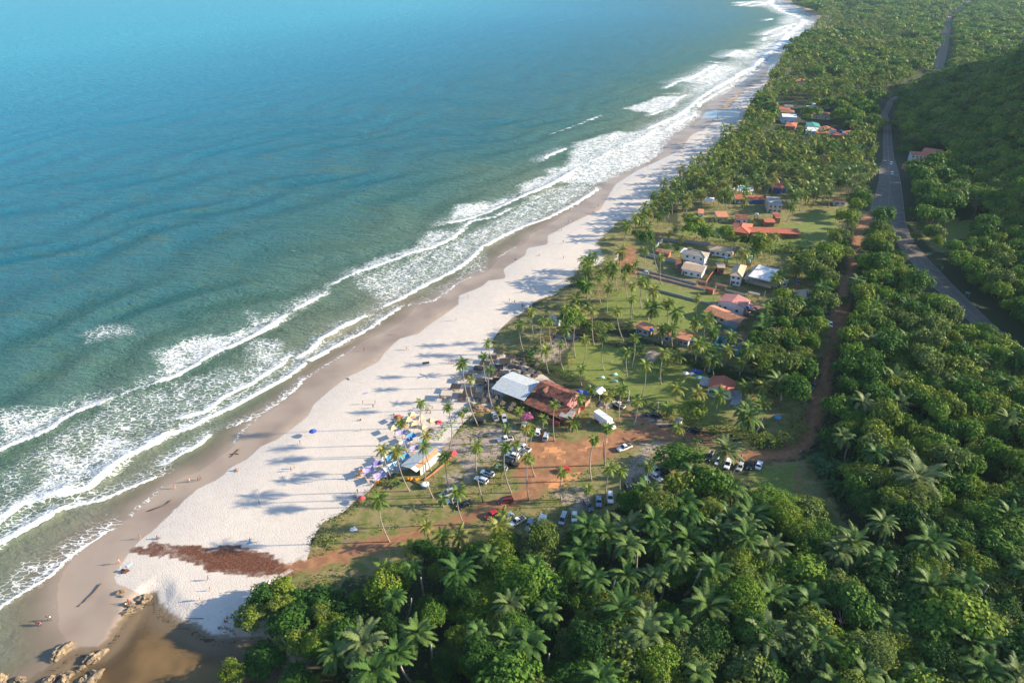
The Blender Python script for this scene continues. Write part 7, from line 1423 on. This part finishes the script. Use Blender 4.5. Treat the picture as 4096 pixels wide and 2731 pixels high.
hedge('bright yellow green bush on the dune near the mulch track', 'U', [(760, 200), (820, 240), (870, 280), (720, 330)], 4.5, 1.0, leafmat('dune_bush', [(.20, .22, .05), (.13, .17, .04)], .2), 'bush')
hedge('shrubs in front of the right wing of the long red villa', 'J', [(1520, 1010), (1650, 1015), (1780, 1005)], 3.0, 1.8)
# ============================================================ FOREST AND GROVE
ZP = lambda pts: wp('Z', pts)
FA = ZP([(430, 1700), (470, 1575), (560, 1490), (600, 1430), (680, 1375), (800, 1360), (900, 1335), (960, 1300), (1100, 1285), (1290, 1290), (1360, 1250), (1440, 1190), (1560, 1150), (1690, 1165), (1800, 1190), (1870, 1190), (1900, 1290), (1990, 1300), (1990, 1230), (1900, 1120), (1890, 1010), (1905, 900), (1925, 820), (1960, 760), (1975, 650), (1990, 590), (2000, 540), (2040, 530), (2080, 600), (2100, 650), (2200, 750), (2300, 830), (2450, 930), (3300, 1250), (4200, 2600), (200, 2600)])
VEG = np.vstack([ZP([(1180, 760), (1290, 660), (1335, 625), (1412, 555), (1440, 520), (1500, 470), (1525, 435), (1565, 415), (1605, 375), (1645, 335), (1690, 305), (1705, 270), (1745, 220), (1770, 170), (1805, 130), (1835, 90), (1874, 60), (1876, 38), (1845, 22), (1800, 0), (1790, -10)]), [(4600, 9000)]])
GROVE = ZP([(1440, 585), (1420, 560), (1500, 480), (1560, 420), (1620, 350), (1690, 295), (1800, 320), (1990, 300), (2010, 360), (2020, 450), (1960, 500), (1950, 480), (1860, 478), (1840, 505), (1660, 490), (1560, 510)])
VILL = ZP([(1330, 640), (1420, 545), (1560, 500), (1850, 500), (1960, 490), (1950, 600), (1900, 760), (1860, 900), (1840, 1000), (1640, 1000), (1400, 960), (1220, 850), (1160, 790), (1250, 690)])
SHRUBS = [ZP([(1780, 545), (1960, 560), (1945, 680), (1880, 680), (1740, 600), (1650, 560)]), ZP([(1860, 640), (1960, 640), (1930, 760), (1910, 900), (1870, 900), (1760, 840), (1760, 740)]), ZP([(1700, 790), (1860, 830), (1870, 930), (1840, 990), (1720, 900)]), ZP([(1930, 480), (1975, 480), (1960, 620), (1925, 600)])]
KEEPW = ZP([(1455, 1130), (1240, 1240), (1130, 1225), (1000, 1225), (900, 1280), (760, 1335), (640, 1330), (540, 1400), (530, 1440), (500, 1480), (300, 1568), (0, 1600), (-50, 0), (1400, 0), (1400, 560), (1330, 620), (1190, 720), (1150, 780), (1220, 850), (1640, 1000), (1820, 1040), (1880, 1030), (1870, 1100), (1840, 1110), (1700, 1110), (1640, 1060), (1560, 1100)])
KZ = lambda pts: np.array([S('Z', *p) for p in pts])
KEEP = [KZ([(1455, 1130), (1240, 1235), (1130, 1225), (1000, 1215), (930, 1260), (840, 1310), (720, 1335), (640, 1325), (540, 1400), (500, 1470), (0, 1560), (0, 400), (1100, 560), (1330, 640), (1220, 850), (1640, 1010), (1800, 1060), (1880, 1040), (1880, 1100), (1840, 1110), (1740, 1135), (1700, 1110), (1560, 1110)]),
        KZ([(1935, 1220), (1950, 1220), (1955, 1250), (1940, 1250)]), KZ([(2040, 440), (2075, 440), (2085, 540), (2120, 620), (2230, 720), (2290, 790), (2220, 750), (2100, 640), (2050, 560), (2030, 500)]),
        KZ([(2030, 330), (2065, 330), (2070, 440), (2025, 440)]), KZ([(2030, 225), (2060, 215), (2030, 290), (2040, 330), (2022, 300)]), KZ([(2172, 35), (2192, 35), (2170, 165), (2148, 165)]), KZ([(1930, 620), (1955, 600), (1960, 520), (1990, 505), (1960, 610), (1940, 700), (1945, 760), (1905, 900), (1895, 980), (1870, 1040), (1850, 1020), (1875, 900), (1910, 760)]),
        KZ([(1775, 235), (1845, 235), (1845, 285), (1775, 285)]), KZ([(1850, 282), (1935, 282), (1935, 308), (1850, 308)]), KZ([(2088, 345), (2168, 345), (2168, 372), (2088, 372)]), KZ([(2160, 505), (2240, 505), (2220, 560), (2165, 560)]), KZ([(1855, 480), (1920, 480), (1905, 570), (1750, 590), (1755, 560), (1850, 545)])]
POSA = np.array(POS) if POS else np.zeros((0, 2))
def grid(spacing, y0, y1, seed):
    r = np.random.default_rng(seed); ys = np.arange(y0, y1, spacing * .9); out = []
    for i, yy in enumerate(ys):
        lo, hi = -.8 * yy - 20, .98 * yy + 75; xs = np.arange(lo, hi, spacing) + (i % 2) * spacing / 2
        out.append(np.column_stack([xs + r.uniform(-.36, .36, len(xs)) * spacing, yy + r.uniform(-.36, .36, len(xs)) * spacing]))
    return np.concatenate(out)
def classify(P, far):
    x, y = P[:, 0], P[:, 1]; n = len(x); sd = shore_sd(x, y); dry = poly_sd(x, y, DRY, 12); dh = line_signed(x, y, HWY_C); hw = np.abs(dh); vg = line_signed(x, y, VEG)
    ok = ((vg > 3) | (y < 330)) & (sd > 14) & (dry < -1.5) & (hw > np.where(y > 820, 13, 7.5)) & (poly_sd(x, y, HWY_POLY, 8) < -4) & (multi_sd(x, y, DIRT, 6) < -2.2) & (poly_sd(x, y, RIVER, 12) < -2)
    infa, ingr, invi = inside(x, y, FA), inside(x, y, GROVE), inside(x, y, VILL); lawn = multi_sd(x, y, LAWN, 6); shr = np.zeros(n, bool)
    for s_ in SHRUBS: shr |= inside(x, y, s_)
    right = dh > 7; farl = (~right) & (y > at(0, S('Z', 0, 330)[1])[1]) & (sd > 14)
    kind = np.full(n, -1); r = np.random.default_rng(n); u = r.random(n); cl = vnoise(x, y, 45, 11)
    kind[infa] = np.where(u[infa] < .05 + .20 * (vnoise(x[infa], y[infa], 30, 41) > .55), 1, 0); kind[right] = np.where(u[right] < .06, 1, 0)
    strip_ = farl & ((sd < 120 + 90 * cl) | (u < .22 + .5 * (cl > .62))); kind[farl & ~infa] = 0; kind[strip_ & ~infa & ~ingr] = 2
    kind[ingr] = 2; kind[shr] = 0
    kind[invi & ~shr] = np.where(u[invi & ~shr] < .30, 2, np.where(u[invi & ~shr] < .36, 0, -1))
    kind[strip_ & (vnoise(x, y, 38, 51) > .74)] = -1; kind[strip_ & (vnoise(x, y, 60, 52) > .66)] = 0
    kind[ingr & (vnoise(x, y, 14, 20) > .80)] = -1
    keepm = np.zeros(n, bool); hh = np.where(kind == 2, 9.0, 7.0); gz_ = land_z(x, y, sd)
    for zf in (0.25, 0.8, 1.3):
        px, py = proj(x, y, gz_ + hh * zf)
        for K in KEEP: keepm |= inside(px, py, K)
        for rp, ry in ROOFPIX:
            if rp[:, 0].max() - rp[:, 0].min() < 20: continue
            keepm |= inside(px, py, rp) & (y < ry + 2) & (u < .97)
    foot = np.zeros(n, bool)
    for f in FOOT: foot |= poly_sd(x, y, f, 6) > -2.5
    ok &= (~keepm) & (~foot) & ((lawn < -1) | (ingr & (u < .5)) | (invi & (u < .06) & (y > 235)))
    if len(POSA):
        near = P[ok]; d = np.full(len(near), 1e9)
        for i in range(0, len(POSA), 50): d = np.minimum(d, np.min(np.hypot(near[:, None, 0] - POSA[None, i:i + 50, 0], near[:, None, 1] - POSA[None, i:i + 50, 1]), 1))
        d2 = np.full(len(near), 1e9); PO = np.array(POSO)
        for i in range(0, len(PO), 50): d2 = np.minimum(d2, np.min(np.hypot(near[:, None, 0] - PO[None, i:i + 50, 0], near[:, None, 1] - PO[None, i:i + 50, 1]), 1))
        idx = np.where(ok)[0]; ok[idx[(d < 3.0) | (d2 < 4.3)]] = False
    px, py = proj(x, y, gz_ + 3); vis = (px > -300) & (px < 5300) & (py > -200) & (py < 3900)
    return ok & (kind >= 0) & vis, kind, dh, sd, right, ingr
CAND = [(P, sp, i) for i, (sp, y0, y1) in enumerate([(5.1, 45, 210), (5.5, 210, 340), (6.6, 340, 620), (8.2, 620, 1100), (11.5, 1100, 1800), (17, 1800, 3800)]) for P in [grid(sp, y0, y1, 40 + i)]]
def pix(x, y): a, b = proj(x, y, 6); return (float(a), float(b))
SHAPE = ('domed', 'round', 'flat topped', 'tall rounded', 'open pale branched', 'feathery light green', 'feathery', 'big leaved')
stuff_b, stuff_p = [], []; nb = npalm = no = 0
for P, sp, bi in CAND:
    ok, kind, dh, sd, right, ingr = classify(P, bi > 2); r = np.random.default_rng(bi)
    order = np.argsort(P[ok][:, 1]) if bi < 3 else np.arange(ok.sum())
    Q, K_, RT, GR = P[ok][order], kind[ok][order], right[ok][order], ingr[ok][order]
    VI = inside(Q[:, 0], Q[:, 1], VILL) | (multi_sd(Q[:, 0], Q[:, 1], SHRUBS, 3) > 0) if bi < 3 else np.zeros(len(Q), bool)
    for (x, y), k, rt, gr, vi in zip(Q, K_, RT, GR, VI):
        u = r.random(); ppx, ppy = pix(x, y); inf = -150 < ppx < 4246 and -100 < ppy < 2900
        if k == 1 and x < 0: k = 0
        if k == 1 and no < 38 and inf: no += 1; h = r.uniform(8.5, 11.5); oil(x, y, h, where('oil palm', pix(x, y), 20), 'oil palms within the forest canopy', r.uniform(.85, 1.1)); continue
        if k == 2 and (npalm < 170 and gr or vi): npalm += 1; npalm -= vi and not gr; coco(x, y, r.uniform(7, 11.5), 0, 0, where('coconut palm', pix(x, y), 12) if vi and not gr else 'coconut palm in the dense grove between the beach and the highway', 'coconut palms among the houses' if vi and not gr else 'coconut palms of the dense grove', r.uniform(1.15, 1.45), False, seed=int(x * 7 + y)); continue
        if k != 2 and nb < 265 and y < 330 and inf:
            nb += 1; reg = 3 if vi else 2 if rt else (0 if y < 205 and x < 200 else (1 if x > 0.32 * y else 3)); s = r.uniform(.78, 1.3) * (1.3 if u > .75 else 1)
            if reg == 3: s *= .7
            kk = int(r.integers(0, 5)) if u < .80 else (7 if u < .92 else 5); s *= (.72 if x < -8 else 1); tree(x, y, s, where(('small ' if s < .85 else 'large ' if s > 1.15 else '') + SHAPE[kk] + ' tree', pix(x, y), 24), 'broadleaf trees of the ' + ('lower forest', 'middle strip', 'right slope', 'village gardens')[reg], kk, sz=s * r.uniform(.85, 1.3) if reg != 3 else s * r.uniform(.6, .9)); continue
        (stuff_p if k == 2 else stuff_b).append((x, y, sp, r.integers(0, 3), r.uniform(0, 6.3), r.random()))
print('FOREST', nb, npalm, no, len(stuff_b), len(stuff_p))
def merge(name, lst, protos, mat, label, cat, base_sp, hz):
    A = np.array(lst); Vs, Fs, Ts = [], [], []; off = 0; x, y = A[:, 0], A[:, 1]; z = land_z(x, y)
    for lod, (d0, d1) in enumerate(((0, 420), (420, 900), (900, 9e9))):
        for k in range(3):
            m = (A[:, 3] == k) & (y >= d0) & (y < d1)
            if not m.any(): continue
            V, Fq = protos[lod][k]; n = m.sum(); sc = (A[m, 2] / base_sp) ** (.9) * (.68 + .75 * ((A[m, 5] * 7.3) % 1) ** 1.5); ca, sa = np.cos(A[m, 4]), np.sin(A[m, 4])
            sz = sc ** .5 * (.7 + .65 * ((A[m, 5] * 13.7) % 1)) * hz
            X = (V[None, :, 0] * ca[:, None] - V[None, :, 1] * sa[:, None]) * sc[:, None] + x[m, None]; Y = (V[None, :, 0] * sa[:, None] + V[None, :, 1] * ca[:, None]) * sc[:, None] + y[m, None]; Z = V[None, :, 2] * sz[:, None] + z[m, None]
            Vs.append(np.stack([X, Y, Z], -1).reshape(-1, 3)); Fs.append((Fq[None] + (np.arange(n) * len(V))[:, None, None] + off).reshape(-1, 4)); Ts.append(np.repeat(A[m, 5], len(V))); off += n * len(V)
    V, Fq, T_ = np.concatenate(Vs), np.concatenate(Fs), np.concatenate(Ts); o = np_mesh(name, V, Fq, mat, attrs={'tint': T_}); tag(o, label, cat, kind='stuff'); print(name, len(lst), len(Fq)); return o
bp = [[dome(300 + k, 4.3, (.6, .75, .5)[k], 14, 1500, .48, 4.8)[0] for k in range(3)], [dome(310 + k, 4.4, (.6, .75, .5)[k], 10, 420, .85, 4.6)[0] for k in range(3)], [dome(320 + k, 4.5, .6, 7, 130, 1.5, 4.4)[0] for k in range(3)]]
def palm_full(seed, nf, leaf, ns, w):
    V, Fq = frond_set(seed, nf, 3.6, 1.3, -.7, 1.2, leaf, ns, w, .7, 8.6); mb, _ = trunk_mesh(-.5, .1, 8.7, .17, .1, 4); tv = np.array(mb.v); tf = np.array([f for f in mb.f if len(f) == 4]); V = V + [-.5, .1, 0]
    return np.concatenate([V, tv]), np.concatenate([Fq, tf + len(V)])
pp_ = [[palm_full(330 + k, 16, .85, 6, .2) for k in range(3)], [palm_full(340 + k, 13, .95, 4, .42) for k in range(3)], [palm_full(350 + k, 9, 1.1, 3, .8) for k in range(3)]]
if stuff_b: merge('far_forest', stuff_b, bp, LS_B, 'endless dense green forest spreading beyond the highway and over the hill', 'forest', 5.8, 1.35)
if stuff_p: merge('far_palm_grove', stuff_p, pp_, LS_P, 'continuous belt of coconut palms running along the far beach', 'palm grove', 6.3, 1.05)
# undergrowth: leaf tufts over the forest floor and dune grass
def tufts(name, polys, n, size, hgt, mat, label, cat, seed, up=False):
    r = np.random.default_rng(seed); allp = np.concatenate(polys); lo, hi = allp.min(0), allp.max(0); lo[1] = max(lo[1], 62); hi = np.minimum(hi, [260, 420]); P = r.uniform(lo, hi, (n, 2)); m = multi_sd(P[:, 0], P[:, 1], polys, 3) > -.3
    m &= (multi_sd(P[:, 0], P[:, 1], DIRT, 4) < -.5) & (poly_sd(P[:, 0], P[:, 1], HWY_POLY, 4) < -1) & (poly_sd(P[:, 0], P[:, 1], RIVER, 4) < -.5); P = P[m]
    if up: m = vnoise(P[:, 0], P[:, 1], 5, 30) > .42; P = P[m]
    z = land_z(P[:, 0], P[:, 1]) + r.uniform(.0, hgt, len(P)) * (.4 + vnoise(P[:, 0], P[:, 1], 4, 31)); N = r.normal(0, .5, (len(P), 3)) + [0, 0, .3 if up else 1.0]
    V, Fq = leaves_on(np.column_stack([P, z]), N, size, r); o = np_mesh(name, V, Fq, mat, attrs={'tint': np.repeat(r.random(len(P)), 4)}); tag(o, label, cat, kind='stuff')
tufts('undergrowth', [FA] + SHRUBS, 90000, .45, 1.2, LS_B, 'low leafy undergrowth covering the forest floor', 'undergrowth', 5)
LS_G = leafmat('grass_blades', [(.10, .13, .03), (.17, .18, .05), (.24, .20, .08)], .25, .7, 1.2, .2, True)
tufts('dune_grass', GRASS[:4] , 90000, .30, .32, LS_G, 'rough dune and verge grass in patchy tufts', 'grass', 6, True)
# bare white branches in the lower forest
for c, x, y, l in [('T', 930, 1040, 'bare white branching tree in the lower right forest'), ('T', 1270, 880, 'half bare pale branches right of the white branching tree'), ('W', 2150, 1290, 'curved brownish bare limb in a dark gap of the lower forest')]:
    X, Y = at(*S(c, x, y), 7.5); T = thing('bare_tree', l, 'tree', (X, Y, gz(X, Y)), 0, 'bare trees'); rr = random.Random(int(x)); tk = MB().tube([(0, 0, 0), (.2, 0, 5.2)], [.22, .13], 7); tk.build('trunk', BARKP, T, True); br = MB()
    for k in range(9):
        a = k * .7 + rr.random(); L = rr.uniform(1.6, 2.6); m = (L * .5 * math.cos(a), L * .5 * math.sin(a), 6.6); br.tube([(.2, 0, 5.1), m, (L * math.cos(a), L * math.sin(a), 7.6 + rr.uniform(-.3, .6))], [.09, .06, .025], 5)
        br.tube([m, (m[0] * 1.7 - .5, m[1] * 1.6 + .5, 7.5)], [.05, .02], 5)
    br.build('branches', BARKP, T)
# ============================================================ PEOPLE
SKIN = [plain('skin_brown', (.30, .16, .10), .6, .05), plain('skin_tan', (.48, .28, .19), .6, .05), plain('skin_dark', (.14, .075, .05), .6, .05)]
HAIR = plain('dark_hair', (.015, .012, .010), .7, .1)
CLO = dict(black=cloth('black_swimwear', (.015, .015, .02)), blue=cloth('blue_clothes', (.03, .12, .45)), white=cloth('white_clothes', (.72, .72, .70)), red=cloth('red_clothes', (.50, .03, .03)), green=cloth('green_clothes', (.03, .28, .16)), pink=cloth('pink_clothes', (.60, .20, .28)))
def figure(pose):
    """one skinned body: joints, parents, radii"""
    J = {}; E = []
    def j(n, p, r, par=None): J[n] = (Vector(p), r); (E.append((par, n)) if par else None)
    H = {'stand': .92, 'walk': .90, 'sit': .14, 'kneel': .50, 'swim': -.62, 'lie': .14}[pose]; ln = {'sit': -.12, 'kneel': .25, 'walk': .04}.get(pose, 0.0)
    def up(z, x=0, y=0): return (y + ln * (z - H) * 1.0, x, z)
    j('hip', (0, 0, H), .115); j('waist', up(H + .18), .105, 'hip'); j('chest', up(H + .40), .135, 'waist'); j('neck', up(H + .55), .055, 'chest'); j('jaw', up(H + .63, 0, .015), .070, 'neck'); j('head', up(H + .72), .092, 'jaw'); j('crown', up(H + .80), .055, 'head'); j('nose', up(H + .69, 0, .105), .014, 'head')
    for s, sn in ((-1, 'l'), (1, 'r')):
        j('ear' + sn, up(H + .70, s * .09), .016, 'head'); j('sh' + sn, up(H + .47, s * .17), .058, 'chest')
        a = {'stand': ((.02, .22), (.08, .24)), 'walk': ((-.10 * s, .22), (.10 * -s + .08, .24)), 'sit': ((-.14, .22), (-.22, .24)), 'kneel': ((.18, .2), (.36, .16)), 'swim': ((.12, .3), (.3, .42)), 'lie': ((0, .22), (.05, .24))}[pose]
        ez, hz = (H + .20, H - .03) if pose not in ('swim', 'sit') else ((H + .3, H + .28) if pose == 'swim' else (H + .2, H - .02))
        e, w = (a[0][0] + ln * .2, s * a[0][1], ez), (a[1][0] + ln * .1, s * a[1][1], hz); j('el' + sn, e, .040, 'sh' + sn); j('wr' + sn, w, .027, 'el' + sn)
        d = (Vector(w) - Vector(e)).normalized(); pl = Vector(w) + d * .07; j('palm' + sn, pl, .033, 'wr' + sn)
        for k in range(4):
            q = pl + d * (.085 - .012 * abs(k - 1.3)) + Vector((.024 * (k - 1.5), -.010 * s, 0)); j(f'f{k}{sn}', q, .009, 'palm' + sn)
        j('thumb' + sn, Vector(w) + d * .07 + Vector((.065, 0, -.01)), .010, 'palm' + sn)
        th = {'stand': ((.02, .10, .48), (0, .11, .07)), 'walk': ((.20 * s + .04, .09, .50), (.30 * s - .04, .09, .08 if s > 0 else .14)), 'sit': ((.42, .14 * 1, .46), (.62, .13, .07)), 'kneel': ((.28, .12, .10), (-.14, .12, .07)), 'swim': ((.1, .1, H - .42), (0, .12, H - .8)), 'lie': ((.45, .1, .12), (.88, .12, .08))}[pose]
        j('kn' + sn, (th[0][0], s * th[0][1], th[0][2]), .060, 'hip'); j('an' + sn, (th[1][0], s * th[1][1], th[1][2]), .036, 'kn' + sn); j('toe' + sn, (th[1][0] + .17, s * th[1][1] * 1.1, max(th[1][2] - .04, .035) if pose != 'swim' else th[1][2]), .030, 'an' + sn)
    if pose == 'lie':      # lower the trunk backwards onto the sand
        for n, (p, r) in list(J.items()):
            if p.z > H + .01 or n[:2] in ('el', 'wr', 'pa', 'th', 'f0', 'f1', 'f2', 'f3', 'sh', 'ea'): J[n] = (Vector((-(p.z - H) - .02, p.y, H + p.x * .4)), r)
    names = list(J); me = bpy.data.meshes.new('body'); me.from_pydata([J[n][0] for n in names], [(names.index(a), names.index(b)) for a, b in E], []); o = bpy.data.objects.new('body', me); COL.objects.link(o)
    o.modifiers.new('Skin', 'SKIN'); sk = me.skin_vertices[0].data if me.skin_vertices else None
    if sk is None:
        bm = bmesh.new(); bm.from_mesh(me); bm.verts.layers.skin.verify(); bm.to_mesh(me); bm.free(); sk = me.skin_vertices[0].data
    for i, n in enumerate(names): sk[i].radius = (J[n][1],) * 2; sk[i].use_root = (n == 'hip')
    ss = o.modifiers.new('Sub', 'SUBSURF'); ss.levels = 1; dg = bpy.context.evaluated_depsgraph_get(); m2 = bpy.data.meshes.new_from_object(o.evaluated_get(dg)); bpy.data.objects.remove(o)
    m2.name = 'body'; m2.materials.clear(); m2.materials.append(SKIN[0]); m2.shade_smooth(); b = bpy.data.objects.new('body', m2)
    h = J['head'][0]; c = J['crown'][0]; hair = MB().tube([h - (c - h) * .3 - Vector((.03, 0, 0)), h + (c - h) * .5 - Vector((.02, 0, 0)), c + (c - h) * .45], [.098, .104, .05], 10).build('hair', HAIR, None, True, link=False)
    hp = J['hip'][0]; wa = J['waist'][0]; ch = J['chest'][0]; kl, kr = J['knl'][0], J['knr'][0]
    cl = MB().tube([hp + (wa - hp) * .5, hp, hp - (wa - hp) * .25], [.128, .142, .13], 10)
    for k_ in (kl, kr): cl.tube([hp + Vector((0, k_.y * .7, -.02)), hp + (k_ - hp) * .5 + Vector((0, k_.y * .25, 0))], [.092, .085], 8)
    cl = cl.build('swimwear', CLO['black'], None, True, link=False); tp_ = MB().tube([hp + (wa - hp) * .4, wa, ch, ch + (ch - wa) * .55], [.128, .125, .160, .10], 10).build('shirt', CLO['white'], None, True, link=False)
    return b, hair, cl, tp_
FIG = {p: figure(p) for p in ('stand', 'walk', 'sit', 'kneel', 'swim', 'lie')}
for l in [('dark red mulch strip', S('M', 1900, 500)), ('long straight drift log', S('M', 760, 790)), ('dark drift log', S('N', 1080, 1200)), ('short forked drift log', S('N', 1580, 840)), ('boulder with clothes on it', S('M', 1095, 895)), ('dried weed heap', S('M', 1075, 618)), ('tip of the upper grass tongue', S('V', 1090, 200)), ('seaward end of the lower dune', S('V', 300, 800)), ('lookout post', S('V', 605, 560)), ('flat dark blanket', S('O', 1182, 1262)), ('bright blue towel', S('P', 1228, 1293)), ('far lagoon', S('P', 1480, 990))]: LM.append(l)
AGE = ['', '', '', '']
def person(c, x, y, pose, clo, shirt=None, sc=1.0, rz=None, skin=None):
    X, Y = at(*S(c, x, y), SEA_Z if pose == 'swim' else -.1); rr = random.Random(int(x * 3 + y)); z = max(gz(X, Y), SEA_Z - .45) if pose != 'swim' else SEA_Z - .05
    act = {'stand': 'standing', 'walk': 'walking', 'sit': 'sitting', 'kneel': 'kneeling', 'swim': 'bathing', 'lie': 'lying'}[pose]; what = ('child' if sc < .8 else 'person') + ' ' + act + (f' in {shirt} shirt' if shirt else f' in {clo} swimwear')
    T = thing('person', where(what, S(c, x, y), 12), 'person', (X, Y, z + (.02 if pose != 'swim' else 0)), rz if rz is not None else rr.uniform(0, 6.3), 'people on the beach and in the water'); f = FIG[pose]
    b = inst(f[0], T, sc=sc, mat=SKIN[skin if skin is not None else rr.randrange(3)]); inst(f[1], b, name='hair'); inst(f[2], b, name='swimwear', mat=CLO[clo])
    if shirt: inst(f[3], b, name='shirt', mat=CLO[shirt])
for q in '''N 1172 1080 walk pink;N 1270 1037 walk white;N 1330 1032 walk black;N 1345 1022 walk black;N 1585 965 sit black;N 1600 970 sit red;N 1957 982 walk red;N 1983 965 walk black;N 1745 1205 walk black;N 940 1424 walk black;N 1060 1428 sit blue;N 2018 803 walk white;N 1678 1452 kneel blue white;N 1228 215 swim black;N 1037 262 swim black;N 1020 930 swim black;N 934 972 swim black;N 2022 180 stand black;N 2115 196 stand black;N 1912 136 swim red;N 1925 140 swim black;N 1880 178 swim black;N 2097 84 swim black;N 1835 245 swim red
C 207 68 walk red;C 366 130 walk black black;C 400 68 walk white;C 165 325 sit black;C 175 490 walk blue blue .7;C 62 1240 walk red;C 335 1335 sit red;C 122 1460 walk black black;C 80 1500 sit blue white;C 60 1530 sit black;C 100 1540 sit black blue;C 690 240 sit red;C 720 262 sit black;C 700 290 kneel black
O 990 1060 walk blue blue;O 766 1168 walk black;O 1052 1172 walk black;O 1066 1175 walk white white;O 1335 1260 walk pink pink;O 1385 978 walk black;O 2138 315 walk black;O 2172 315 walk red;O 2092 370 kneel white;O 2103 458 walk black;O 1816 452 walk red;O 2106 565 walk black;O 1743 853 walk black;O 1778 863 walk black;O 1831 792 walk green;O 1914 780 walk red;O 1466 818 walk pink;O 1785 560 lie blue;O 2336 455 stand blue blue;O 435 1200 swim black;O 343 1180 swim black;O 418 1090 swim red;O 885 457 swim black;O 870 538 swim black;O 925 515 swim red;O 318 633 swim black;O 1945 540 sit black;O 2304 244 lie black;O 2340 212 walk black;O 660 1365 lie black;O 150 760 swim red;O 235 1140 swim black;O 200 1185 swim black
M 1022 532 walk pink;M 1787 685 walk black blue;M 1802 775 walk black .8;M 1716 858 walk red;M 1945 1012 sit red;M 1925 1038 sit red red;M 1872 1090 sit black;M 1915 1085 sit green white;M 1940 1095 sit black black;M 1968 1110 sit green green;M 1915 1130 sit white white;M 2000 1140 sit white;M 300 1035 stand red;M 322 1040 stand black;M 340 1042 stand pink;M 395 1000 stand white;M 425 998 stand black white;M 1345 320 sit pink;M 1070 885 sit white white;M 1100 870 stand red
P 1433 962 walk black;P 1430 1008 walk black;P 1365 1012 walk black;P 1335 1016 kneel black;P 1388 1035 walk red;P 1567 962 stand black;P 1613 936 walk black;P 1495 875 walk red;P 1505 876 walk black;P 800 1472 walk red;P 1120 1314 stand black;P 1128 1314 stand black;P 1038 1530 walk black;P 838 1424 walk red;P 1070 1226 walk white;P 1085 1228 walk white;P 1547 900 walk black;P 1267 850 swim black;P 800 795 swim red;P 1420 1112 walk black
D 402 1205 stand red red;V 1600 1178 walk white white;V 1765 1195 walk white white .7;V 1802 1188 walk white white .7;H 935 825 walk white white;B 1700 375 sit white;B 450 405 walk red;B 560 1000 sit red'''.replace('\n', ';').split(';'):
    v = q.split()
    sc = 1.0
    if v[-1] in ('.7', '.8'): sc = float(v.pop())
    person(v[0], float(v[1]), float(v[2]), v[3], v[4], v[5] if len(v) > 5 else None, sc)
# surf board, blankets, balls of colour on the sand
def mat_on_sand(name, c, x, y, w, d, rz, m, label, cat):
    X, Y = at(*S(c, x, y)); T = MB().box(-w / 2, w / 2, -d / 2, d / 2, 0, .05).build(name, m); T.location = (X, Y, gz(X, Y) + .02); T.rotation_euler = (0, 0, rz); tag(T, label, cat); return T
X, Y = at(*S('O', 290, 511), SEA_Z); b = MB().tube([(-1.2, 0, .02), (-.8, 0, 0), (.6, 0, 0), (1.2, 0, .06)], [.06, .27, .27, .03], 10); b.v = [(p[0], p[1], p[2] * .3) for p in b.v]; o = b.build('surfboard', CARP['white'], None, True); o.location = (X, Y, SEA_Z + .12); o.rotation_euler = (0, 0, -.3); tag(o, 'white surfboard floating far out with a surfer lying on it', 'surfboard')
T = thing('person', 'surfer lying on the white surfboard far out', 'person', (X, Y, SEA_Z + .12), 2.8, 'people on the beach and in the water'); b = inst(FIG['lie'][0], T, mat=SKIN[1]); inst(FIG['lie'][2], b, name='swimwear'); inst(FIG['lie'][1], b, name='hair')
mat_on_sand('towel', 'P', 1228, 1295, 3.2, 2.4, .1, FAB['blue'], 'bright blue sheet on the far sand near two people', 'towel'); mat_on_sand('blanket', 'O', 1182, 1262, 2.6, 1.6, .2, FAB['dark'], 'flat dark blanket alone on the sand seaward of the palms', 'blanket')
mat_on_sand('towel', 'M', 1105, 545, 1.6, .8, 1.0, FAB['sky'], 'pale towel on the dry sand edge by the weed heap', 'towel'); mat_on_sand('towel', 'N', 1675, 1460, 1.2, .7, .6, FAB['blue'], 'blue towel under a kneeling person on the white sand', 'towel'); mat_on_sand('blanket', 'C', 660, 345, 1.1, .8, .5, FAB['navy'], 'navy blanket left of the yellow parasols', 'blanket')
mat_on_sand('towel', 'O', 775, 1465, 1.8, .8, .4, FAB['lilac'], 'striped towel with beach things in the middle of the white sand', 'towel')
# ============================================================ HAZE
hz = MB().box(-9000, 14000, -200, 27000, -12, 150).build('haze', None); tag(hz, 'thin sea haze over the whole bay', 'haze', kind='stuff')
hm = bpy.data.materials.new('haze_air'); hm.use_nodes = True; nt = hm.node_tree
for n in list(nt.nodes): nt.nodes.remove(n)
pv = nt.nodes.new('ShaderNodeVolumePrincipled'); ou = nt.nodes.new('ShaderNodeOutputMaterial'); pv.inputs['Density'].default_value = 0.00004; pv.inputs['Color'].default_value = (.55, .82, 1.0, 1); pv.inputs['Anisotropy'].default_value = .1
nt.links.new(pv.outputs[0], ou.inputs['Volume']); hz.data.materials.append(hm)
